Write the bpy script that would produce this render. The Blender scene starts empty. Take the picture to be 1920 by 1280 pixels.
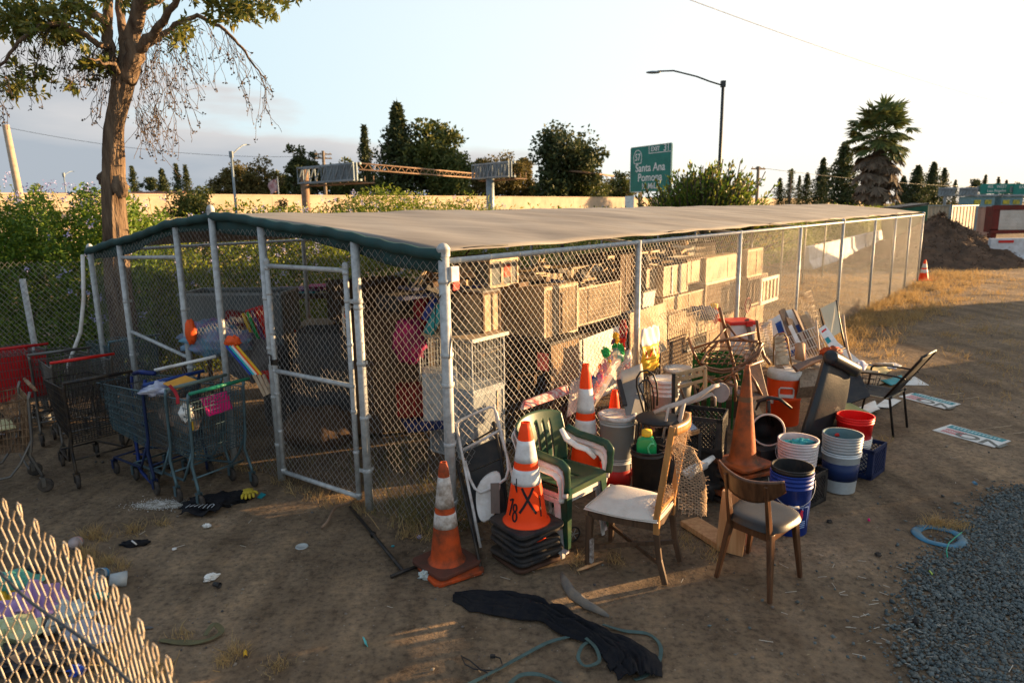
import bpy, math, random
import numpy as np
from mathutils import Vector, Matrix, Euler
RN = random.Random(11)
NR = np.random.RandomState(5)
sc = bpy.context.scene
COL = sc.collection
PI = math.pi
rad = math.radians
V = Vector

# ---------------------------------------------------------------- camera (photo 1920x1280, 24 mm)
CH = 2.45; FP = 1280.0; PITCH = math.atan(250/1280); ROLL = rad(-.8)
cf = V((0, math.cos(PITCH), -math.sin(PITCH)))
_r0 = V((1, 0, 0)); _u0 = V((0, math.sin(PITCH), math.cos(PITCH)))
cr = math.cos(ROLL)*_r0 + math.sin(ROLL)*_u0
cu = -math.sin(ROLL)*_r0 + math.cos(ROLL)*_u0
CAM = V((0, 0, CH))
def ray(px, py): return cf + (px-960)/FP*cr - (py-640)/FP*cu
def G(px, py, z=0.0):                      # photo point -> place on the level z
    d = ray(px, py); return CAM + d*((z-CH)/d.z)
def D(px, py, Y):                          # photo point -> place at distance Y
    d = ray(px, py); return CAM + d*(Y/d.y)
def PX(p):
    v = V(p)-CAM; w = v.dot(cf); return (960+FP*v.dot(cr)/w, 640-FP*v.dot(cu)/w)
def HZ(x, y, py):                          # height above ground point (x,y) seen at photo row py
    lo, hi = -3., min(60., CH+y*4.)
    for _ in range(40):
        m = (lo+hi)/2
        if PX((x, y, m))[1] > py: lo = m
        else: hi = m
    return lo
cam = bpy.data.cameras.new('camera'); co = bpy.data.objects.new('camera', cam); COL.objects.link(co)
cam.lens = 24; cam.sensor_width = 36; cam.clip_start = .05; cam.clip_end = 3000
co.matrix_world = Matrix(((cr.x, cu.x, -cf.x, 0), (cr.y, cu.y, -cf.y, 0), (cr.z, cu.z, -cf.z, CH), (0, 0, 0, 1)))
cam.dof.use_dof = True; cam.dof.focus_distance = 4.9; cam.dof.aperture_fstop = 2.8
sc.camera = co

# ---------------------------------------------------------------- materials
MATS = {}
def pm(name, col, rough=.6, metal=0., dirt=None, amt=.35, scale=6., bump=.0, bscale=60., trans=0., spec=.28, alpha=1., emis=None, streak=None, coat=0., bdist=.01):
    if name in MATS: return MATS[name]
    m = bpy.data.materials.new(name); m.use_nodes = True; nt = m.node_tree; n = nt.nodes; l = nt.links
    b = n['Principled BSDF']; tc = n.new('ShaderNodeTexCoord')
    col = tuple(col)+(1,)
    if dirt is None: dirt = tuple(c*.55 for c in col[:3])
    dirt = tuple(dirt)+(1,)
    mp = n.new('ShaderNodeMapping'); l.new(tc.outputs['Object'], mp.inputs[0])
    if streak: mp.inputs['Scale'].default_value = streak
    no = n.new('ShaderNodeTexNoise'); no.inputs['Scale'].default_value = scale; no.inputs['Detail'].default_value = 7; no.inputs['Roughness'].default_value = .65
    l.new(mp.outputs[0], no.inputs['Vector'])
    cr_ = n.new('ShaderNodeValToRGB'); cr_.color_ramp.elements[0].position = .46-.10*max(amt, .1); cr_.color_ramp.elements[1].position = .64
    cr_.color_ramp.elements[0].color = (0, 0, 0, 1); cr_.color_ramp.elements[1].color = (1, 1, 1, 1)
    l.new(no.outputs[0], cr_.inputs[0])
    mu = n.new('ShaderNodeMath'); mu.operation = 'MULTIPLY'; mu.inputs[1].default_value = min(1, amt*1.6); l.new(cr_.outputs[0], mu.inputs[0])
    mx = n.new('ShaderNodeMix'); mx.data_type = 'RGBA'; mx.inputs[6].default_value = col; mx.inputs[7].default_value = dirt
    l.new(mu.outputs[0], mx.inputs[0]); l.new(mx.outputs[2], b.inputs['Base Color'])
    rr = n.new('ShaderNodeMath'); rr.operation = 'MULTIPLY_ADD'; rr.inputs[1].default_value = .25; rr.inputs[2].default_value = max(0.05, rough-.1); l.new(no.outputs[0], rr.inputs[0]); l.new(rr.outputs[0], b.inputs['Roughness'])
    b.inputs['Metallic'].default_value = metal; b.inputs['Specular IOR Level'].default_value = spec
    b.inputs['Transmission Weight'].default_value = trans; b.inputs['Alpha'].default_value = alpha
    b.inputs['Coat Weight'].default_value = coat
    if emis: b.inputs['Emission Color'].default_value = emis+(1,); b.inputs['Emission Strength'].default_value = 1
    if bump:
        n2 = n.new('ShaderNodeTexNoise'); n2.inputs['Scale'].default_value = bscale; n2.inputs['Detail'].default_value = 4; l.new(mp.outputs[0], n2.inputs['Vector'])
        bp = n.new('ShaderNodeBump'); bp.inputs['Strength'].default_value = bump; bp.inputs['Distance'].default_value = bdist; l.new(n2.outputs[0], bp.inputs['Height']); l.new(bp.outputs[0], b.inputs['Normal'])
    MATS[name] = m; return m
def leafmat(name, cols, trans=.35, rough=.5):
    if name in MATS: return MATS[name]
    m = bpy.data.materials.new(name); m.use_nodes = True; nt = m.node_tree; n = nt.nodes; l = nt.links
    b = n['Principled BSDF']; g = n.new('ShaderNodeNewGeometry'); cr_ = n.new('ShaderNodeValToRGB')
    els = cr_.color_ramp.elements
    while len(els) < len(cols): els.new(.5)
    for i, c in enumerate(cols): els[i].position = i/(len(cols)-1); els[i].color = tuple(c)+(1,)
    l.new(g.outputs['Random Per Island'], cr_.inputs[0]); l.new(cr_.outputs[0], b.inputs['Base Color']); b.inputs['Roughness'].default_value = rough
    b.inputs['Specular IOR Level'].default_value = .3
    t = n.new('ShaderNodeBsdfTranslucent'); l.new(cr_.outputs[0], t.inputs[0]); ms = n.new('ShaderNodeMixShader'); ms.inputs[0].default_value = trans
    l.new(b.outputs[0], ms.inputs[1]); l.new(t.outputs[0], ms.inputs[2]); l.new(ms.outputs[0], n['Material Output'].inputs[0])
    MATS[name] = m; return m
def woodmat(name, a, b_, scale=3., rough=.5, stretch=(14, 14, 1)):
    if name in MATS: return MATS[name]
    m = bpy.data.materials.new(name); m.use_nodes = True; nt = m.node_tree; n = nt.nodes; l = nt.links
    b = n['Principled BSDF']; tc = n.new('ShaderNodeTexCoord'); mp = n.new('ShaderNodeMapping'); mp.inputs['Scale'].default_value = stretch; l.new(tc.outputs['Object'], mp.inputs[0])
    no = n.new('ShaderNodeTexNoise'); no.inputs['Scale'].default_value = scale; no.inputs['Detail'].default_value = 8; no.inputs['Distortion'].default_value = .6; l.new(mp.outputs[0], no.inputs['Vector'])
    c = n.new('ShaderNodeValToRGB'); c.color_ramp.elements[0].position = .35; c.color_ramp.elements[1].position = .65
    c.color_ramp.elements[0].color = tuple(a)+(1,); c.color_ramp.elements[1].color = tuple(b_)+(1,)
    l.new(no.outputs[0], c.inputs[0]); l.new(c.outputs[0], b.inputs['Base Color']); b.inputs['Roughness'].default_value = rough
    bp = n.new('ShaderNodeBump'); bp.inputs['Strength'].default_value = .25; bp.inputs['Distance'].default_value = .003; l.new(no.outputs[0], bp.inputs['Height']); l.new(bp.outputs[0], b.inputs['Normal'])
    MATS[name] = m; return m

# ---------------------------------------------------------------- mesh builder
def rotm(rx=0, ry=0, rz=0): return Euler((rx, ry, rz)).to_matrix()
class MB:
    def __init__(s): s.v = []; s.f = []; s.sm = []; s.mi = []; s.M = None; s.m = 0
    def add(s, vs, fs, sm=False):
        o = len(s.v)
        if s.M is not None: vs = [s.M @ V(v) for v in vs]
        s.v += [tuple(v) for v in vs]
        for f in fs: s.f.append([i+o for i in f]); s.sm.append(sm); s.mi.append(s.m)
        return s
    def box(s, c, d, r=None):
        hx, hy, hz = d[0]/2, d[1]/2, d[2]/2; c = V(c)
        vs = [V((x, y, z)) for x in (-hx, hx) for y in (-hy, hy) for z in (-hz, hz)]
        if r is not None: vs = [r @ v for v in vs]
        return s.add([v+c for v in vs], [(0, 1, 3, 2), (4, 6, 7, 5), (0, 4, 5, 1), (2, 3, 7, 6), (0, 2, 6, 4), (1, 5, 7, 3)])
    def hexa(s, b, t):   # 4 bottom, 4 top points
        return s.add(list(b)+list(t), [(3, 2, 1, 0), (4, 5, 6, 7), (0, 1, 5, 4), (1, 2, 6, 5), (2, 3, 7, 6), (3, 0, 4, 7)])
    def beam(s, a, b, w, h, up=(0, 0, 1), w2=None, h2=None):
        a = V(a); b = V(b); d = (b-a).normalized(); x = d.cross(V(up))
        if x.length < 1e-3: x = d.cross(V((1, 0, 0)))
        x.normalize(); y = x.cross(d); w2 = w2 or w; h2 = h2 or h
        q = lambda p, w, h: [p-x*w/2-y*h/2, p+x*w/2-y*h/2, p+x*w/2+y*h/2, p-x*w/2+y*h/2]
        return s.hexa(q(a, w, h), q(b, w2, h2))
    def tube(s, pts, r, n=8, closed=False, cap=True, flat=1.):
        pts = [V(p) for p in pts]; k = len(pts); rs = r if isinstance(r, (list, tuple)) else [r]*k
        vs = []; prev = None
        for i, p in enumerate(pts):
            if closed: t = pts[(i+1) % k]-pts[i-1]
            else: t = pts[min(i+1, k-1)]-pts[max(i-1, 0)]
            if t.length < 1e-9: t = V((0, 0, 1))
            t.normalize()
            if prev is None:
                x = t.orthogonal().normalized()
            else:
                x = prev-t*prev.dot(t)
                x = x.normalized() if x.length > 1e-6 else t.orthogonal().normalized()
            prev = x; y = t.cross(x)
            for j in range(n):
                a = 2*PI*j/n; vs.append(p+(x*math.cos(a)+y*math.sin(a)*flat)*rs[i])
        fs = []
        for i in range(k if closed else k-1):
            for j in range(n):
                a = i*n+j; b = i*n+(j+1) % n; c = ((i+1) % k)*n+(j+1) % n; d = ((i+1) % k)*n+j
                fs.append((a, b, c, d))
        if cap and not closed: fs += [tuple(range(n))[::-1], tuple((k-1)*n+j for j in range(n))]
        return s.add(vs, fs, True)
    def lathe(s, prof, n=32, M=None, sm=True, cap=False, arc=2*PI):
        full = abs(arc-2*PI) < 1e-6; m = n if full else n+1
        vs = [V((r*math.cos(arc*j/n), r*math.sin(arc*j/n), z)) for r, z in prof for j in range(m)]
        if M is not None: vs = [M @ v for v in vs]
        fs = []
        for i in range(len(prof)-1):
            for j in range(n): fs.append((i*m+j, i*m+(j+1) % m, (i+1)*m+(j+1) % m, (i+1)*m+j))
        if cap: fs += [tuple(range(m))[::-1], tuple((len(prof)-1)*m+j for j in range(m))]
        return s.add(vs, fs, sm)
    def prism(s, pts, h, M=None, sm=False):   # polygon in xy, extruded +-h/2 in z
        k = len(pts); vs = [V((x, y, -h/2)) for x, y in pts]+[V((x, y, h/2)) for x, y in pts]
        if M is not None: vs = [M @ v for v in vs]
        return s.add(vs, [tuple(range(k))[::-1], tuple(range(k, 2*k))]+[(i, (i+1) % k, k+(i+1) % k, k+i) for i in range(k)], sm)
    def grid(s, fn, nu, nv, th=0., sm=True, hole=None):   # fn(u,v)->point; th = thickness
        P = [[V(fn(i/nu, j/nv)) for j in range(nv+1)] for i in range(nu+1)]
        idx = lambda i, j: i*(nv+1)+j
        cells = [(i, j) for i in range(nu) for j in range(nv) if not (hole and hole((i+.5)/nu, (j+.5)/nv))]
        if not th:
            return s.add([p for r in P for p in r], [(idx(i, j), idx(i+1, j), idx(i+1, j+1), idx(i, j+1)) for i, j in cells], sm)
        N = []
        for i in range(nu+1):
            for j in range(nv+1):
                a = P[min(i+1, nu)][j]-P[max(i-1, 0)][j]; b = P[i][min(j+1, nv)]-P[i][max(j-1, 0)]
                q = a.cross(b); N.append(q.normalized() if q.length > 1e-12 else V((0, 0, 1)))
        flat = [p for r in P for p in r]; K = len(flat)
        vs = [p+n*th/2 for p, n in zip(flat, N)]+[p-n*th/2 for p, n in zip(flat, N)]
        fs = []; cs = set(cells)
        for i, j in cells:
            fs.append((idx(i, j), idx(i+1, j), idx(i+1, j+1), idx(i, j+1)))
            fs.append((K+idx(i, j+1), K+idx(i+1, j+1), K+idx(i+1, j), K+idx(i, j)))
            for (di, dj, a, b) in ((-1, 0, (i, j), (i, j+1)), (1, 0, (i+1, j+1), (i+1, j)), (0, -1, (i+1, j), (i, j)), (0, 1, (i, j+1), (i+1, j+1))):
                if (i+di, j+dj) not in cs:
                    A = idx(*a); B = idx(*b); fs.append((A, B, K+B, K+A))
        return s.add(vs, fs, sm)
    def ribbon(s, pts, w, th=.003, up=None):
        pts = [V(p) for p in pts]; k = len(pts); vs = []
        for i, p in enumerate(pts):
            t = (pts[min(i+1, k-1)]-pts[max(i-1, 0)]).normalized(); u = V(up[i]) if up else V((0, 0, 1))
            x = t.cross(u)
            x = x.normalized() if x.length > 1e-4 else V((1, 0, 0))
            n_ = x.cross(t); ww = w[i] if isinstance(w, (list, tuple)) else w
            vs += [p-x*ww/2-n_*th/2, p+x*ww/2-n_*th/2, p+x*ww/2+n_*th/2, p-x*ww/2+n_*th/2]
        fs = [(3, 2, 1, 0), tuple(4*(k-1)+j for j in range(4))]
        for i in range(k-1):
            for j in range(4): fs.append((i*4+j, i*4+(j+1) % 4, i*4+4+(j+1) % 4, i*4+4+j))
        return s.add(vs, fs, False)
    def blob(s, c, r, seed=0, amp=.25, n=14, fr=2.5, sm=True, sq=1.):
        rn = random.Random(seed); off = V((rn.random()*50, rn.random()*50, rn.random()*50)); c = V(c); vs = []
        from mathutils import noise
        for i in range(n+1):
            for j in range(2*n):
                th = PI*i/n; ph = PI*j/n; d = V((math.sin(th)*math.cos(ph), math.sin(th)*math.sin(ph), math.cos(th)))
                q = V([math.copysign(abs(x)**sq, x) for x in d])
                k = 1+amp*(noise.noise(d*fr+off)+.5*noise.noise(d*fr*2.7+off))
                vs.append(c+V((q.x*r[0]*k, q.y*r[1]*k, q.z*r[2]*k)))
        m = 2*n
        return s.add(vs, [(i*m+j, (i+1)*m+j, (i+1)*m+(j+1) % m, i*m+(j+1) % m) for i in range(n) for j in range(m)], sm)
    def build(s, name, mat, parent=None, bevel=0, sub=0, seg=2):
        me = bpy.data.meshes.new(name); me.from_pydata(s.v, [], s.f); 
        me.polygons.foreach_set('use_smooth', s.sm)
        mats = mat if isinstance(mat, (list, tuple)) else [mat]
        for m in mats: me.materials.append(m)
        if len(mats) > 1: me.polygons.foreach_set('material_index', s.mi)
        me.update()
        o = bpy.data.objects.new(name, me); COL.objects.link(o)
        if parent is not None: o.parent = parent
        if bevel:
            b = o.modifiers.new('bevel', 'BEVEL'); b.width = bevel; b.segments = seg; b.limit_method = 'ANGLE'; b.angle_limit = rad(35); b.harden_normals = False
        if sub:
            b = o.modifiers.new('sub', 'SUBSURF'); b.levels = sub; b.render_levels = sub
        return o
def npmesh(name, verts, faces, mat, parent=None, smooth=False, mi=None):
    verts = np.asarray(verts, dtype=np.float32); faces = np.asarray(faces, dtype=np.int32)
    me = bpy.data.meshes.new(name); nf, k = faces.shape
    me.vertices.add(len(verts)); me.vertices.foreach_set('co', verts.ravel())
    me.loops.add(nf*k); me.loops.foreach_set('vertex_index', faces.ravel())
    me.polygons.add(nf); me.polygons.foreach_set('loop_start', np.arange(0, nf*k, k, dtype=np.int32)); me.polygons.foreach_set('loop_total', np.full(nf, k, dtype=np.int32))
    for m in (mat if isinstance(mat, (list, tuple)) else [mat]): me.materials.append(m)
    if mi is not None: me.polygons.foreach_set('material_index', np.asarray(mi, dtype=np.int32))
    if smooth: me.polygons.foreach_set('use_smooth', np.ones(nf, dtype=bool))
    me.update(calc_edges=True); me.validate()
    o = bpy.data.objects.new(name, me); COL.objects.link(o)
    if parent is not None: o.parent = parent
    return o
def tag(o, label=None, cat=None, group=None, kind=None):
    if label: o['label'] = label
    if cat: o['category'] = cat
    if group: o['group'] = group
    if kind: o['kind'] = kind
    return o
def thing(name, label, cat, loc=(0, 0, 0), rz=0., group=None, rot=None):
    o = bpy.data.objects.new(name, None); COL.objects.link(o); o.location = loc; o.rotation_euler = rot if rot else (0, 0, rz)
    o.empty_display_size = .1
    return tag(o, label, cat, group)
def dup(root, loc, rz=0., label=None, group=None, rot=None, scale=None):
    r = root.copy(); COL.objects.link(r); r.location = loc; r.rotation_euler = rot if rot else (0, 0, rz)
    if scale: r.scale = (scale,)*3
    if label: r['label'] = label
    if group: r['group'] = group
    for ch in list(root.children):
        c = ch.copy(); COL.objects.link(c); c.parent = r
        for g in ch.children:
            d = g.copy(); COL.objects.link(d); d.parent = c
    return r
def heading(a, b): a = V(a); b = V(b); return math.atan2(b.y-a.y, b.x-a.x)
def text(body, size, mat, parent, M, name='lettering', align='CENTER', ext=.0008, sx=1., bold=0.):
    cu_ = bpy.data.curves.new(name, 'FONT'); cu_.body = body; cu_.size = size; cu_.align_x = align; cu_.align_y = 'CENTER'; cu_.extrude = ext; cu_.offset = bold; cu_.resolution_u = 3
    o = bpy.data.objects.new(name, cu_); me = bpy.data.meshes.new_from_object(o); bpy.data.objects.remove(o)
    me.transform(Matrix.Diagonal((sx, 1, 1, 1))); me.transform(M.to_4x4() if not isinstance(M, Matrix) or len(M) != 4 else M)
    me.materials.clear(); me.materials.append(mat)
    ob = bpy.data.objects.new(name, me); COL.objects.link(ob); ob.parent = parent; return ob
def orth(n, seed=NR):
    a = seed.normal(size=n.shape); a -= n*(a*n).sum(1, keepdims=True); a /= np.linalg.norm(a, axis=1, keepdims=True)+1e-9; return a
def leaves(P, L, W, N=None, T=None, rs=NR, droop=0.):
    """rhombic leaf faces at points P, lengths L, widths W"""
    n = len(P); P = np.asarray(P, float)
    if N is None: N = rs.normal(size=(n, 3))
    N = N/(np.linalg.norm(N, axis=1, keepdims=True)+1e-9)
    if T is None: T = orth(N, rs)
    if droop: T = T+np.array([0, 0, -droop]); 
    T = T/(np.linalg.norm(T, axis=1, keepdims=True)+1e-9)
    B = np.cross(N, T); B /= np.linalg.norm(B, axis=1, keepdims=True)+1e-9
    L = np.broadcast_to(np.asarray(L, float).reshape(-1, 1), (n, 1)); W = np.broadcast_to(np.asarray(W, float).reshape(-1, 1), (n, 1))
    vs = np.stack([P, P+T*L*.45+B*W*.5, P+T*L, P+T*L*.45-B*W*.5], axis=1).reshape(-1, 3)
    fs = np.arange(4*n).reshape(n, 4); return vs, fs
def cat_meshes(*ms):
    vs = []; fs = []; mi = []; o = 0
    for k, (v, f) in enumerate(ms):
        vs.append(v); fs.append(np.asarray(f)+o); mi += [k]*len(f); o += len(v)
    return np.concatenate(vs), np.concatenate(fs), mi

# ---------------------------------------------------------------- light and sky
SUN_H = rad(71.); SUN_E = rad(8.0)     # heading from +Y towards +X, elevation
SD = V((math.sin(SUN_H)*math.cos(SUN_E), math.cos(SUN_H)*math.cos(SUN_E), math.sin(SUN_E)))
sl = bpy.data.lights.new('sun', 'SUN'); sl.energy = 5.0; sl.angle = rad(.55); sl.color = (1, .63, .30)
so = bpy.data.objects.new('sun', sl); COL.objects.link(so); so.rotation_euler = (-SD).to_track_quat('-Z', 'Y').to_euler(); so.location = SD*60
w = bpy.data.worlds.new('World'); sc.world = w; w.use_nodes = True; nt = w.node_tree; n = nt.nodes; l = nt.links
bg = n['Background']; sky = n.new('ShaderNodeTexSky'); sky.sky_type = 'NISHITA'; sky.sun_disc = False
sky.sun_elevation = SUN_E; sky.sun_rotation = SUN_H; sky.altitude = 50; sky.air_density = 1.0; sky.dust_density = 2.0; sky.ozone_density = 1.5
tc = n.new('ShaderNodeTexCoord'); sx_ = n.new('ShaderNodeSeparateXYZ'); l.new(tc.outputs['Generated'], sx_.inputs[0])
# a low marine cloud bank in the left of the sky
mp = n.new('ShaderNodeMapping'); mp.inputs['Scale'].default_value = (1.6, 1.6, 7.5); mp.inputs['Location'].default_value = (.3, 2.1, .2); l.new(tc.outputs['Generated'], mp.inputs[0])
cn = n.new('ShaderNodeTexNoise'); cn.inputs['Scale'].default_value = 1.7; cn.inputs['Detail'].default_value = 6; cn.inputs['Roughness'].default_value = .5; l.new(mp.outputs[0], cn.inputs['Vector'])
def mth(op, a, b=None, clamp=False):
    m = n.new('ShaderNodeMath'); m.operation = op; m.use_clamp = clamp
    for i, q in enumerate((a, b)):
        if q is None: continue
        if isinstance(q, (int, float)): m.inputs[i].default_value = q
        else: l.new(q, m.inputs[i])
    return m.outputs[0]
# bank top height falls towards the right of the view
top = mth('ADD', mth('MULTIPLY', sx_.outputs['X'], -.20), .075)
dz = mth('SUBTRACT', mth('ADD', top, mth('MULTIPLY', mth('SUBTRACT', cn.outputs[0], .5), .30)), sx_.outputs['Z'])
band = mth('MULTIPLY', dz, 34., True)
cm = mth('MULTIPLY', band, .88)
mixc = n.new('ShaderNodeMix'); mixc.data_type = 'RGBA'; l.new(cm, mixc.inputs[0])
dt = n.new('ShaderNodeVectorMath'); dt.operation = 'DOT_PRODUCT'; l.new(tc.outputs['Generated'], dt.inputs[0]); dt.inputs[1].default_value = (SD.x, SD.y, SD.z)
fr = mth('MULTIPLY_ADD', dt.outputs['Value'], .5); fr.node.inputs[2].default_value = .5
rp = n.new('ShaderNodeValToRGB'); l.new(fr, rp.inputs[0]); e_ = rp.color_ramp.elements
while len(e_) < 5: e_.new(.5)
for k_, (p_, c_) in enumerate(((0, (.36, .42, .50)), (.36, (.46, .62, .71)), (.64, (.68, .76, .78)), (.9, (.86, .80, .735)), (1., (1.05, .92, .75)))): e_[k_].position = p_; e_[k_].color = c_+(1,)
zr = n.new('ShaderNodeMapRange'); zr.interpolation_type = 'SMOOTHSTEP'; l.new(sx_.outputs['Z'], zr.inputs[0]); zr.inputs[1].default_value = .22; zr.inputs[2].default_value = .85; zr.inputs[3].default_value = 0; zr.inputs[4].default_value = 1
zm = n.new('ShaderNodeMix'); zm.data_type = 'RGBA'; l.new(zr.outputs[0], zm.inputs[0]); l.new(rp.outputs[0], zm.inputs[6]); zm.inputs[7].default_value = (.33, .38, .45, 1)
sc5 = n.new('ShaderNodeMix'); sc5.data_type = 'RGBA'; sc5.blend_type = 'MULTIPLY'; sc5.inputs[0].default_value = 1; l.new(zm.outputs[2], sc5.inputs[6]); sc5.inputs[7].default_value = (3.65, 3.65, 3.65, 1)
tint = n.new('ShaderNodeMix'); tint.data_type = 'RGBA'; tint.inputs[0].default_value = .86
l.new(sky.outputs[0], tint.inputs[6]); l.new(sc5.outputs[2], tint.inputs[7]); l.new(tint.outputs[2], mixc.inputs[6]); rim = n.new('ShaderNodeMix'); rim.data_type = 'RGBA'; rim.inputs[6].default_value = (2.15, 2.0, 1.92, 1); rim.inputs[7].default_value = (1.15, 1.24, 1.40, 1)
l.new(mth('MULTIPLY', dz, 9., True), rim.inputs[0]); l.new(rim.outputs[2], mixc.inputs[7])
l.new(mixc.outputs[2], bg.inputs[0]); bg.inputs[1].default_value = .1
sc.view_settings.view_transform = 'Standard'; sc.view_settings.look = 'None'; sc.view_settings.gamma = 1; sc.view_settings.exposure = 1.9
sc.view_settings.use_curve_mapping = False
sc.cycles.max_bounces = 8; sc.cycles.transparent_max_bounces = 24; sc.cycles.caustics_reflective = False; sc.cycles.caustics_refractive = False

# ---------------------------------------------------------------- common materials
GALV = pm('galvanised_steel', (.48, .50, .50), .5, .12, (.25, .25, .25), .4, 18, .1, 120)
WIRE = pm('galvanised_wire', (.42, .41, .39), .5, .2, (.22, .2, .18), .4, 10)
WHITEP = pm('white_plastic', (.72, .71, .69), .45, 0, (.4, .34, .27), .35, 7)
BLACKP = pm('black_plastic', (.018, .018, .02), .5, 0, (.06, .05, .04), .4, 9)
BLACKM = pm('black_metal', (.02, .02, .022), .4, .3, (.08, .06, .04), .35, 14)
GREYP = pm('grey_plastic', (.32, .36, .38), .5, 0, (.18, .18, .17), .4, 8)
REDP = pm('red_plastic', (.62, .02, .015), .4, 0, (.3, .03, .02), .3, 7)
BLUEP = pm('blue_plastic', (.02, .06, .35), .4, 0, (.02, .03, .12), .3, 7)
TEALP = pm('teal_plastic', (.02, .28, .33), .45, 0, (.02, .12, .14), .3, 7)
CARD = pm('cardboard', (.42, .29, .17), .9, 0, (.25, .17, .1), .4, 5)
PAPER = pm('paper', (.74, .73, .70), .8, 0, (.5, .46, .4), .3, 9)
RUBBER = pm('black_rubber', (.022, .021, .021), .75, 0, (.09, .07, .055), .5, 9, .25, 90)
TAN = pm('tan_panel', (.44, .31, .18), .8, 0, (.20, .13, .07), .7, 5)
BRASSW = woodmat('brown_wood', (.055, .022, .009), (.12, .052, .022), 2.5, .38)
PINEW = woodmat('pine_wood', (.45, .22, .09), (.60, .34, .16), 2.2, .6)
OAKW = woodmat('oak_wood', (.22, .10, .035), (.36, .18, .07), 2.5, .45)
GREYW = woodmat('weathered_wood', (.20, .14, .09), (.34, .25, .17), 2.5, .8)
RATW = woodmat('rattan_wood', (.12, .05, .02), (.24, .11, .05), 4, .45)
DRY = leafmat('dry_grass', [(.44, .29, .12), (.52, .35, .15), (.34, .23, .10), (.46, .36, .18)], .3, .7)
GRN = leafmat('green_grass', [(.07, .10, .02), (.14, .16, .03), (.10, .13, .03)], .35)
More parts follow.
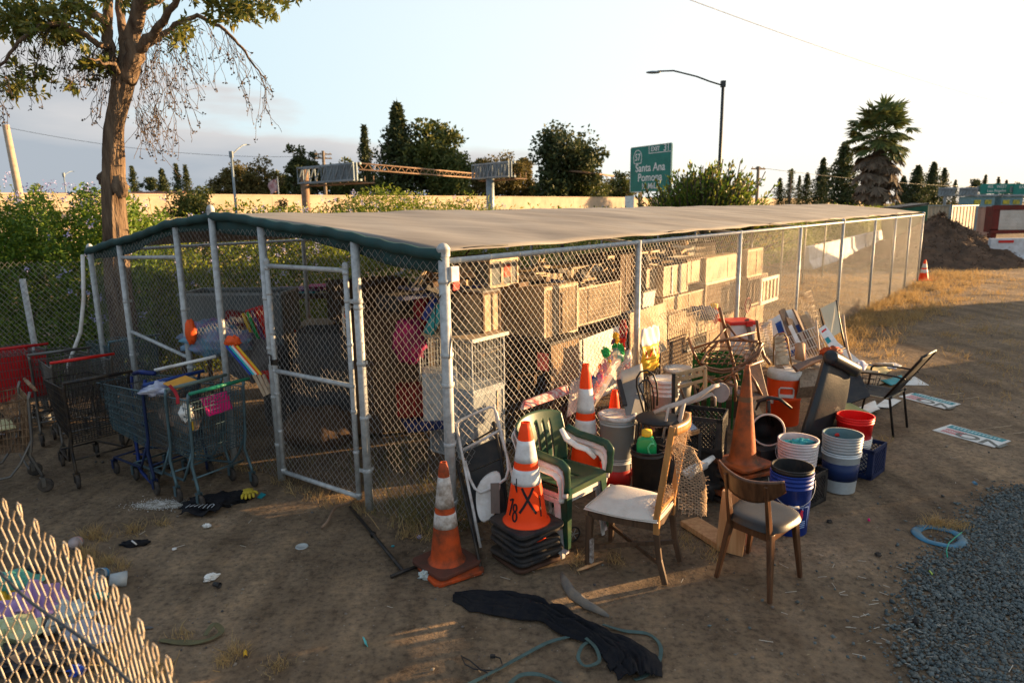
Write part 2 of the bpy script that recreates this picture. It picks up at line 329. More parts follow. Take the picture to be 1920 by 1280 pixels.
# ================================================================ GROUND
def ground():
    a = np.concatenate([-np.geomspace(1500, 8.2, 30), np.linspace(-8, 14, 190), np.geomspace(14.3, 1500, 34)])
    b = np.concatenate([-np.geomspace(300, 1.2, 16), np.linspace(-1, 16, 150), np.geomspace(16.2, 2400, 40)])
    X, Y = np.meshgrid(a, b, indexing='ij'); Z = np.zeros_like(X); rs = np.random.RandomState(3)
    for k in range(26):
        f = rs.uniform(.5, 5.5); th = rs.uniform(0, 2*PI); ph = rs.uniform(0, 6); Z += .0032/f**.5*np.sin(f*(X*np.cos(th)+Y*np.sin(th))+ph)
    Z *= np.clip(1-(np.hypot(X-2, Y-5)-13)/6, 0, 1); Z -= .004
    n, m = X.shape; idx = np.arange(n*m).reshape(n, m)
    fs = np.stack([idx[:-1, :-1], idx[1:, :-1], idx[1:, 1:], idx[:-1, 1:]], -1).reshape(-1, 4)
    mt = bpy.data.materials.new('dirt'); mt.use_nodes = True; nt = mt.node_tree; n_ = nt.nodes; l = nt.links; bs = n_['Principled BSDF']; tc = n_.new('ShaderNodeTexCoord')
    def noise(s, d=8, r=.6):
        q = n_.new('ShaderNodeTexNoise'); q.inputs['Scale'].default_value = s; q.inputs['Detail'].default_value = d; q.inputs['Roughness'].default_value = r; l.new(tc.outputs['Object'], q.inputs['Vector']); return q.outputs[0]
    def ramp(i, stops):
        q = n_.new('ShaderNodeValToRGB'); e = q.color_ramp.elements
        while len(e) < len(stops): e.new(.5)
        for k, (p, c) in enumerate(stops): e[k].position = p; e[k].color = tuple(c)+(1,)
        l.new(i, q.inputs[0]); return q.outputs[0]
    def mix(f, a_, b_, mode='MIX'):
        q = n_.new('ShaderNodeMix'); q.data_type = 'RGBA'; q.blend_type = mode
        for s_, v_ in ((0, f), (6, a_), (7, b_)):
            if isinstance(v_, (int, float, tuple)): q.inputs[s_].default_value = v_
            else: l.new(v_, q.inputs[s_])
        return q.outputs[2]
    c1 = ramp(noise(.7, 7, .6), [(.3, (.125, .090, .060)), (.5, (.195, .142, .094)), (.7, (.28, .205, .138))])
    c2 = ramp(noise(22, 6, .7), [(.35, (.55, .55, .56)), (.5, (1, 1, 1)), (.72, (1.35, 1.3, 1.2))])
    mp_ = n_.new('ShaderNodeMapping'); mp_.inputs['Rotation'].default_value = (0, 0, .9); mp_.inputs['Scale'].default_value = (5, .35, 1); l.new(tc.outputs['Object'], mp_.inputs[0]); tr_ = n_.new('ShaderNodeTexNoise'); tr_.inputs['Scale'].default_value = .8; tr_.inputs['Detail'].default_value = 4; l.new(mp_.outputs[0], tr_.inputs['Vector'])
    c1 = mix(1., c1, ramp(tr_.outputs[0], [(.36, (.80, .78, .76)), (.5, (1, 1, 1)), (.64, (1.22, 1.2, 1.16))]), 'MULTIPLY')
    c1 = mix(1., c1, ramp(noise(3.2, 6, .7), [(.38, (.78, .76, .74)), (.5, (1, 1, 1)), (.66, (1.25, 1.2, 1.12))]), 'MULTIPLY')
    c3 = mix(1., c1, c2, 'MULTIPLY')
    vo = n_.new('ShaderNodeTexVoronoi'); vo.inputs['Scale'].default_value = 34; l.new(tc.outputs['Object'], vo.inputs['Vector'])
    sp = ramp(vo.outputs['Distance'], [(.0, (1, 1, 1)), (.16, (1, 1, 1)), (.2, (0, 0, 0))]);
    vc = n_.new('ShaderNodeSeparateColor'); l.new(vo.outputs['Color'], vc.inputs[0])
    thr = n_.new('ShaderNodeMath'); thr.operation = 'GREATER_THAN'; thr.inputs[1].default_value = .86; l.new(vc.outputs[0], thr.inputs[0])
    mm = n_.new('ShaderNodeMath'); mm.operation = 'MULTIPLY'; l.new(sp, mm.inputs[0]); l.new(thr.outputs[0], mm.inputs[1])
    c4 = mix(mm.outputs[0], c3, mix(vc.outputs[1], (.08, .07, .07, 1), (.34, .29, .23, 1)))
    l.new(c4, bs.inputs['Base Color']); bs.inputs['Roughness'].default_value = .95; bs.inputs['Specular IOR Level'].default_value = .2
    ad = n_.new('ShaderNodeMath'); ad.operation = 'MULTIPLY_ADD'; ad.inputs[1].default_value = .35; l.new(noise(60, 5, .7), ad.inputs[0]); l.new(noise(5, 7, .65), ad.inputs[2])
    bp = n_.new('ShaderNodeBump'); bp.inputs['Strength'].default_value = .9; bp.inputs['Distance'].default_value = .05; l.new(ad.outputs[0], bp.inputs['Height']); l.new(bp.outputs[0], bs.inputs['Normal'])
    o = npmesh('ground', np.stack([X, Y, Z], -1).reshape(-1, 3), fs, mt, smooth=True); tag(o, kind='structure')
ground()

def rocks(name, P, S, mat, kind=None, label=None, cat=None, rs=NR):
    n = len(P); base = np.array([[1, 0, 0], [-1, 0, 0], [0, 1, 0], [0, -1, 0], [0, 0, 1], [0, 0, -1]], float)
    F = np.array([[0, 2, 4], [2, 1, 4], [1, 3, 4], [3, 0, 4], [2, 0, 5], [1, 2, 5], [3, 1, 5], [0, 3, 5]])
    v = base[None]*(.6+.7*rs.rand(n, 6, 1)); a = rs.rand(n)*6.28; c, s = np.cos(a), np.sin(a); R_ = np.zeros((n, 3, 3)); R_[:, 0, 0] = c; R_[:, 0, 1] = -s; R_[:, 1, 0] = s; R_[:, 1, 1] = c; R_[:, 2, 2] = 1
    t = rs.rand(n)*1.5-.75; c, s = np.cos(t), np.sin(t); R2 = np.zeros((n, 3, 3)); R2[:, 0, 0] = 1; R2[:, 1, 1] = c; R2[:, 1, 2] = -s; R2[:, 2, 1] = s; R2[:, 2, 2] = c
    v = np.einsum('nij,nkj->nki', R_@R2, v*np.array([1, .75, .6])); v = v*np.asarray(S).reshape(-1, 1, 1)+np.asarray(P)[:, None]
    f = F[None]+6*np.arange(n)[:, None, None]
    o = npmesh(name, v.reshape(-1, 3), f.reshape(-1, 3), mat); tag(o, label, cat, None, kind); return o
def inpoly(x, y, poly):
    r = np.zeros(len(x), bool); k = len(poly)
    for i in range(k):
        x1, y1 = poly[i]; x2, y2 = poly[(i+1) % k]
        c = ((y1 > y) != (y2 > y)) & (x < (x2-x1)*(y-y1)/(y2-y1+1e-12)+x1); r ^= c
    return r
GRAV = leafmat('bluish_gravel', [(.055, .07, .075), (.09, .115, .12), (.14, .165, .165), (.08, .09, .085), (.20, .20, .18)], 0, .85)
STONE = leafmat('pebble_stone', [(.10, .09, .085), (.20, .17, .14), (.06, .06, .065), (.3, .25, .19)], 0, .9)
gp = [G(1760, 1290), G(1690, 1240), G(1705, 1150), G(1735, 1060), G(1800, 1015), G(1830, 965), G(1880, 925), G(1930, 915), G(2400, 905), G(2500, 1400), G(1700, 1500)]
gp = [(p.x, p.y) for p in gp]
rs = np.random.RandomState(8)
x = rs.uniform(1.6, 7.5, 150000); y = rs.uniform(1.8, 6.5, 150000); k = inpoly(x+rs.normal(0, .09, 150000), y+rs.normal(0, .09, 150000), gp) & (x < y*.95+.3)
x, y = x[k], y[k]; S = rs.gamma(5, .0021, len(x))+.003; z = rs.uniform(-.002, .010, len(x))
rocks('gravel_bed', np.stack([x, y, z], -1), S, GRAV, 'stuff', 'bluish crushed gravel bed at the edge of the dirt yard', 'gravel')
x = rs.uniform(-6, 9, 9000); y = rs.uniform(2.0, 14, 9000); S = rs.gamma(1.4, .0042, 9000)+.002
dd = np.exp(-((x-2.6)**2+(y-3.3)**2)/1.2); k = rs.rand(9000) < .35+.65*dd
rocks('loose_pebbles', np.stack([x, y, S*.3], -1)[k], S[k], STONE, 'stuff', 'small pebbles scattered over the dirt yard', 'pebbles')
x = rs.normal(2.9, .8, 260); y = rs.normal(3.3, .8, 260); S = rs.uniform(.008, .02, 260)
rocks('stray_gravel', np.stack([x, y, S*.3], -1), S, GRAV, 'stuff', 'stray bluish stones spread on the dirt beside the gravel bed', 'gravel')

def tufts(name, P, H, n, mat, label, cat, spread=.05, wid=.006, kind='stuff', lean=.5, rs=NR, parent=None):
    P = np.asarray(P, float); m = len(P); Q = np.repeat(P, n, 0); Hs = np.repeat(np.broadcast_to(np.asarray(H, float), (m,)), n)
    Q = Q+rs.normal(0, 1, Q.shape)*np.array([spread, spread, 0]); d = rs.normal(0, lean, Q.shape); d[:, 2] = 1; d /= np.linalg.norm(d, axis=1, keepdims=True)
    Hs = Hs*rs.uniform(.35, 1.15, len(Q)); N_ = rs.normal(size=Q.shape); N_[:, 2] *= .2
    side = np.cross(d, N_); side /= np.linalg.norm(side, axis=1, keepdims=True)+1e-9; wv = wid*rs.uniform(.6, 1.3, len(Q))[:, None]
    bend = rs.normal(0, .35, Q.shape)*Hs[:, None]*.5; bend[:, 2] = -abs(bend[:, 2])*.4
    mid = Q+d*Hs[:, None]*.55; tip = Q+d*Hs[:, None]+bend
    vs = np.stack([Q-side*wv/2, Q+side*wv/2, mid+side*wv*.4, mid-side*wv*.4, tip, tip+side*wv*.1], 1).reshape(-1, 3)
    b = 6*np.arange(len(Q))[:, None]; fs = np.concatenate([b+np.array([[0, 1, 2, 3]]), b+np.array([[3, 2, 5, 4]])])
    o = npmesh(name, vs, fs, mat, parent); 
    if parent is None: tag(o, label, cat, None, kind)
    return o

# ================================================================ ENCLOSURE FRAME
EC = V((-.47, 4.79, 0)); EA = V((math.sin(rad(38.5)), math.cos(rad(38.5)), 0)); EB = V((math.sin(rad(-54.6)), math.cos(rad(-54.6)), 0))
ELEN = 21.3; EW = 5.33
def E(s, t, z=0.): return EC+EA*s+EB*t+V((0, 0, z))
A_SIDE = math.atan2(EA.y, EA.x); A_FRONT = math.atan2(EB.y, EB.x)
def gable(t):
    xs = [0, .85, 2.05, 2.78, 3.5, 4.6, 5.33]; zs = [2.13, 2.25, 2.37, 2.43, 2.35, 2.16, 2.05]
    return float(np.interp(t, xs, zs))
def chain(name, O, U, length, z0, z1, mat, parent, r=.0018, p=.035, seed=0, sag=0., wob=.004):
    """one woven chain-link sheet: vertical zig-zag wires hooked into their neighbours"""
    O = np.array(O); U = np.array(U); Nn = np.cross(U, [0, 0, 1]); nw = int(length/p); rs = np.random.RandomState(seed)
    zt = z1 if callable(z1) else (lambda u: z1); K = int((max(zt(0), zt(length/2), zt(length))-z0)/p)
    i = np.arange(nw)[:, None]; k = np.arange(K+1)[None]
    par = (i+k) % 2; u = (i+par)*p; z = z0+k*p+0*i
    ph = rs.uniform(0, 6, 4)
    off = wob*(np.sin(u*1.3+ph[0])+np.sin(z*2.7+u*.8+ph[1]))+(par*2-1)*.0025
    uu = u+wob*.4*np.sin(z*2.1+ph[2])
    P = O[None, None]+U[None, None]*uu[..., None]+Nn[None, None]*off[..., None]; P[..., 2] = z
    A = P[:, :-1].reshape(-1, 3); B = P[:, 1:].reshape(-1, 3); uc = ((u[:, :-1]+u[:, 1:])/2).reshape(-1); zc = z[:, 1:].reshape(-1)
    ztop = np.array([zt(q) for q in np.linspace(0, length, 200)]); keep = zc <= np.interp(uc, np.linspace(0, length, 200), ztop)
    A, B = A[keep], B[keep]; return seg_tubes(name, A, B, r, mat, parent)
def seg_tubes(name, A, B, r, mat, parent, n=3):
    d = B-A; L = np.linalg.norm(d, axis=1, keepdims=True); d = d/(L+1e-9); ref = np.where(abs(d[:, 2:3]) < .95, np.array([[0, 0, 1.]]), np.array([[1., 0, 0]])); x = np.cross(d, ref); x /= np.linalg.norm(x, axis=1, keepdims=True); y = np.cross(d, x)
    vs = []
    for q, e in ((A-d*r*.6, 0), (B+d*r*.6, 1)):
        for j in range(n):
            a = 2*PI*j/n; vs.append(q+(x*math.cos(a)+y*math.sin(a))*r)
    vs = np.stack(vs, 1).reshape(-1, 3); b = 2*n*np.arange(len(A))[:, None]
    fs = np.concatenate([b+np.array([[j, (j+1) % n, n+(j+1) % n, n+j]]) for j in range(n)])
    return npmesh(name, vs, fs, mat, parent, smooth=True)

enc = thing('kennel_enclosure', 'long chain link kennel enclosure with a low gabled grey tarp roof', 'enclosure')
def post(p, h, r=.03, cap=True, name='post', lean=(0, 0), par=enc, mat=GALV, bands=()):
    b = MB(); p = V(p); q = p+V((lean[0], lean[1], h)); b.tube([p, q], r, 14)
    if cap: b.lathe([(r*1.18, -.045), (r*1.18, 0), (r*1.25, .005), (r*1.1, .02), (r*.7, .04), (r*.25, .047), (0.001, .048)], 14, Matrix.Translation(q))
    for z in bands: b.lathe([(r*1.0, z-.016), (r*1.12, z-.014), (r*1.12, z+.014), (r*1.0, z+.016)], 14, Matrix.Translation(p))
    for z in bands: b.box(p+V((math.cos(A_SIDE), math.sin(A_SIDE), 0))*(r+.012)+V((0, 0, z)), (.03, .012, .026), rotm(0, 0, A_SIDE))
    return b.build(name, mat, par)
sposts = [0, 2.85, 5.7, 8.45, 11.3, 14.3, 16.8, 19.0, 21.3]
post(E(0, 0), 2.17, .04, bands=(.3, .75, 1.2, 1.42, 1.95))
for s_ in sposts[1:]: post(E(s_, 0.0), 2.11, .032 if s_ < 21 else .036, cap=(s_ in (11.3, 21.3)))
for s_ in sposts: post(E(s_, EW), 2.07, .03, cap=(s_ == 0))
for s_ in sposts[1:]: post(E(s_, 2.78), 2.38, .028, cap=False)
for t_, rr in ((.9, .034), (2.07, .034), (3.45, .03), (4.62, .032)): post(E(0, t_), gable(t_)-.03, rr, cap=False, bands=(.35, .8, 1.25, 1.7) if t_ < 2.5 else (.9, 1.5))
post(E(-.02, 2.78), 2.47, .03, cap=True)
b = MB()
b.tube([E(0, .0, 2.09), E(ELEN, 0, 2.07)], .021, 12)
for k in range(60):     # wire ties round the rail
    s_ = .15+k*.35; c = E(s_, 0, 2.09); q = [c+EA*(.006*math.cos(a*1.0))+V((0, 0, .0235*math.sin(a)))+EB*(.0235*math.cos(a)) for a in np.linspace(0, 2*PI, 9)[:-1]]; b.tube(q, .0022, 4, closed=True)
b.build('top_rail', GALV, enc)
MB().tube([E(0, EW, 2.03), E(ELEN, EW, 2.03)], .02, 10).build('top_rail', GALV, enc)
MB().tube([E(ELEN, 0, 2.05), E(ELEN, 2.78, 2.3), E(ELEN, EW, 2.03)], .02, 10).build('top_rail', GALV, enc)
MB().tube([E(0, 4.6, 1.17), E(0, 3.45, 1.0)], .02, 10).build('brace_rail', GALV, enc)
MB().tube([E(0, 3.45, 2.02), E(0, 4.62, 1.98)], .02, 10).build('brace_rail', GALV, enc)
for s_ in sposts[1:]: MB().tube([E(s_, 0.03, 2.08), E(s_, 2.78, 2.36), E(s_, EW, 2.04)], .017, 8).build('rafter', GALV, enc)
# roof tarp
def rooft(u, v):
    s_ = .0+u*ELEN; t = .05+v*(EW-.1); z = gable(t)+.012; k = (s_/2.85) % 1
    ins = min(t, EW-t)
    z += -.012*math.sin(PI*k)*math.sin(PI*min(1, max(0, v)))**.5+.005*math.sin(s_*3.1+t*2)+.004*math.sin(s_*7.3-t*3.7)
    if s_ > .1: z -= .0
    return E(s_, t, z)
TARP = pm('roof_tarp', (.31, .285, .25), .85, 0, (.17, .155, .14), .7, .9, .3, 5, streak=(.5, 1.6, 1))
MB().grid(rooft, 110, 30, .006).build('roof_tarp', TARP, enc)
GCAN = pm('green_canvas', (.018, .06, .06), .7, 0, (.03, .05, .045), .4, 9, .2, 40)
def val(u, v):
    t = -.02+u*(EW+.04); z = gable(min(max(t, 0), EW))+.02; sg = .03*abs(math.sin(PI*((t/1.2) % 1)))
    a = v*PI*1.15; return E(-.005-.036*math.sin(a)-.01, t, z-.02-sg*.6+.038*math.cos(a)+.006*math.sin(t*23))
MB().grid(val, 70, 8, .006).build('canopy_edge', GCAN, enc)
def val2(u, v):
    t = .05+u*(EW-.1); return E(.02+.02*math.sin(t*9), t, gable(t)-.03-v*.10*(1+.3*math.sin(t*3.1)))
MB().grid(val2, 60, 3, .004).build('canopy_edge', GCAN, enc)
# meshes of wire
chain('wire_mesh', E(.03, 0), EA, 8.4, .02, 2.10, WIRE, enc, seed=1, r=.0016); chain('wire_mesh', E(8.45, 0), EA, ELEN-8.5, .02, 2.08, WIRE, enc, seed=1, r=.0011)
chain('wire_mesh', E(.03, EW), EA, ELEN-.05, .03, 2.03, WIRE, enc, seed=2, r=.0012)
chain('wire_mesh', E(ELEN, 0), EB, EW, .03, lambda u: gable(u)-.06, WIRE, enc, seed=3)
chain('wire_mesh', E(0, .02), EB, .86, .02, lambda u: gable(u)-.05, WIRE, enc, seed=4)
chain('wire_mesh', E(0, .92), EB, 1.15, 2.02, lambda u: gable(u+.92)-.05, WIRE, enc, seed=14)
chain('wire_mesh', E(0, 2.1), EB, EW-2.12, .02, lambda u: gable(u+2.1)-.05, WIRE, enc, seed=5)
# gate
gate = bpy.data.objects.new('gate', None); COL.objects.link(gate); gate.parent = enc
ga = E(-.03, .985); gb = E(-.03, 1.985)
b = MB()
for q in (ga, gb): b.tube([q+V((0, 0, .09)), q+V((0, 0, 2.03))], .022, 12); b.lathe([(.024, 2.0), (.027, 2.03), (.02, 2.05), (.001, 2.056)], 12, Matrix.Translation(q))
for z in (.11, 1.06, 1.99): b.tube([ga+V((0, 0, z)), gb+V((0, 0, z))], .0205, 12)
for q in (ga, gb):
    for z in (.13, .5, .85, 1.06, 1.4, 1.75, 1.97): b.lathe([(.022, z-.014), (.026, z-.012), (.026, z+.012), (.022, z+.014)], 12, Matrix.Translation(q))
b.build('gate_frame', GALV, gate)
chain('gate_mesh', ga+EB*.02, EB, .96, .12, 2.0, WIRE, gate, seed=6)
b = MB()
for z in (.35, 1.75): b.lathe([(.036, z-.02), (.041, z-.018), (.041, z+.018), (.036, z+.02)], 14, Matrix.Translation(E(0, .9))); b.beam(E(-.02, .9, z), ga+V((0, 0, z)), .012, .03)
b.build('hinge', GALV, gate)
b = MB(); b.tube([gb+V((0, 0, 1.15)), E(-.02, 2.07, 1.15)], .009, 8); b.tube([gb+V((-.02, -.03, 1.12)), gb+V((-.02, -.03, 1.2)), E(-.03, 2.07, 1.2), E(-.03, 2.07, 1.11)], .007, 8); b.box(gb+V((0, 0, 1.14)), (.06, .05, .05)); b.build('latch', BLACKM, gate)
# switch box on the corner post
MB().box(E(.05, -.045, 2.0), (.085, .03, .11), rotm(0, 0, A_SIDE)).build('junction_box', WHITEP, enc, bevel=.008)
b = MB(); b.tube([E(.0, -.05, 1.95)+V((0, 0, 0)), E(-.06, .03, 1.8), E(-.05, .06, 1.6), E(.02, -.045, 1.62), E(-.02, -.04, 1.4)], .004, 6); b.build('cable', BLACKP, enc)
for q in range(6): MB().tube([E(.3+q*3.4, .08, gable(.1)+.02), E(.55+q*3.4, .1, gable(.1)+.022), E(.8+q*3.4, .06, gable(.1)+.02)], .006, 5).build('roof_cord', BLACKP, enc)

# ---- off to the right, out of the photo: container-shaped blocks and a sheet stack, added to shade the yard
def container(name, label, c, L, Wd, Hh, ang, col):
    t = thing(name, label, 'container', c, ang); m = pm(name+'_paint', col, .5, .2, (.2, .12, .07), .35, 2.)
    for sgn in (-1, 1):
        b = MB(); n = int(L/.28); prof = []
        for i in range(n):
            x0 = -L/2+i*L/n; w_ = L/n; prof += [(x0, 0), (x0+w_*.35, 0), (x0+w_*.5, .035), (x0+w_*.85, .035)]
        prof.append((L/2, 0)); pts = [(x, sgn*(Wd/2-y)) for x, y in prof]
        vs = [(x, y, .15) for x, y in pts]+[(x, y, Hh-.1) for x, y in pts]; k = len(pts)
        b.add(vs, [(i, i+1, k+i+1, k+i) for i in range(k-1)]); b.build('side_wall', m, t)
    b = MB(); b.box((0, 0, Hh-.05), (L, Wd, .1)); b.box((0, 0, .1), (L, Wd, .12)); b.build('roof', m, t)
    b = MB()
    for x in (-1, 1):
        for y in (-1, 1): b.box((x*(L/2-.07), y*(Wd/2-.07), Hh/2), (.16, .16, Hh-.004))
    b.build('corner_post', m, t)
    for x in (-1, 1):
        b = MB(); b.box((x*(L/2-.03), 0, Hh/2), (.04, Wd-.3, Hh-.3))
        for y in (-.8, -.4, .4, .8): b.tube([(x*(L/2+.02), y, .2), (x*(L/2+.02), y, Hh-.15)], .017, 6)
        b.build('door', m, t)
    return t
SUNF = V((math.sin(SUN_H), math.cos(SUN_H), 0)); SUNP = V((-SUNF.y, SUNF.x, 0))   # SUNP points away from the viewer side of the shadow line
def shadow_pos(g, dist): return V((g.x, g.y, 0))+SUNF*dist
q0 = G(1700, 694); q1 = G(1020, 1092)
OCC = [(q0, q1)]
angc = math.atan2(SUNP.y, SUNP.x)
c0 = shadow_pos(q0, 11.4); lenA = (V((q0.x, q0.y, 0))-V((q1.x, q1.y, 0))).dot(SUNP)-.10
container('added_shade_container', 'rust red container added out of view on the right to shade the yard', c0-SUNP*lenA/2+SUNF*1.3, lenA, 2.44, 2.6, angc, (.25, .06, .04))  # unseen block, added so its shadow covers the heap and yard
c1 = c0-SUNP*(lenA+.44)-SUNF*1.6
container('added_near_shade_container', 'blue container added out of view on the right to shade the foreground', c1-SUNP*2.2+SUNF*1.3, 4.4, 2.44, 2.56, angc, (.05, .10, .2))  # unseen block, added to keep the near ground in shadow
t = thing('added_gap_blocker', 'unseen sheets added to part block the sun between the two shading containers', 'plywood', c0-SUNP*(lenA+.22)-SUNF*1.6, angc)  # added unseen; its height lets a streak of low sun reach the dirt
for k in range(4): MB().box((0, -.05-k*.03, 1.13), (.36, .024, 2.26)).build('sheet', OAKW, t)
c2 = V((8.9, 12.4, 0))+SUNF*15.8
container('added_far_shade_container', 'grey container added out of view to shade the far right ground', c2+SUNF*1.3, 6.0, 2.44, 2.6, angc, (.3, .3, .3))  # unseen block, added for the shadow on the far right ground
# ================================================================ BACKGROUND
from mathutils import noise as mnoise
CONC = pm('tan_concrete', (.46, .37, .27), .9, 0, (.33, .26, .19), .5, .6)
WOODP = pm('pole_wood', (.22, .17, .12), .9, 0, (.12, .09, .06), .5, 3)
DKMET = pm('dark_steel_paint', (.05, .055, .055), .5, .4, (.03, .03, .03), .3, 3)
GRMET = pm('grey_steel_paint', (.24, .30, .34), .55, .4, (.12, .13, .14), .4, 1.5)
RUSTM = pm('rusty_steel', (.28, .19, .13), .8, .2, (.16, .09, .05), .5, 4)
BARK = pm('tree_bark', (.19, .135, .09), .95, 0, (.06, .038, .025), .8, 4, 1., 9, streak=(2.2, 2.2, .4), bdist=.05)
TRUNKM = pm('far_trunk', (.10, .075, .055), .95)
LF_DK = leafmat('dark_conifer_needles', [(.025, .042, .018), (.05, .072, .024), (.09, .095, .03), (.035, .055, .02)], .2, .7)
LF_MD = leafmat('broadleaf_foliage', [(.04, .065, .016), (.075, .10, .022), (.14, .14, .03), (.055, .08, .018)], .3, .6)
LF_OL = leafmat('olive_foliage', [(.06, .06, .018), (.12, .10, .028), (.17, .13, .04), (.08, .08, .02)], .3, .6)
LF_BR = leafmat('bright_hedge_leaves', [(.08, .13, .015), (.15, .21, .02), (.24, .28, .03), (.11, .16, .02), (.30, .29, .04)], .4, .5)
LF_HD = leafmat('hedge_leaves', [(.05, .12, .016), (.11, .19, .022), (.20, .27, .03), (.065, .14, .02)], .4, .5)
LF_BU = leafmat('bush_leaves', [(.05, .10, .012), (.09, .15, .018), (.15, .19, .03), (.30, .25, .03)], .35, .5)
FLOW = leafmat('lavender_petals', [(.34, .34, .62), (.46, .44, .70), (.28, .32, .62), (.6, .56, .75)], .3, .6)
LF_TR = leafmat('tree_leaves', [(.06, .095, .018), (.12, .14, .025), (.22, .19, .035), (.08, .11, .02)], .35, .45)
LF_PM = leafmat('palm_fronds', [(.06, .10, .03), (.10, .14, .04), (.17, .18, .06), (.07, .11, .035)], .15, .6)
LF_DP = leafmat('dead_palm_fronds', [(.16, .12, .085), (.10, .075, .055), (.22, .17, .12), (.13, .10, .07)], .1, .85)
def sph(n, rs):
    v = rs.normal(size=(n, 3)); return v/np.linalg.norm(v, axis=1, keepdims=True)
def bgtree(px, pyt, wpx, Y, kind, label, group=None, mat=None, name=None, seed=0, dens=1., base=0.):
    rs = np.random.RandomState(seed+int(px)); p = D(px, 385, Y); h = HZ(p.x, Y, pyt)-base; w_ = wpx*Y/FP; R_ = w_/2
    t = thing(name or {'con': 'conifer_tree', 'broad': 'broadleaf_tree', 'cyp': 'conifer_tree', 'pine': 'pine_tree'}[kind], label, 'tree', (p.x, Y, base), rs.uniform(0, 6), group)
    P = []
    if kind in ('con', 'cyp'):
        nl = int(60*dens); pw = .8
        for i in range(nl*5):
            z = h*(.10+.9*(i/(nl*5))); f = (1-(z/h-.1)/.9); a = rs.uniform(0, 6.28); r = R_*(min(1., 1.75*f)**.9)*rs.uniform(.5, 1.2)*(1+.25*math.sin(z*2.6+a*2))
            k = 13
            u = rs.uniform(.1, 1, k)[:, None]; q = np.array([math.cos(a)*r, math.sin(a)*r, -.12*r])*u+np.array([0, 0, z])+rs.normal(0, .006*h+.06*R_*(.25+f), (k, 3))*np.array([1, 1, .8]); P.append(q)
        L = .012*h+.10*R_
    else:
        nc = int(26*dens); cl = []
        for i in range(nc):
            d = sph(1, rs)[0]; rr = rs.uniform(.35, .92)
            zc = h*(.58 if kind == 'broad' else .62); hz = h*(.42 if kind == 'broad' else .38)
            cl.append((np.array([d[0]*R_*rr, d[1]*R_*rr, zc+d[2]*hz*rr]), rs.uniform(.16, .30)*min(R_, hz)*1.5))
        for c, r in cl:
            k = int(110*dens**.3); q = sph(k, rs)*(rs.uniform(.45, 1.08, k)[:, None])*r*np.array([1, 1, .75])+c; P.append(q)
        L = .03*h+.035*R_
    P = np.concatenate(P); P = P[P[:, 2] > .04*h]
    v, f = leaves(P, L*rs.uniform(.6, 1.3, len(P)), L*.6, rs=rs); npmesh('crown', v, f, mat or (LF_DK if kind != 'broad' else LF_MD), t)
    b = MB(); b.tube([(0, 0, -.1), (.01*h, 0, h*.4), (0, 0, h*.85)], [.02*h+.02*R_, .014*h, .004*h], 8)
    for i in range(5):
        a = rs.uniform(0, 6.28); z = h*rs.uniform(.35, .6); b.tube([(0, 0, z-.05*h), (math.cos(a)*R_*.6, math.sin(a)*R_*.6, z+.12*h)], [.008*h, .003*h], 5)
    b.build('trunk', TRUNKM, t); return t
# ---- sheds, walls, embankment
def wallseg(name, label, a, b_, h, th, mat, cat='wall', z0=-.05):
    a = V(a); b_ = V(b_); t = thing(name, label, cat, (a.x, a.y, 0), heading(a, b_)); L = (b_-a).length
    b = MB(); b.box((L/2, 0, (h+z0)/2), (L, th, h-z0)); b.build('wall_face', mat, t)
    b = MB(); b.box((L/2, 0, h+.06), (L, th+.1, .12)); b.build('coping', mat, t)
    b = MB(); k = int(L/6)
    for i in range(1, k): b.box((i*L/k, 0, (h+z0)/2), (.10, th+.02, h-z0-.02))
    b.build('joint', mat, t); return t
W0 = D(235, 390, 42); 
def WL(s): return V((-21.1, 51, 0))+EA*s
wallseg('freeway_wall', 'long tan concrete freeway sound wall behind the yard', WL(-14), WL(240), 3.6, .3, CONC)
lw0 = E(-6, 30); lw1 = E(70, 30)
LWM = pm('cream_block', (.50, .40, .29), .9, 0, (.36, .28, .2), .4, 1)
wallseg('low_wall', 'low cream block wall between the hedge and the freeway wall', lw0, lw1, 2.1, .25, LWM)
bd = thing('low_building', 'long low building with a brown tiled roof behind the flowering hedge', 'building', tuple(D(90, 385, 50).xy)+(0,), rad(6))
BRF = pm('brown_roof_tile', (.16, .07, .045), .85, 0, (.10, .045, .03), .4, 4, streak=(1, 6, 6))
MB().box((0, 3, 1.5), (16.5, 6, 3.0)).build('wall', pm('cream_stucco', (.46, .36, .26), .9), bd)
b = MB(); b.hexa([(-9, -.8, 2.95), (9, -.8, 2.95), (9, 6.8, 2.95), (-9, 6.8, 2.95)], [(-8, 2.8, 4.05), (8.4, 2.8, 4.05), (8.4, 3.2, 4.05), (-8, 3.2, 4.05)]); b.build('roof', BRF, bd)
WND = pm('window_glass', (.03, .035, .04), .2, 0)
for i in range(6):
    wn = MB().box((-6.5+i*2.6, -.03, 2.35), (1.2, .06, .7)).build('window', WND, bd); MB().box((-6.5+i*2.6, -.05, 2.75), (1.35, .05, .06)).build('window_frame', LWM, wn)
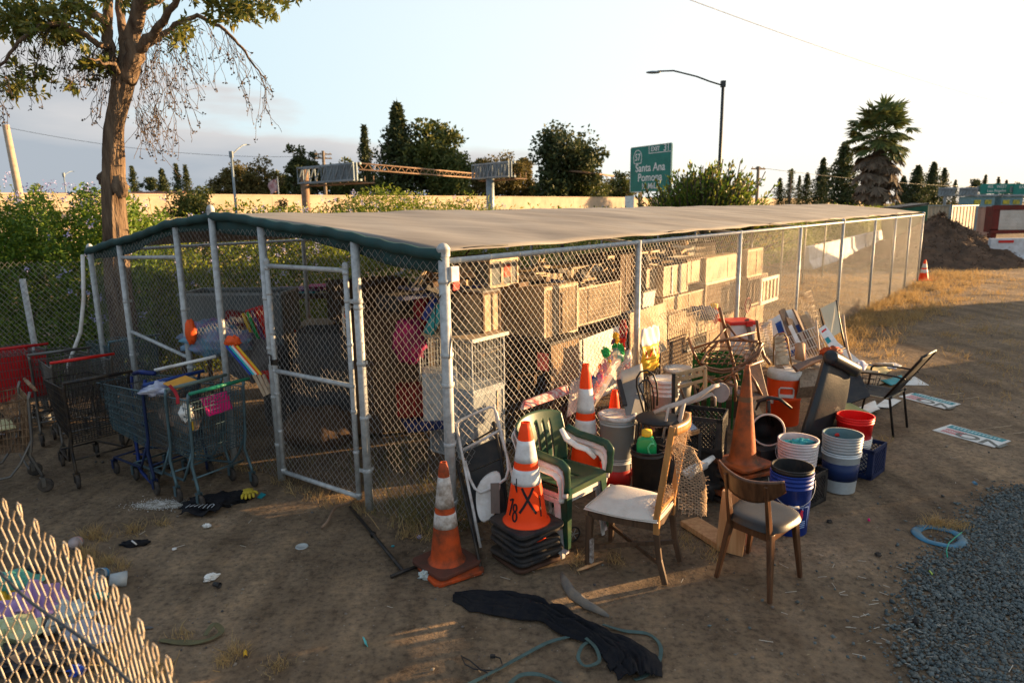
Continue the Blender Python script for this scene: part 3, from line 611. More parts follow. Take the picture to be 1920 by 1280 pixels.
# ---- hedge with pale blue flowers
def hedge(name, label, pts, hts, wd, n, mats, nf=0, leaf=.07, shoots=0, seed=1, rough=.35, topbias=1.):
    rs = np.random.RandomState(seed); pts = np.array([tuple(V(p).xy) for p in pts]); seg = np.linalg.norm(np.diff(pts, axis=0), axis=1); cum = np.concatenate([[0], np.cumsum(seg)]); Lt = cum[-1]
    def at(u): return np.stack([np.interp(u, cum, pts[:, 0]), np.interp(u, cum, pts[:, 1])], 1), np.interp(u, cum, hts)
    u = rs.uniform(0, Lt, n); c, h = at(u); c2, _ = at(np.minimum(u+.05, Lt)); c1, _ = at(np.maximum(u-.05, 0)); tg = c2-c1; tg /= np.linalg.norm(tg, axis=1, keepdims=True); nr = np.stack([tg[:, 1], -tg[:, 0]], 1)
    a = rs.uniform(0, PI, n)
    lump = 1+rough*.5*(np.sin(u*2.1+a*2)+np.sin(u*5.3+a*5+1)+.7*np.sin(u*11+a*7))*.4
    rr = (rs.uniform(.3, 1, n)**.35)*lump
    x = np.cos(a)*wd*rr; z = np.abs(np.sin(a))**.8*h*rr; z = np.where(rs.rand(n) < .25, z*rs.rand(n), z)
    P = np.stack([c[:, 0]+nr[:, 0]*x, c[:, 1]+nr[:, 1]*x, z+.02], 1)
    org = V((float(pts[0][0]), float(pts[0][1]), 0)); t = thing(name, label, 'hedge' if 'hedge' in name else 'plants', org); P -= np.array(org)
    v, f = leaves(P, leaf*rs.uniform(.6, 1.4, n), leaf*.45, rs=rs); tag(npmesh('foliage', v, f, mats[0], t), kind='stuff')
    if shoots:
        us = rs.uniform(0, Lt, shoots); cs, hs = at(us); Q = []; A_ = []; B_ = []
        for i in range(shoots):
            L = rs.uniform(.12, .45); d = np.array([rs.normal(0, .25), rs.normal(0, .25), 1]); o_ = np.array([cs[i, 0]+rs.normal(0, wd*.45), cs[i, 1]+rs.normal(0, wd*.45), hs[i]*.88])-np.array(org)
            k = 9; q = o_+d*L*np.linspace(0, 1, k)[:, None]+rs.normal(0, .02, (k, 3)); Q.append(q); A_.append(o_); B_.append(o_+d*L)
        Q = np.concatenate(Q); v, f = leaves(Q, leaf*.8, leaf*.3, rs=rs); tag(npmesh('young_shoots', v, f, mats[1], t), kind='stuff'); tag(seg_tubes('stems', np.array(A_), np.array(B_), .004, mats[1], t), kind='stuff')
    if nf:
        uf = rs.uniform(0, Lt, nf); c, h = at(uf); a = rs.uniform(.3, PI-.1, nf); rr = rs.uniform(.96, 1.1, nf)
        tg2 = (at(np.minimum(uf+.05, Lt))[0]-at(np.maximum(uf-.05, 0))[0]); tg2 /= np.linalg.norm(tg2, axis=1, keepdims=True)
        x = np.cos(a)*wd*rr; z = np.sin(a)**.8*h*rr; P = np.stack([c[:, 0]+tg2[:, 1]*x, c[:, 1]-tg2[:, 0]*x, z], 1)-np.array(org)
        P = np.repeat(P, 14, 0)+rs.normal(0, .026, (nf*14, 3)); v, f = leaves(P, .03, .026, rs=rs); tag(npmesh('blossoms', v, f, FLOW, t), kind='stuff')
    b = MB(); k = int(Lt/1.2)
    for i in range(k):
        c, h = at(np.array([i*1.2+.4])); c = c[0]-np.array(org)[:2]
        for j in range(3): b.tube([(c[0], c[1], 0), (c[0]+rs.normal(0, .2), c[1]+rs.normal(0, .2), h[0]*.5), (c[0]+rs.normal(0, .4), c[1]+rs.normal(0, .4), h[0]*.85)], [.02, .012, .004], 5)
    tag(b.build('branches', TRUNKM, t), kind='stuff'); return t
hedge('flowering_hedge', 'tall green hedge dotted with pale blue flowers behind the left chain link fence', [(-14, 10.6), (-9.5, 10.5), (-6.6, 10.2), (-5.2, 10.4)], [2.95, 2.85, 2.75, 2.45], 1.15, 120000, (LF_HD, LF_BR), 520, .075, 110, 3)
hedge('flowering_hedge', 'lower flowering hedge running along behind the kennel enclosure', [E(1.6, 8.0), E(4, 7.9), E(7, 8.0), E(11, 8.1)], [2.2, 2.32, 2.7, 2.32], 1.2, 100000, (LF_BR, LF_BR), 300, .075, 220, 4)
hedge('roadside_weeds', 'long bank of weeds and brush along the back of the yard', [E(11, 8.3), E(18, 7.8), E(26, 7.0), E(40, 6.6), E(62, 6.6)], [2.3, 2.2, 2.1, 2.1, 2.0], 1.5, 76000, (LF_BR, LF_BR), 60, .12, 200, 5)
hedge('roadside_weeds', 'thin yellow green weeds in front of the low cream wall', [E(2, 22), E(16, 20), E(30, 18), E(50, 18)], [2.3, 2.2, 2.2, 2.2], .9, 15000, (LF_BR, LF_BR), 60, .12, 240, 6)
# ---- fence at the far left, carrying on from the enclosure
lf = thing('chain_link_fence', 'chain link fence with a leaning post in front of the flowering hedge', 'fence', tuple(E(0, EW)))
o_ = V(E(0, EW)); UL = V((-1, .015, 0)).normalized()
chain('fence_mesh', (0, 0, 0), UL, 5.6, .03, 1.93, WIRE, lf, seed=9)
MB().tube([V((0, 0, .06)), UL*5.6+V((0, 0, .06))], .006, 5).build('tension_wire', GALV, lf)
post(UL*.35+V((-.45, .05, 0)), 1.72, .033, cap=False, par=lf, name='post', lean=(-.06, .0)); post(UL*3.3, 1.95, .03, par=lf)
dp = thing('drain_pipe', 'bent white pipe leaning against the left chain link fence', 'pipe', (0, 0, 0))
MB().tube([D(155, 478, 7.75), D(157, 560, 7.75), D(151, 622, 7.7), D(126, 690, 7.6), D(124, 700, 7.6)], .021, 8).build('pipe_tube', WHITEP, dp)

# ---- foreground-left big tree
def bigtree():
    Y = 9.4; t = thing('shade_tree', 'tall rough barked tree with hanging bare twigs rising behind the enclosure', 'tree', tuple(D(218, 560, Y).xy)+(0,)); o = V(t.location)
    def q(px, py, dy=0): return D(px, py, Y+dy)-o
    b = MB()
    base = q(221, 560); trunk = [V((base.x+.02, base.y, -.1)), V((base.x, base.y, .5)), q(219, 470), q(214, 400), q(212, 350), q(212, 295), q(215, 240), q(224, 190), q(234, 140)]
    wpx = [28, 23, 20, 18, 16.5, 16, 16, 17, 17.5]; rr = [w_*Y/FP for w_ in wpx]
    P = []; Rr = []
    for i in range(len(trunk)-1):
        for k in range(12): P.append(trunk[i].lerp(trunk[i+1], k/12)); Rr.append(rr[i]+(rr[i+1]-rr[i])*k/12)
    P.append(trunk[-1]); Rr.append(rr[-1])
    nn = 48; vs = []
    for i, (p, r) in enumerate(zip(P, Rr)):
        for j in range(nn):
            a = 2*PI*j/nn; d = V((math.cos(a), math.sin(a), 0)); k = 1+.20*mnoise.noise(V((d.x*2.2, d.y*2.2, p.z*.9)))+.22*mnoise.noise(V((d.x*5, d.y*5, p.z*1.6+5)))+.06*mnoise.noise(V((d.x*14, d.y*14, p.z*5)))
            vs.append(p+d*r*k)
    m = len(P); b.add(vs, [(i*nn+j, i*nn+(j+1) % nn, (i+1)*nn+(j+1) % nn, (i+1)*nn+j) for i in range(m-1) for j in range(nn)], True)
    b.blob(q(193, 335), (.07, .07, .09), 5, .4, 8); b.blob(q(226, 350, -.15), (.09, .07, .14), 7, .5, 8)
    b.build('trunk', BARK, t)
    def limb(pts, r0, r1, name='branch'):
        pp = []; 
        for i in range(len(pts)-1):
            for k in range(4): pp.append(pts[i].lerp(pts[i+1], k/4)+V([RN.gauss(0, .008) for _ in range(3)]))
        pp.append(pts[-1]); k = len(pp); MB().tube(pp, [r0+(r1-r0)*i/(k-1) for i in range(k)], 9).build(name, BARK, t); return pp
    limb([q(236, 170), q(230, 140, .0), q(214, 128, .05), q(203, 90, .1), q(201, 30, .2), q(206, -60, .4)], .105, .05)
    limb([q(234, 140), q(232, 100, .1), q(231, 70, .2), q(222, 0, .5), q(215, -70, .8)], .075, .04)
    limb([q(235, 150), q(252, 105, -.05), q(250, 65, -.1), q(262, 10, -.2), q(275, -70, -.4)], .13, .07)
    limb([q(252, 105), q(272, 80, -.2), q(292, 58, -.3), q(318, 22, -.5), q(350, -30, -.7)], .075, .03)
    r1 = limb([q(256, 100), q(280, 82, .2), q(302, 68, .3), q(338, 42, .4), q(370, 29, .5), q(412, 48, .5), q(448, 82, .5), q(470, 115, .5), q(500, 148, .5)], .05, .008)
    l1 = limb([q(203, 90), q(186, 84, -.1), q(152, 60, -.2), q(112, 47, -.3), q(76, 47, -.4), q(34, 78, -.5), q(0, 124, -.6), q(-30, 150, -.6)], .045, .012)
    l2 = limb([q(228, 150), q(216, 120, -.3), q(190, 118, -.6), q(165, 110, -.8)], .03, .006)
    limb([q(262, 20), q(330, -20, .4), q(430, -40, .5), q(540, -30, .6)], .05, .012); limb([q(201, 40), q(120, -10, 0), q(30, -30, .2), q(-60, -20, .3)], .06, .02)
    # hanging bare twigs
    A_, B_ = [], []
    rn = random.Random(4); fruit = []
    def twig(p, L, side):
        p = V(p); d = V((side*rn.uniform(.1, .7), rn.uniform(-.3, .3), -rn.uniform(.2, 1))).normalized(); n_ = max(3, int(L/.06))
        for i in range(n_):
            nx = p+d*.06; A_.append(tuple(p)); B_.append(tuple(nx)); p = nx; d = (d+V((rn.gauss(0, .16), rn.gauss(0, .16), -.13+rn.gauss(0, .06)))).normalized()
            if rn.random() < .22 and L > .25: 
                e = p; dd = (d+V((rn.gauss(0, .6), rn.gauss(0, .5), rn.gauss(0, .3)))).normalized()
                for _ in range(rn.randint(3, 8)): f_ = e+dd*.045; A_.append(tuple(e)); B_.append(tuple(f_)); e = f_; dd = (dd+V((rn.gauss(0, .2), rn.gauss(0, .2), -.12))).normalized()
                if rn.random() < .6: fruit.append(tuple(e))
        fruit.append(tuple(p))
    for i in range(46): twig(r1[rn.randrange(4, len(r1))], rn.uniform(.3, 1.0), rn.choice((-.6, .4, 1)))
    for i in range(16): twig(q(rn.uniform(255, 330), rn.uniform(95, 190), rn.uniform(-.2, .6)), rn.uniform(.4, 1.1), rn.choice((-1, .3, .6)))
    for i in range(24): twig(q(rn.uniform(240, 330), rn.uniform(20, 120), rn.uniform(-.2, .6)), rn.uniform(.5, 1.2), rn.choice((-.4, .6)))
    for i in range(80): twig(l1[rn.randrange(0, len(l1))], rn.uniform(.2, .7), rn.choice((-.8, .5)))
    for i in range(30): twig(q(rn.uniform(170, 235), rn.uniform(60, 170), rn.uniform(-.3, .3)), rn.uniform(.2, .6), -.5)
    for i in range(12): twig(q(rn.uniform(248, 262), rn.uniform(185, 225), 0), rn.uniform(.3, .55), .5)
    tag(seg_tubes('twigs', np.array(A_), np.array(B_), .0034, TRUNKM, t), kind='stuff')
    F = np.repeat(np.array(fruit), 4, 0)+NR.normal(0, .012, (len(fruit)*4, 3)); v, f = leaves(F, .035, .025); tag(npmesh('dry_buds', v, f, TRUNKM, t), kind='stuff')
    # leaf clusters
    cl = [(20, 10, 60, 42, 900), (95, 28, 60, 45, 1000), (60, 55, 50, 25, 500), (150, 15, 45, 25, 450), (118, 58, 26, 20, 260), (20, 45, 35, 25, 500), (140, 75, 20, 14, 140), (160, 122, 26, 20, 240), (195, 118, 22, 22, 240), (140, 160, 14, 16, 90), (30, 150, 36, 34, 330), (85, 135, 22, 26, 170), (8, 175, 22, 12, 120), (65, 172, 12, 8, 30), (340, 62, 30, 22, 200), (330, 72, 16, 10, 60), (455, 18, 50, 28, 520), (500, 8, 55, 18, 350), (430, 5, 40, 22, 300), (545, -8, 40, 12, 150), (410, 35, 24, 16, 120), (375, -10, 60, 14, 200), (235, 5, 20, 14, 90), (180, 55, 16, 12, 60), (260, -20, 90, 30, 600)]
    P = []; Tt = []
    for (x, y, rx, ry, k) in cl:
        k = int(k*.72)
        ns = max(3, k//12)     # sprays of leaves
        for _ in range(ns):
            c = q(x+NR.normal(0, rx*.5), y+NR.normal(0, ry*.5), NR.normal(0, .25)-.1); d0 = NR.normal(0, .7, 3); d0[2] -= .25
            pp = np.array(c)+NR.normal(0, .025, (12, 3)); dd = d0+NR.normal(0, .75, (12, 3)); P.append(pp); Tt.append(dd)
    P = np.concatenate(P); T = np.concatenate(Tt); T /= np.linalg.norm(T, axis=1, keepdims=True); N_ = NR.normal(size=P.shape)+np.array([0, 0, .8]); N_ -= T*(N_*T).sum(1, keepdims=True)
    v, f = leaves(P, NR.uniform(.07, .14, len(P)), NR.uniform(.03, .045, len(P)), N=N_, T=T); npmesh('crown', v, f, LF_TR, t)
bigtree()
# ---- far trees
TG = 'trees beyond the freeway'
specs = [(255, 312, 26, 95, 'con', 'slim conifer just right of the near tree trunk'), (285, 322, 26, 92, 'pine', 'thin dark tree second right of the near trunk'), (310, 318, 30, 95, 'con', 'small conifer above the brown roof'), (337, 308, 26, 90, 'con', 'pointed small conifer above the brown roof end'), (354, 310, 24, 98, 'con', 'narrow conifer at the left end of the freeway wall'),
 (425, 304, 46, 88, 'broad', 'rounded olive tree behind the curved street lamp'), (455, 292, 50, 92, 'broad', 'golden olive tree right of the curved street lamp'), (490, 291, 56, 90, 'broad', 'wide olive tree left of the flag'), (528, 312, 40, 96, 'broad', 'dark low tree behind the flag'), (562, 268, 36, 84, 'pine', 'tall ragged pine above the left overhead sign'), (585, 270, 34, 88, 'pine', 'second ragged pine beside the utility cross pole'), (608, 300, 40, 90, 'broad', 'dark tree behind the cross pole'), (645, 292, 50, 100, 'broad', 'dark tree behind the left overhead sign panel'), (690, 236, 30, 86, 'con', 'tall slender conifer between the two overhead signs'),
 (700, 320, 60, 90, 'broad', 'low dark tree under the truss beam'), (752, 197, 70, 92, 'con', 'tallest conifer with a pointed top, left of the broad dark tree'), (808, 222, 96, 94, 'broad', 'broad dark evergreen tree beside the tallest conifer'), (850, 275, 66, 90, 'broad', 'dark tree at the right side of the broad evergreen'), (912, 276, 52, 104, 'broad', 'open olive tree behind the right overhead sign'), (955, 282, 56, 106, 'broad', 'sparse olive tree right of the right overhead sign'), (985, 285, 34, 108, 'broad', 'small golden sparse tree between the sign and the round pine'), (1062, 234, 104, 96, 'pine', 'large round crowned pine near the middle of the view'), (1040, 320, 70, 100, 'broad', 'low dark tree under the round pine, left side'), (1100, 318, 64, 99, 'broad', 'low dark tree under the round pine, right side'), (1165, 312, 46, 110, 'broad', 'dark tree left of the green exit sign'), (1150, 335, 80, 112, 'broad', 'low scrubby tree left of the green exit sign'),
 (1460, 335, 24, 120, 'con', 'small conifer right of the utility pole'), (1480, 318, 18, 130, 'con', 'thin conifer third left of the tall dark conifer'), (1496, 330, 16, 126, 'con', 'short conifer second left of the tall dark conifer'), (1510, 325, 26, 120, 'con', 'short broad conifer left of the tall dark conifer'), (1538, 298, 32, 115, 'con', 'mid sized conifer beside the tall dark conifer'), (1576, 268, 52, 105, 'con', 'tall dark conifer just left of the palm'), (1600, 335, 26, 120, 'con', 'low conifer against the palm trunk'),
 (1715, 312, 40, 105, 'con', 'dark conifer right of the palm'), (1744, 306, 34, 108, 'con', 'second dark conifer right of the palm'), (1765, 316, 26, 112, 'con', 'third thinner conifer right of the palm'), (1690, 332, 30, 110, 'con', 'pale thin conifer right of the palm'), (1787, 338, 16, 120, 'con', 'tiny conifer above the tan panels'), (1822, 322, 24, 112, 'pine', 'leaning ragged pine left of the green overhead sign'), (1842, 328, 14, 115, 'con', 'thin conifer left of the green overhead sign'), (1866, 332, 14, 120, 'con', 'small conifer above the green overhead sign'), (1882, 338, 14, 121, 'con', 'smaller conifer above the green overhead sign'), (1902, 330, 26, 122, 'pine', 'ragged small pine at the right edge of the view'), (1960, 326, 40, 118, 'con', 'conifer past the right edge')]
for i, (px, py, w_, Y, k, lb) in enumerate(specs):
    if px > 1925: continue
    bgtree(px, py, w_*(1.5 if k == 'con' else 1.35), Y, k, lb, TG, mat=(LF_OL if 'olive' in lb or 'golden' in lb or 'scrubby' in lb else None), seed=i, dens=(2.2 if w_ > 60 else .9 if w_ < 30 else 1.6))
bgtree(375, 338, 110, 44, 'broad', 'wide dark green bush in front of the freeway wall', None, LF_MD, 'large_bush', 77, 1.6)
bgtree(68, 335, 38, 46, 'broad', 'small bright green tree beside the leaning utility pole', None, LF_MD, 'small_tree', 78, 1)
bgtree(518, 370, 50, 40, 'broad', 'low green bush in front of the tan freeway wall', None, LF_OL, 'small_bush', 79, 1)
# two fan palms in the conifer row
def fanpalm(px, pyt, wpx, Y, label, nfr=70, skirt=True, seed=0, sk=.62):
    rs = np.random.RandomState(seed); p = D(px, 385, Y); h = HZ(p.x, Y, pyt); R_ = wpx*Y/FP/2; t = thing('fan_palm', label, 'palm tree', (p.x, Y, 0)); zc = h-R_*.95
    MB().tube([(0, 0, -.1), (.1, 0, zc*.5), (0, 0, zc)], [R_*.22, R_*.16, R_*.13], 10).build('trunk', TRUNKM, t)
    def fans(K, zlo, zhi, elo, ehi, rl, mat, name, droop):
        Pv, Lv, Wv, Nv, Tv = [], [], [], [], []; A_, B_ = [], []
        for i in range(K):
            a = rs.uniform(0, 6.28); e = rs.uniform(elo, ehi); z = rs.uniform(zlo, zhi); d = np.array([math.cos(a)*math.cos(e), math.sin(a)*math.cos(e), math.sin(e)]); st = np.array([0, 0, z])+d*R_*.08
            c = st+d*R_*rl*rs.uniform(.45, .68); A_.append(st); B_.append(c); side = np.cross(d, [0, 0, 1]); side /= np.linalg.norm(side)+1e-6; up = np.cross(side, d)
            for k in range(19):
                f_ = (k-9)/9*1.9; dd = d*math.cos(f_)+side*math.sin(f_)+np.array([0, 0, -droop*rs.uniform(.3, 1.)]); Pv.append(c); Tv.append(dd/np.linalg.norm(dd)); Nv.append(up+rs.normal(0, .3, 3)); Lv.append(R_*rl*.38*rs.uniform(.75, 1.1)); Wv.append(R_*.08)
        v, f = leaves(np.array(Pv), Lv, Wv, N=np.array(Nv), T=np.array(Tv), rs=rs); npmesh(name, v, f, mat, t); tag(seg_tubes('frond_stem', np.array(A_), np.array(B_), R_*.012, mat, t), kind='stuff')
    fans(nfr, zc-.15*R_, zc+.2*R_, -.8, 1.35, 1.0, LF_PM, 'crown', .7)
    if skirt: fans(int(nfr*1.8), zc*.55, zc-.05*R_, -1.35, -.6, .95, LF_DP, 'dead_frond_skirt', .9); fans(int(nfr*1.6), zc*.12, zc*.6, -1.45, -1.05, .72, LF_DP, 'dead_frond_skirt', 1.2)
    return t
fanpalm(1640, 190, 128, 62, 'tall fan palm with a thick skirt of dead fronds', 76, True, 3)
fanpalm(1479, 316, 18, 118, 'small distant fan palm in the conifer row', 24, False, 4)
bushp = D(1315, 385, 24)
def bigbush():
    rs = np.random.RandomState(9); t = thing('oleander_bush', 'big spiky green bush in front of the green exit sign', 'bush', (bushp.x, 24, 0)); P = []; T = []; A_ = []; B_ = []
    for i in range(760):
        a = rs.uniform(0, 6.28); e = rs.uniform(.35, 1.5); d = np.array([math.cos(a)*math.cos(e), math.sin(a)*math.cos(e), math.sin(e)]); L = rs.uniform(.72, 1.0)*(4.0*math.sin(e)**.8*.98 if e > .9 else 3.0)*(.88 if d[0] < 0 else .95)
        o = np.array([rs.normal(0, .35), rs.normal(0, .35), .3]); A_.append(o); B_.append(o+d*L); k = 34; u = rs.uniform(.35, 1.0, k)[:, None]; q = o+d*L*u+rs.normal(0, .06, (k, 3)); P.append(q); T.append(d+rs.normal(0, .55, (k, 3)))
    P = np.concatenate(P); T = np.concatenate(T); P[:, 0] *= 1.12; P[:, 1] *= 1.0
    v, f = leaves(P, rs.uniform(.12, .26, len(P)), .085, T=T, N=np.cross(T, rs.normal(size=T.shape)), rs=rs); npmesh('foliage', v, f, LF_BU, t); tag(seg_tubes('branches', np.array(A_)*[1.12, 1, 1], np.array(B_)*[1.12, 1, 1], .02, TRUNKM, t), kind='stuff')
bigbush()
# ---- street lamps, poles, lines
def lamp(px, pyt, px2, py2, Y, label, rp, mat, s=1.):
    p = D(px, 385, Y); h = HZ(p.x, Y, pyt); t = thing('street_lamp', label, 'street lamp', (p.x, Y, 0)); e = D(px2, py2, Y+1)-V((p.x, Y, 0)); a = V((0, 0, h*.985))
    MB().tube([(0, 0, -.1), (0, 0, h)], [rp*1.5, rp], 10).build('pole', mat, t)
    m1 = a.lerp(e, .4)+V((0, 0, .25*s)); m2 = a.lerp(e, .75)+V((0, 0, .33*s)); MB().tube([a, a.lerp(e, .2)+V((0, 0, .1*s)), m1, m2, e+V((0, 0, .1*s))], rp*.55, 8).build('arm', mat, t)
    dr = (e-m2); dr.z = 0; dr.normalize(); b = MB(); c = e+dr*.25*s+V((0, 0, .05*s)); b.blob(c, (.5*s, .2*s, .09*s), 1, .02, 8); b.build('lamp_head', GRMET, t)
    b = MB(); b.box((0, 0, h-.05), (rp*3, rp*3, .35)); b.build('bracket', mat, t); return t
lamp(1346, 156, 1232, 137, 42, 'tall dark street lamp with a long arm reaching left', .085, DKMET, .9)
lamp(442, 288, 462, 272, 40, 'curved grey street lamp in front of the freeway wall', .06, GRMET, .35)
lamp(127, 327, 136, 322, 60, 'tiny distant street lamp left of the near tree', .05, GRMET, .25)
def pole(px, pyt, Y, r, label, lean=0, cross=1, mat=WOODP):
    p = D(px, 385, Y); h = HZ(p.x, Y, pyt); t = thing('utility_pole', label, 'utility pole', (p.x, Y, 0)); MB().tube([(0, 0, -.1), (lean, 0, h)], [r*1.3, r], 10).build('pole', mat, t)
    for k in range(cross):
        z = h*(.96-.05*k); MB().box((lean, 0, z), (1.9, .12, .14), rotm(0, 0, .5)).build('crossarm', WOODP, t)
        for i in (-.8, -.3, .3, .8): MB().lathe([(.0, 0), (.06, .02), (.03, .08), (.05, .12), (0, .16)], 8, Matrix.Translation((lean+i*math.cos(.5), i*math.sin(.5), z+.07))).build('insulator', GREYP, t)
    return t
pole(47, 234, 30, .13, 'leaning pale wooden utility pole at the far left', -.32, 0, pm('pale_pole', (.42, .33, .24), .9))
pole(612, 283, 80, .16, 'dark utility pole with crossarms between two pines', 0, 2)
pole(1418, 312, 70, .14, 'short utility pole right of the street lamp', 0, 1)
def wire(label, pts, r, n=14, sag=0):
    t = thing('power_line', label, 'power line', (0, 0, 0)); a, b_ = V(pts[0]), V(pts[1]); MB().tube([a.lerp(b_, i/n)-V((0, 0, sag*4*(i/n)*(1-i/n))) for i in range(n+1)], r, 5).build('cable', DKMET, t)
wire('thin dark power line crossing the sky at upper right', (D(1200, -35, 22), D(1990, 215, 60)), .011, 20, .5)
wire('faint power line running behind the left overhead sign', (D(-40, 228, 70), D(612, 292, 80)), .02, 20, 1.2)
wire('faint power line between the short utility pole and the palm', (D(1418, 314, 70), D(1990, 350, 110)), .02, 14, .8)
fl = thing('flag_pole', 'small flag hanging on a pole behind the freeway wall', 'flag', tuple(D(524, 385, 62).xy)+(0,)); h = HZ(fl.location.x, 62, 331)
MB().tube([(0, 0, 0), (0, 0, h)], .05, 8).build('pole', GRMET, fl)
def fg(u, v): return (-.05-u*.75-.1*math.sin(v*6), .12*math.sin(u*9), h-.15-v*1.1-u*.35)
fo = MB().grid(fg, 10, 8, .02).build('flag_cloth', pm('flag_red_white', (.6, .45, .45), .8, 0, (.3, .08, .1), .7, 2), fl)
# ---- overhead freeway sign frames seen from behind
def signback(name, label, x0, x1, yt, yb, Y0, Y1, postpx, ladder=None):
    a = D(x0, yt, Y0); b_ = D(x1, yt, Y1); c = (a+b_)/2; t = thing(name, label, 'road sign', (c.x, c.y, 0), heading(a, b_)); L = (V((b_.x-a.x, b_.y-a.y, 0))).length; zt = (a.z+b_.z)/2; zb = zt-(yb-yt)/FP*(Y0+Y1)/2
    n = 12; xs0 = -L/2+(L*.42 if ladder else 0)
    for i in range(n):
        u0 = xs0+(L/2-xs0)*i/n; u1 = xs0+(L/2-xs0)*(i+1)/n
        MB().box(((u0+u1)/2, -.1, (zt+zb)/2), ((u1-u0)*.93, .06, zt-zb-.1)).build('back_panel', GRMET, t)
    b = MB()
    for z in (zb+.1, zt-.1): b.beam((-L/2, .15, z), (L/2, .15, z), .12, .12); b.beam((-L/2, -.35, z), (L/2, -.35, z), .10, .10)
    m = 9
    for i in range(m): u = -L/2+L*i/m; b.beam((u, -.35, zb+.1), (u+L/m*.9, -.35, zt-.1), .07, .07)
    for i in range(m+1): u = -L/2+L*i/m; b.beam((u, -.35, zb+.1), (u, -.35, zt-.1), .05, .05)
    b.build('truss', GRMET, t)
    b = MB(); b.box((0, .6, zb-.05), (L*1.02, .9, .06)); 
    for i in range(8): b.tube([(-L/2+i*L/7, 1.0, zb-.05), (-L/2+i*L/7, 1.0, zb+.35)], .03, 5)
    b.build('catwalk', RUSTM, t)
    MB().tube([((postpx)*L, 0, -.1), ((postpx)*L, 0, zt-.2)], .26, 14).build('column', RUSTM if ladder else GRMET, t)
    return t, V((c.x, c.y, 0)), zt, zb
s1 = signback('overhead_sign', 'back of an overhead freeway sign on a rusty truss and column at left', 566, 672, 308, 342, 44, 40, -.47, True)
s2 = signback('overhead_sign', 'back of a smaller overhead freeway sign on a grey column in the middle', 893, 962, 304, 334, 46, 43, -.12)
b = MB(); p0 = D(672, 306, 40); p1 = D(895, 326, 58)
for dz in (0, -.35): b.tube([p0+V((0, 0, dz)), p1+V((0, 0, dz))], .05, 6)
for i in range(36): q = p0.lerp(p1, i/36); q2 = p0.lerp(p1, (i+1)/36); b.tube([q+V((0, 0, -.35 if i % 2 else 0)), q2+V((0, 0, 0 if i % 2 else -.35))], .022, 4)
tb = thing('truss_beam', 'long rusty truss beam spanning between the two overhead signs', 'truss', (0, 0, 0)); b.build('beam_truss', RUSTM, tb)
tb = thing('truss_beam', 'thin rusty truss beam with one post right of the middle sign', 'truss', (0, 0, 0)); b = MB(); p0 = D(1005, 322, 100); pm_ = D(1030, 318, 99); p1 = D(1085, 322, 92); p2 = D(1150, 330, 100)
b.tube([p0, pm_, p1, p2], .14, 6); q = D(1032, 320, 99); b.tube([(q.x, q.y, 0), tuple(q)], .14, 6); b.build('beam_truss', RUSTM, tb)
# ---- green exit sign
gs = thing('exit_sign', 'green freeway exit sign partly hidden by a big bush', 'road sign', (0, 0, 0)); 
SG = pm('sign_green', (.010, .20, .17), .45, 0, (.008, .13, .11), .35, 1.2); SW = pm('sign_white', (.75, .78, .78), .5)
Yl, Yr = 38.0, 35.2; pl = D(1183, 278, Yl); pr = D(1261, 266, Yr); plb = D(1188, 361, Yl); ux = V((pr.x-pl.x, pr.y-pl.y, 0)); SWd = ux.length; ux.normalize(); zt = (pl.z+pr.z)/2; zb = plb.z; SH = zt-zb
c = V(((pl.x+pr.x)/2, (pl.y+pr.y)/2, (zt+zb)/2)); gs.location = (c.x, c.y, 0); nrm = V((ux.y, -ux.x, 0))
MS = Matrix(((ux.x, 0, nrm.x, 0), (ux.y, 0, nrm.y, 0), (0, 1, 0, c.z), (0, 0, 0, 1)))    # sign plane -> object
def rrect(w_, h_, r, k=6):
    o = []
    for cx, cy, a0 in ((w_/2-r, h_/2-r, 0), (-w_/2+r, h_/2-r, PI/2), (-w_/2+r, -h_/2+r, PI), (w_/2-r, -h_/2+r, 1.5*PI)):
        for i in range(k+1): a = a0+PI/2*i/k; o.append((cx+r*math.cos(a), cy+r*math.sin(a)))
    return o
MB().prism(rrect(SWd, SH, .12), .05, MS).build('sign_panel', SG, gs)
def stroke(pts, wd, parent, M, mat, name, closed=False, z=.03):
    b = MB(); n_ = len(pts); q = pts+[pts[0]] if closed else pts
    for i in range(len(q)-1):
        a = V((q[i][0], q[i][1], z)); d = V((q[i+1][0], q[i+1][1], z)); dd = (d-a).normalized()*wd*.3; b.beam(M @ (a-dd), M @ (d+dd), wd, .012, up=M.to_3x3() @ V((0, 0, 1)))
    return b.build(name, mat, parent)
stroke(rrect(SWd*.985, SH*.985, .1), .03, gs, MS, SW, 'border', True)
shx, shy = -SWd*.31, SH*.25
shp = [(shx+.33*math.cos(a)*(1 if math.sin(a) > 0 else .95), shy+(.40*math.sin(a) if math.sin(a) > 0 else -.28*min(1, abs(math.sin(a))*2.4))) for a in np.linspace(0, 2*PI, 26)[:-1]]
stroke(shp, .045, gs, MS, SW, 'route_shield', True)
fz = Matrix.Translation((0, 0, .033))
def tx(s_, x_, y_, sz, sxx=1.): text(s_, sz, SW, gs, MS @ Matrix.Translation((x_, y_, .033)), sx=sxx, bold=.008, ext=.004)
tx('57', shx, shy+.02, .5, .85); tx('EXIT', SWd*.12, SH*.405, .30, 1.1); tx('31', SWd*.385, SH*.41, .5, .95)
tx('Santa Ana', 0, SH*.02, .58, 1.0); tx('Pomona', 0, -SH*.19, .58, 1.0); tx('½ MILE', SWd*.02, -SH*.38, .42, 1.05)
stroke([(-SWd*.03, SH*.49), (-SWd*.03, SH*.325), (SWd*.49, SH*.325)], .035, gs, MS, SW, 'border')
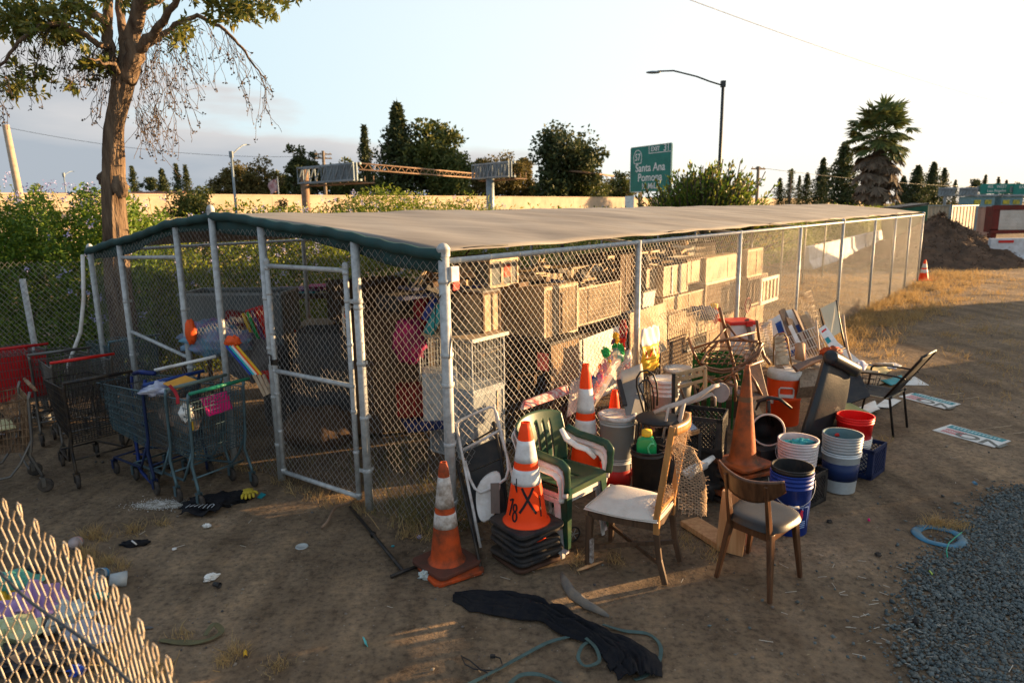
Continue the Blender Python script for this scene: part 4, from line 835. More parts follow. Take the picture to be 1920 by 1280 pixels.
for k in (-.28, .28):
    pp = ux*SWd*k-nrm*.12; MB().box((pp.x, pp.y, zt/2-.2), (.16, .16, zt-.4), rotm(0, 0, math.atan2(ux.y, ux.x))).build('post', WOODP, gs)
mk = thing('road_marker', 'small grey marker sign just left of the exit sign', 'road sign', tuple(D(1180, 385, 33).xy)+(0,)); MB().box((0, 0, 2.55), (.42, .04, .75)).build('panel', SW, mk); MB().box((0, 0, 1.2), (.06, .06, 2.4)).build('post', GRMET, mk)
# ---- right background
RED = pm('dark_red_paint', (.12, .015, .012), .6, .1, (.06, .02, .015), .5, 3)
def sheetfence(name, label, px0, px1, Y0, Y1, pyt, mat, ribs=14):
    a = D(px0, 385, Y0); b_ = D(px1, 385, Y1); a.z = b_.z = 0; h = HZ(b_.x, b_.y, pyt); t = thing(name, label, 'fence', tuple(a), heading(a, b_)); L = (b_-a).length
    def f(u, v): return (u*L, .03*(1 if int(u*ribs*2) % 2 else 0), v*h)
    MB().grid(f, ribs*4, 1, .02, False).build('sheet', mat, t); b = MB()
    b.box((0.03, -.03, h/2), (.07, .07, h+.03)); b.box((L-.03, -.03, h/2), (.07, .07, h+.03)); b.build('post', GRMET, t); MB().box((L/2, -.04, h-.04), (L-.15, .05, .06)).build('rail', GRMET, t)
sheetfence('panel_fence', 'grey tan corrugated fence panel behind the mulch pile, left one', 1722, 1784, 41, 38, 384, pm('grey_tan_sheet', (.36, .31, .25), .7, 0, (.25, .2, .16), .4, 2), 9)
sheetfence('panel_fence', 'sunlit cream corrugated fence panel behind the mulch pile, right one', 1784, 1833, 38, 40, 384, pm('cream_sheet', (.62, .50, .36), .7, 0, (.45, .35, .25), .4, 2), 8)
sheetfence('block_fence', 'pinkish brown panel fence beside the dark red container', 1831, 1862, 36, 36, 386, pm('pink_brown', (.36, .23, .18), .8, 0, (.26, .17, .13), .4, 2), 3)
gc = thing('garbage_skip', 'green skip half hidden behind the far end of the enclosure', 'skip', tuple(D(1708, 385, 36).xy)+(0,)); MB().hexa([(-.9, -.6, .1), (.6, -.6, .1), (.6, .6, .1), (-.9, .6, .1)], [(-1.2, -.8, 2.1), (.45, -.8, 2.3), (.45, .8, 2.3), (-1.2, .8, 2.1)]).build('bin_body', pm('skip_green', (.01, .09, .06), .5), gc, bevel=.03); MB().box((-.35, 0, 2.28), (1.6, 1.7, .06), rotm(0, -.12, 0)).build('lid', BLACKP, gc)
a = D(1862, 385, 29); rc = thing('red_container', 'dark red container with a pale grey roller door at the right edge', 'container', (a.x, a.y, 0), rad(-4)); 
hh = HZ(a.x, a.y, 385); zb_ = HZ(a.x, a.y, 438)
b = MB(); Wc = 2.9
b.box((Wc/2, 0, hh-.1), (Wc, .12, .2)); b.box((Wc/2, 0, zb_+.07), (Wc, .12, .14)); b.box((.14, 0, (hh+zb_)/2), (.28, .12, hh-zb_-.35)); b.box((Wc-.14, 0, (hh+zb_)/2), (.28, .12, hh-zb_-.35)); b.box((Wc/2, .3, (hh+zb_)/2), (Wc-.05, .4, hh-zb_-.1)); b.build('container_body', RED, rc)
MB().grid(lambda u, v: (.29+u*(Wc-.58), -.03-.012*(int(v*28) % 2), zb_+.15+v*(hh-zb_-.36)), 1, 28, .02, False).build('roller_door', pm('pale_door', (.45, .46, .45), .6, 0, (.3, .3, .28), .4, 2), rc)
for x_ in (.2, Wc-.2): MB().box((x_, .2, zb_/2), (.2, .3, zb_-.01)).build('leg', RED, rc)
kr = thing('white_barrier', 'white plastic barrier with faded red lettering below the red container', 'barrier', tuple(D(1858, 470, 26.5).xy)+(0,), rad(-4)); kr.location.z = 0
MB().prism([(-.30, 0), (.30, 0), (.28, .15), (.12, .4), (.09, 1.05), (-.09, 1.05), (-.12, .4), (-.28, .15)], 3.2, Matrix.Translation((1.5, 0, 0)) @ Matrix(((0, 0, 1, 0), (1, 0, 0, 0), (0, 1, 0, 0), (0, 0, 0, 1)))).build('barrier_body', pm('white_barrier_paint', (.62, .66, .70), .6, 0, (.4, .4, .4), .4, 3), kr, bevel=.02)
MB().box((.45, -.115, .93), (.55, .02, .09)).build('red_stripe', REDP, kr)
# overhead green signs far right
def farsign(px0, px1, pyt, pyb, Y, label, lines):
    a = D(px0, pyt, Y); b_ = D(px1, pyb, Y); t = thing('overhead_sign', label, 'road sign', ((a.x+b_.x)/2, Y, 0)); L = b_.x-a.x; hgt = a.z-b_.z; z = (a.z+b_.z)/2
    MB().box((0, 0, z), (L, .1, hgt)).build('sign_panel', SG, t); MB().box((0, .3, z), (L*1.05, .2, hgt*.6)).build('truss', GRMET, t)
    M_ = Matrix.Translation((0, -.06, z)) @ Matrix.Rotation(PI/2, 4, 'X')
    for (s_, y_, sz) in lines: text(s_, sz, SW, t, M_ @ Matrix.Translation((0, y_*hgt, 0)), ext=.01)
    MB().box((-L*.3, .35, z/2), (.25, .25, z)).build('column', GRMET, t); return t
farsign(1839, 1898, 345, 363, 75, 'wide green overhead freeway sign at the right edge, two lines of white text', [('405   WEST', .2, .42), ('Los Angeles', -.2, .42)])
farsign(1901, 1935, 345, 364, 74, 'green overhead freeway sign cut off by the right edge of the photo', [('EAST', .2, .42)])
for px0, px1, lb in ((1760, 1790, 'pale grey back of a distant overhead sign, left one'), (1799, 1832, 'pale grey back of a distant overhead sign, right one')):
    a = D(px0, 352, 85); b_ = D(px1, 368, 85); t = thing('overhead_sign', lb, 'road sign', ((a.x+b_.x)/2, 85, 0)); z = (a.z+b_.z)/2; L = b_.x-a.x
    for i in range(5): MB().box((-L/2+(i+.5)*L/5, 0, z), (L/5*.92, .08, a.z-b_.z)).build('back_panel', GRMET, t)
    b = MB(); b.beam((-L/2, -.2, z+.4), (L/2, -.2, z+.4), .1, .1); b.beam((-L/2, -.2, z-.4), (L/2, -.2, z-.4), .1, .1)
    for i in range(6): b.beam((-L/2+i*L/6, -.2, z-.4), (-L/2+(i+.9)*L/6, -.2, z+.4), .07, .07)
    b.build('truss', GRMET, t); MB().box((0, .2, z/2), (.25, .25, z)).build('column', GRMET, t)
# buses under the signs (pale blue vehicles with yellow lit boards)
for px0, px1, lb in ((1841, 1882, 'pale blue storage shed roof with small yellow signs, left one'), (1897, 1935, 'pale blue storage shed roof with small yellow signs, right one')):
    a = D(px0, 363, 52); b_ = D(px1, 382, 52); t = thing('blue_shed', lb, 'shed', ((a.x+b_.x)/2, 53, 0)); L = b_.x-a.x; hz_ = a.z
    MB().box((0, .8, (hz_-.2)/2), (L, 1.6, hz_-.2)).build('wall', pm('pale_blue_paint', (.16, .30, .36), .6), t); MB().box((0, .75, hz_-.12), (L+.2, 2.0, .12)).build('roof', GRMET, t)
    for k in (-.28, .2): MB().box((k*L, -.03, hz_-.62), (.5, .05, .32)).build('yellow_sign', pm('yellow_sign_paint', (.6, .5, .05), .5, 0, (.1, .15, .05), .6, 8), t)
# mulch pile
def mulch():
    mc = D(1775, 495, 27.6); t = thing('mulch_pile', 'large dark heap of mulch at the far end of the yard', 'mulch pile', (mc.x, 28.2, 0)); rs = np.random.RandomState(2)
    n, m = 90, 60; vs = []; 
    for i in range(m+1):
        for j in range(n):
            r = i/m; a = 2*PI*j/n; R0 = 3.5*(1+.12*math.sin(a*2+1)); z = 2.05*(1-r)**.85*(1+.0*r); z = 1.95*(1-r**.95)
            d = mnoise.noise(V((r*3*math.cos(a), r*3*math.sin(a), 1)))*.35+mnoise.noise(V((r*9*math.cos(a), r*9*math.sin(a), 4)))*.16+mnoise.noise(V((r*30*math.cos(a), r*30*math.sin(a), 9)))*.07
            vs.append((R0*r*math.cos(a), R0*r*math.sin(a), max(-.05, z+d*(1-r**6))))
    f = [(i*n+j, (i+1)*n+j, (i+1)*n+(j+1) % n, i*n+(j+1) % n) for i in range(m) for j in range(n)]
    b = MB(); b.add(vs, f, True); b.build('heap', pm('mulch', (.07, .045, .03), .95, 0, (.17, .10, .06), .5, 1.6, 1., 9), t)
    P = []
    for k in range(5200): v = vs[rs.randint(len(vs))]; P.append((v[0]+rs.normal(0, .05), v[1]+rs.normal(0, .05), v[2]+.01))
    v, f = leaves(np.array(P), rs.uniform(.05, .2, len(P)), .03, rs=rs); tag(npmesh('wood_chips', v, f, leafmat('wood_chip', [(.03, .02, .015), (.09, .055, .035), (.16, .1, .06)], 0, .9), t), kind='stuff')
mulch()
# white concrete barriers beyond the enclosure
KW = pm('white_kerb_paint', (.66, .65, .63), .7, 0, (.4, .36, .32), .4, 3)
k0 = D(1510, 490, 26); k0.z = 0; k1 = D(1664, 450, 44); k1.z = 0; kd = (k1-k0).normalized(); Lb = (k1-k0).length; nb = 7
for i in range(nb):
    p = k0+kd*(i+.5)*Lb/nb; t = thing('concrete_barrier', ('nearest', 'second nearest', 'third nearest', 'middle', 'third farthest', 'second farthest', 'farthest')[i]+' of the seven white concrete barriers in a row beyond the enclosure', 'barrier', tuple(p), math.atan2(kd.y, kd.x), 'white concrete barriers in a row')
    MB().prism([(-.30, 0), (.30, 0), (.28, .08), (.13, .33), (.09, .85), (-.09, .85), (-.13, .33), (-.28, .08)], Lb/nb-.06, Matrix(((0, 0, 1, 0), (1, 0, 0, 0), (0, 1, 0, 0), (0, 0, 0, 1)))).build('barrier_body', KW, t, bevel=.012)
    MB().box((0, 0, .87), (.5, .05, .04)).build('lifting_bar', RUSTM, t)
# dry grass along the fence and yard
rs = np.random.RandomState(21); P = []
for k in range(400):
    s_ = rs.uniform(8.5, 25); off = -abs(rs.normal(0, .45))*(1+s_*.05)-.05; p = E(s_, off); P.append(tuple(p))
tufts('dry_grass', P, rs.uniform(.06, .30, len(P)), 34, DRY, 'golden dry grass growing along the outside of the enclosure', 'dry grass', .09, .007, rs=rs)
P = []
for k in range(520):
    if k < 300: p = E(rs.uniform(6, 24), -rs.uniform(.3, 4.5))
    else: p = V((rs.uniform(13, 24), rs.uniform(22, 27), 0))
    P.append(tuple(p))
tufts('dry_grass', P, rs.uniform(.03, .12, len(P)), 22, DRY, 'thin patches of golden dry grass in the far part of the yard', 'dry grass', .14, .007, rs=rs)
P = [tuple(E(rs.uniform(-.05, 5), rs.uniform(.0, .25))) for k in range(60)]+[tuple(E(rs.uniform(.0, .5), rs.uniform(.05, .85))) for k in range(46)]+[tuple(E(rs.uniform(.1, 2.6), rs.uniform(.2, 2.6))) for k in range(70)]
tufts('weedy_grass', P, rs.uniform(.10, .42, len(P)), 16, leafmat('weedy_grass_blades', [(.16, .15, .05), (.24, .19, .08), (.10, .11, .03), (.3, .24, .12)], .3, .7), 'brown green weeds inside the near corner of the enclosure', 'weeds', .05, .005, rs=rs)
P = [tuple(E(rs.uniform(6, 30), rs.uniform(.3, 7.5))) for k in range(500)]
tufts('weedy_grass', P, rs.uniform(.04, .2, len(P)), 22, DRY, 'dry weeds on the ground inside and beyond the enclosure', 'weeds', .12, .008, rs=rs)
# ================================================================ THINGS STORED INSIDE THE ENCLOSURE
EN = V((-EA.y, EA.x, 0))
def hit(px, py, t):
    d = ray(px, py); k = (t-(CAM-EC).dot(EN))/d.dot(EN); return CAM+d*k
def bx(x2, x0, x1, yt, yb, t0):
    a = hit(x0, yt, t0); b_ = hit(x0, yb, t0); c = hit(x1, (yt+yb)/2, t0); w_ = (c-a).dot(EA); lo, hi = 0.01, 2.5
    for _ in range(30):
        m = (lo+hi)/2
        if PX(a+EN*m)[0] > x2: lo = m
        else: hi = m
    return V((a.x, a.y, min(a.z, b_.z))), max(.05, w_), lo, abs(a.z-b_.z)
DGLASS = pm('dusty_glass', (.62, .47, .28), .45, 0, (.24, .17, .10), .7, 3.2, alpha=.88)
CLGLASS = pm('grimy_glass', (.20, .24, .25), .25, 0, (.35, .33, .3), .5, 2.5, alpha=.5)
CREAMM = pm('cream_frame', (.60, .48, .33), .6, 0, (.28, .19, .11), .6, 9)
PLY = woodmat('plywood', (.34, .24, .14), (.46, .34, .21), 1.6, .85)
BROWNP = pm('dark_brown_panel', (.12, .075, .045), .8, 0, (.07, .045, .03), .5, 4)
GREYB = pm('grey_board', (.26, .25, .23), .8, 0, (.16, .15, .13), .5, 3)
CREAMB = pm('cream_board', (.58, .46, .30), .8, 0, (.30, .21, .12), .7, 2.5)
WHITEB = pm('white_board', (.74, .70, .63), .7, 0, (.5, .43, .35), .4, 2)
def edges(b, L, W_, H, r, z0=0):
    for x in (0, L):
        for y in (0, W_): b.box((x, y, z0+H/2), (r, r, H))
    for z in (z0+r/2, z0+H-r/2):
        for y in (0, W_): b.box((L/2, y, z), (L-r, r*.9, r))
        for x in (0, L): b.box((x, W_/2, z), (r*.9, W_-r, r))
def cage(name, label, cat, q, t0, style='glass', fm=None, pmat=None, lid=None, rz=0, grp=None, maxd=None):
    o, L, W_, H = bx(*q, t0)
    if maxd: W_ = min(W_, maxd)
    t = thing(name, label, cat, tuple(o), A_SIDE+rz, grp); fm = fm or CREAMM; r = .022 if style != 'wire' else .012
    b = MB(); edges(b, L, W_, H, r); b.build('frame', fm, t)
    if style in ('glass', 'wood'):
        pmat = pmat or DGLASS
        for nm, c, d in (('side_panel', (L/2, 0, H/2), (L-r, .006, H-r)), ('side_panel', (L/2, W_, H/2), (L-r, .006, H-r)), ('end_panel', (0, W_/2, H/2), (.006, W_-r, H-r)), ('end_panel', (L, W_/2, H/2), (.006, W_-r, H-r))):
            MB().box(c, d).build(nm, pmat, t)
        if style == 'wood': MB().box((L/2, W_/2, H-.012), (L-r, W_-r, .01)).build('top_panel', pmat, t)
        MB().box((L/2, W_/2, .01), (L-r, W_-r, .012)).build('base_panel', BROWNP, t)
        rn_ = random.Random(int(q[0]*7+q[3])); bb = MB()
        for _ in range(1): x_ = rn_.uniform(.2, .8)*L; bb.box((x_, -.006, H/2), (rn_.uniform(.006, .02), .008, H-.05))
        bb.build('cross_strips', rn_.choice((BROWNP, GREYW, CREAMM)), t)
        if rn_.random() < .55:
            k = max(4, int(L/.026)); kz = max(3, int(H/.05)); A_ = [(L*i/k, -.006, .02) for i in range(1, k)]+[(.01, -.006, H*i/kz) for i in range(1, kz)]+[(-.006, W_*i/k, .02) for i in range(1, k)]; B_ = [(L*i/k, -.006, H-.02) for i in range(1, k)]+[(L-.01, -.006, H*i/kz) for i in range(1, kz)]+[(-.006, W_*i/k, H-.02) for i in range(1, k)]
            seg_tubes('wire_front', np.array(A_, float), np.array(B_, float), .0028, rn_.choice((TAN, CREAMM, CREAMM)), t, 4)
    if style == 'wire':
        b = MB(); k = int(L/.035)
        for i in range(1, k): x = i*L/k; b.beam((x, 0, 0), (x, 0, H), .003, .003, (0, 1, 0)); b.beam((x, W_, 0), (x, W_, H), .003, .003, (0, 1, 0)); b.beam((x, 0, H), (x, W_, H), .003, .003)
        k = int(W_/.035)
        for i in range(1, k): y = i*W_/k; b.beam((0, y, 0), (0, y, H), .003, .003, (1, 0, 0)); b.beam((L, y, 0), (L, y, H), .003, .003, (1, 0, 0))
        for i in range(1, 5):
            z = i*H/5; b.beam((0, 0, z), (L, 0, z), .003, .003); b.beam((0, W_, z), (L, W_, z), .003, .003); b.beam((0, 0, z), (0, W_, z), .003, .003); b.beam((L, 0, z), (L, W_, z), .003, .003)
        b.build('wire_grid', fm, t); MB().box((L/2, W_/2, .02), (L, W_, .03)).build('tray', GREYP, t)
    if lid is not None: MB().box((L/2, W_/2, H+.008), (L+.02, W_+.02, .015)).build('lid', lid, t)
    return t, L, W_, H
def box_in(t, mat, c, d, name, r=None, bev=0): return MB().box(c, d, r).build(name, mat, t, bevel=bev)
c1_, L, W_, H = cage('glass_cabinet', 'cream framed cabinet at the top of the stack nearest the corner post', 'cabinet', (852, 918, 969, 487, 541, ), .55, 'glass', CREAMM, CLGLASS, PLY)
box_in(c1_, pm('orange_red_sticker', (.65, .07, .03), .6), (L*.62, -.008, H*.55), (.09, .004, .11), 'red_sticker'); box_in(c1_, CREAMM, (L*.42, -.006, H/2), (.03, .01, H), 'mullion')
cage('glass_cabinet', 'sunlit glass tank directly behind the corner post, dusty yellow glass', 'tank', (846, 905, 936, 549, 628), .45, 'glass', BROWNP, DGLASS, GREYB)
c2_, L, W_, H = cage('plywood_hutch', 'big dusty panelled hutch with a plywood lid, largest near the corner', 'hutch', (936, 1020, 1081, 541, 637), .5, 'glass', CREAMM, DGLASS, PLY)
box_in(c2_, CREAMM, (L*.3, -.006, H/2), (.02, .012, H), 'mullion'); box_in(c2_, BROWNP, (L*.5, -.01, H*.45), (.006, .012, H*.8), 'door_gap'); box_in(c2_, BLACKM, (L*.5, -.014, H*.85), (.05, .012, .012), 'latch')
cage('clear_tank', 'clear plastic tank with a white rim right of the big hutch', 'tank', (1040, 1083, 1162, 540, 612), .55, 'glass', CREAMM, DGLASS)
cage('brown_cabinet', 'tall dark brown cabinet panel just left of the second fence post', 'cabinet', (1155, 1163, 1184, 478, 585), .6, 'wood', BROWNP, BROWNP, maxd=.7)
b_, L, W_, H = cage('low_cage', 'shaded low cage with a white edged board lid behind the corner post', 'cage', (785, 884, 945, 641, 742), .35, 'wire', GREYP, None, None)
MB().box((L/2, W_/2, H+.012), (L+.05, W_+.04, .02)).build('board_lid', PLY, b_); MB().box((L/2, -.03, H+.012), (L+.06, .02, .03)).build('lid_edge', WHITEB, b_)
b_, L, W_, H = cage('wire_crate', 'dark wire crate with a pink tag and a cardboard side', 'crate', (944, 1032, 1092, 646, 850), .3, 'wire', BLACKM, None, BLACKP)
box_in(b_, CARD, (L*.45, .01, H*.78), (L*.9, .006, H*.42), 'cardboard_side'); box_in(b_, pm('salmon_tag', (.75, .16, .13), .7), (-.012, W_*.14, H*.84), (.004, .13, .17), 'pink_tag'); box_in(b_, BROWNP, (L*.5, W_*.5, H*.25), (L*.9, W_*.9, H*.45), 'dark_lining')
b_, L, W_, H = cage('plastic_bin', 'grey plastic bin standing on the ground behind the corner post', 'bin', (806, 884, 944, 742, 868), .36, 'wood', GREYP, pm('bin_grey', (.22, .25, .27), .6, 0, (.12, .12, .12), .4, 3), GREYP)
cage('wooden_crate', 'dark crate standing below the big hutch', 'crate', (944, 1000, 1060, 860, 960), .34, 'wood', BROWNP, BROWNP)
# hidden support below the upper stack
tbm, L, W_, H = cage('storage_table', 'brown table carrying the row of tanks and hutches', 'table', (860, 1030, 1170, 648, 690), .52, 'wood', BROWNP, BROWNP, maxd=.85)
for x in (.04, L-.04):
    for y in (.04, W_-.04): box_in(tbm, BROWNP, (x, y, -tbm.location.z/2), (.05, .05, tbm.location.z), 'leg')
# leaning boards
def board(name, label, px, th, mat, lean=None, cat='board', extra=None, t=None):
    """px: four photo points (bl, br, tr, tl) with their t offsets"""
    P = [hit(x, y, tt) for x, y, tt in px]; o = P[0].copy(); n_ = (P[1]-P[0]).cross(P[3]-P[0]).normalized(); tg = thing(name, label, cat, tuple(o)); Q = [p-o for p in P]
    MB().hexa(Q, [q+n_*th for q in Q]).build('panel', mat, tg); return tg, Q, n_
board('white_board', 'large white board leaning inside the fence left of the yellow bag', [(1062, 782, .20), (1178, 716, .20), (1170, 607, .45), (1078, 641, .45)], .012, WHITEB)
tg, Q, n_ = board('cream_board', 'pair of cream boards leaning behind the second fence post', [(1180, 690, .18), (1248, 656, .18), (1247, 567, .38), (1179, 588, .38)], .02, CREAMB)
MB().beam(Q[0].lerp(Q[1], .62)-n_*.006, Q[3].lerp(Q[2], .62)-n_*.006, .03, .012, n_).build('batten', BROWNP, tg)
board('red_board', 'dark red panel half hidden behind the corner post', [(847, 545, .5), (858, 542, .5), (858, 505, .5), (847, 507, .5)], .02, REDP)
# second bay (between second and fourth fence posts)
cage('grey_locker', 'grey board locker at the back of the second bay, topmost', 'locker', (1185, 1202, 1302, 468, 506), 1.5, 'wood', GREYB, GREYB, maxd=.6)
cage('wire_hutch', 'dusty cage with a curved dark top right of the second fence post', 'cage', (1186, 1212, 1240, 505, 552), .6, 'glass', CREAMM, DGLASS, BROWNP)
b_, L, W_, H = cage('open_cage', 'open topped cage with white upright bars in the second bay', 'cage', (1206, 1244, 1288, 500, 556), .5, 'glass', CREAMM, DGLASS)
for i in (1, 2): box_in(b_, WHITEB, (L*i/3, -.01, H/2), (.03, .012, H), 'upright')
cage('dusty_cage', 'tan slatted cage in the middle of the second bay', 'cage', (1262, 1288, 1322, 488, 534), .55, 'glass', BROWNP, DGLASS, BROWNP)
cage('cream_hutch', 'cream hutch left of the third fence post, upper row', 'hutch', (1300, 1324, 1384, 486, 530), .5, 'wood', CREAMM, DGLASS, CREAMB)
cage('cream_hutch', 'cream hutch left of the third fence post, lower row', 'hutch', (1290, 1323, 1378, 533, 596), .5, 'wood', CREAMM, TAN, WHITEB)
cage('long_crate', 'long low tan crate below the open topped cage', 'crate', (1212, 1243, 1320, 560, 612), .52, 'wood', CREAMM, TAN, None)
cage('low_dark_cage', 'dark cage beneath the lower cream hutch', 'cage', (1262, 1290, 1330, 600, 660), .5, 'wire', BLACKM)
cage('base_cabinet', 'tan base cabinet carrying the hutches of the second bay', 'cabinet', (1292, 1325, 1384, 600, 690), .5, 'wood', BROWNP, TAN)
cage('base_cabinet', 'shaded base cabinet below the long low crate', 'cabinet', (1200, 1240, 1300, 615, 712), .55, 'wood', BROWNP, BROWNP, maxd=.7)
cage('tall_hutch', 'tall tan hutch just right of the third fence post', 'hutch', (1392, 1402, 1428, 470, 520), .6, 'wood', CREAMM, TAN, CREAMB)
cage('tan_box', 'tan box below the tall hutch right of the third fence post', 'box', (1392, 1402, 1436, 522, 575), .62, 'wood', CREAMM, TAN, CREAMB)
cage('base_cabinet', 'tan base cabinet right of the third fence post', 'cabinet', (1385, 1398, 1430, 578, 650), .6, 'wood', BROWNP, TAN)
cage('dark_cabinet', 'dark cabinet standing behind the grey locker row', 'cabinet', (1290, 1305, 1340, 455, 520), 1.7, 'wood', BROWNP, BLACKP, maxd=.6)
cage('grey_locker', 'grey locker low at the back of the enclosure behind the clear tank', 'locker', (1085, 1110, 1180, 480, 520), 2.0, 'wood', GREYB, GREYB, maxd=.6)
# slatted white crate hung on the fence
t = thing('slatted_crate', 'white slatted crate leaning against the inside of the fence', 'crate', tuple(hit(1424, 572, .12)), A_SIDE)
L = (hit(1457, 566, .12)-hit(1424, 572, .12)).dot(EA); Hc = hit(1424, 524, .12).z-hit(1424, 572, .12).z
b = MB()
for z in (.02, Hc-.02): b.box((L/2, 0, z), (L, .03, .05))
for x in (.03, L-.03): b.box((x, 0, Hc/2), (.05, .03, Hc))
b.build('frame', WHITEB, t)
for i in range(4): box_in(t, CREAMM, (L*(i+1)/5, .005, Hc/2), (L*.09, .02, Hc-.06), 'slat')
box_in(t, BROWNP, (L/2, .2, Hc/2), (L, .02, Hc), 'back'); 
# bundle of wire baskets with cloths and toys on top
t = thing('wire_basket_pile', 'heap of sunlit wire baskets and boxes inside the second bay', 'baskets', tuple(hit(1262, 640, .25)), A_SIDE); o = t.location
for k, (x0, y0, x1, y1, tt) in enumerate(((1255, 640, 1290, 585, .25), (1285, 640, 1345, 590, .3), (1300, 625, 1348, 580, .5))):
    a = hit(x0, y0, tt); L = (hit(x1, y0, tt)-a).dot(EA); H = abs(hit(x0, y1, tt).z-a.z); bb = MB(); a = V(((a-o).dot(EA), (a-o).dot(EN), a.z-o.z))
    n_ = 9
    for i in range(n_+1): x = L*i/n_; bb.beam(a+V((x, 0, 0)), a+V((x, -.03, H)), .006, .006, (0, 1, 0)); bb.beam(a+V((x, .35, 0)), a+V((x, .38, H)), .006, .006, (0, 1, 0))
    for i in range(6): z = H*i/5; bb.beam(a+V((0, 0, z)), a+V((L, 0, z)), .006, .006); bb.beam(a+V((0, .35, z)), a+V((L, .35, z)), .006, .006)
    bb.build('wire_basket', CREAMM, t); box_in(t, CREAMB, a+V((L/2, .18, H*.45)), (L*.9, .3, H*.8), 'tan_box')
def rag(name, label, P, r, mat, seed, amp=.5, cat='cloth', sq=1):
    t = thing(name, label, cat, tuple(P)); MB().blob((0, 0, 0), r, seed, amp, 14, 3.2, True, sq).build('fabric', mat, t); return t
NAVY = pm('navy_cloth', (.04, .05, .11), .9, 0, (.10, .11, .16), .5, 10, .4, 30); YEL = pm('yellow_plastic', (.75, .45, .03), .5, 0, (.5, .28, .03), .3, 6); ORG = pm('bright_orange', (.85, .10, .015), .5, 0, (.5, .08, .02), .25, 5); MAG = pm('magenta_fabric', (.34, .012, .10), .7, 0, (.12, .02, .05), .6, 6, .3, 20); GRN_T = pm('toy_green', (.02, .35, .08), .45)
rag('bundled_cloth', 'bundle of dark navy cloth on the wire baskets', hit(1312, 588, .35), (.22, .12, .09), NAVY, 3)
rag('yellow_toy', 'bright yellow toy on top of the basket heap', hit(1338, 576, .3), (.06, .06, .06), YEL, 4, .3, 'toy'); rag('red_bag', 'small red bag hanging beside the yellow toy', hit(1342, 592, .25), (.04, .04, .11), REDP, 5, .3, 'bag')
rag('red_bag', 'red bag tied inside the fence left of the cream boards', hit(1168, 622, .12), (.04, .03, .12), pm('dark_red_cloth', (.35, .015, .02), .8), 6, .4, 'bag'); rag('orange_cloth', 'small orange cloth right of the third fence post', hit(1415, 526, .4), (.10, .06, .05), ORG, 7)
wr = thing('wheel', 'small red edged wheel leaning inside the fence', 'wheel', tuple(hit(1402, 572, .3)), A_SIDE); MB().tube([(.11*math.cos(a), 0, .11*math.sin(a)) for a in np.linspace(0, 2*PI, 25)[:-1]], .016, 8, closed=True).build('tyre', pm('pinkish_red_rubber', (.3, .06, .05), .7), wr)
b = MB(); 
for k in range(6): a = k*PI/3; b.tube([(0, 0, 0), (.10*math.cos(a), 0, .10*math.sin(a))], .005, 5)
b.build('spokes', CREAMM, wr)
box = thing('white_bin', 'small white bin with a black rim behind the second fence post', 'bin', tuple(hit(1205, 566, .5)), A_SIDE); MB().hexa([(0, 0, -.12), (.28, 0, -.12), (.28, .25, -.12), (0, .25, -.12)], [(-.02, -.02, .12), (.30, -.02, .12), (.30, .27, .12), (-.02, .27, .12)]).build('bin_body', WHITEB, box); MB().box((.14, .125, .125), (.34, .31, .02)).build('rim', BLACKP, box)
# fence-side carnival of toys in clear plastic bags
def toybag(name, label, pts, t0, cols, r, seed, plastic=True):
    c = [hit(x, y, t0) for x, y in pts]; o = c[0]; t = thing(name, label, 'toy bag', tuple(o)); rn = random.Random(seed)
    for k, m_ in enumerate(cols):
        b = MB()
        for j in range(6):
            u = rn.random(); i = min(int(u*(len(c)-1)), len(c)-2); f = u*(len(c)-1)-i; p = c[i].lerp(c[i+1], f)-o+EA*rn.gauss(0, r*.55)+EN*rn.gauss(0, .02)+V((0, 0, rn.gauss(0, r*.5)))
            (b.blob(p, (r*rn.uniform(.12, .3), r*rn.uniform(.1, .2), r*rn.uniform(.2, .55)), rn.randrange(999), 1.1, 8, 3, False) if j % 2 else b.box(p, (r*rn.uniform(.3, .6), .01, r*rn.uniform(.3, .8)), rotm(rn.uniform(-.4, .4), rn.uniform(-1, 1), A_SIDE)))
        b.build('toy_pieces', m_, t)
    if plastic:
        b = MB(); n_ = 22; k_ = 16; vs = []
        for i in range(n_+1):
            u = i/n_*(len(c)-1); q = min(int(u), len(c)-2); p = c[q].lerp(c[q+1], u-q)-o; rr = r*1.25*(math.sin(PI*min(.97, max(.04, i/n_)))**.4)
            for j in range(k_): a = 2*PI*j/k_; w_ = 1+.18*mnoise.noise(V((math.cos(a)*3, math.sin(a)*3, i*.35+seed))); vs.append(p+EA*math.cos(a)*rr*w_+EN*math.sin(a)*rr*.5*w_+V((0, 0, 0)))
        b.add(vs, [(i*k_+j, (i+1)*k_+j, (i+1)*k_+(j+1) % k_, i*k_+(j+1) % k_) for i in range(n_) for j in range(k_)], False)
        b.build('clear_bag', pm('clear_plastic_film', (.75, .73, .70), .25, 0, (.6, .58, .55), .3, 6, alpha=.28), t)
    return t
PUR = pm('toy_purple', (.10, .03, .16), .7, 0, (.2, .1, .1), .5, 20); BLU = pm('toy_blue', (.02, .05, .22), .7, 0, (.1, .1, .15), .5, 20)
toybag('toy_bag', 'clear plastic bag of colourful toys leaning on the outside of the fence', [(1105, 765), (1125, 715), (1150, 670), (1158, 650)], -.10, [REDP, PUR, BLU, YEL, GRN_T, pm('toy_pink', (.7, .08, .25), .5), REDP, ORG], .13, 3)
toybag('toy_bag', 'narrow clear bag with orange toys just left of the second fence post', [(1165, 740), (1172, 700), (1180, 655)], -.09, [ORG, YEL, REDP, PAPER], .07, 8)
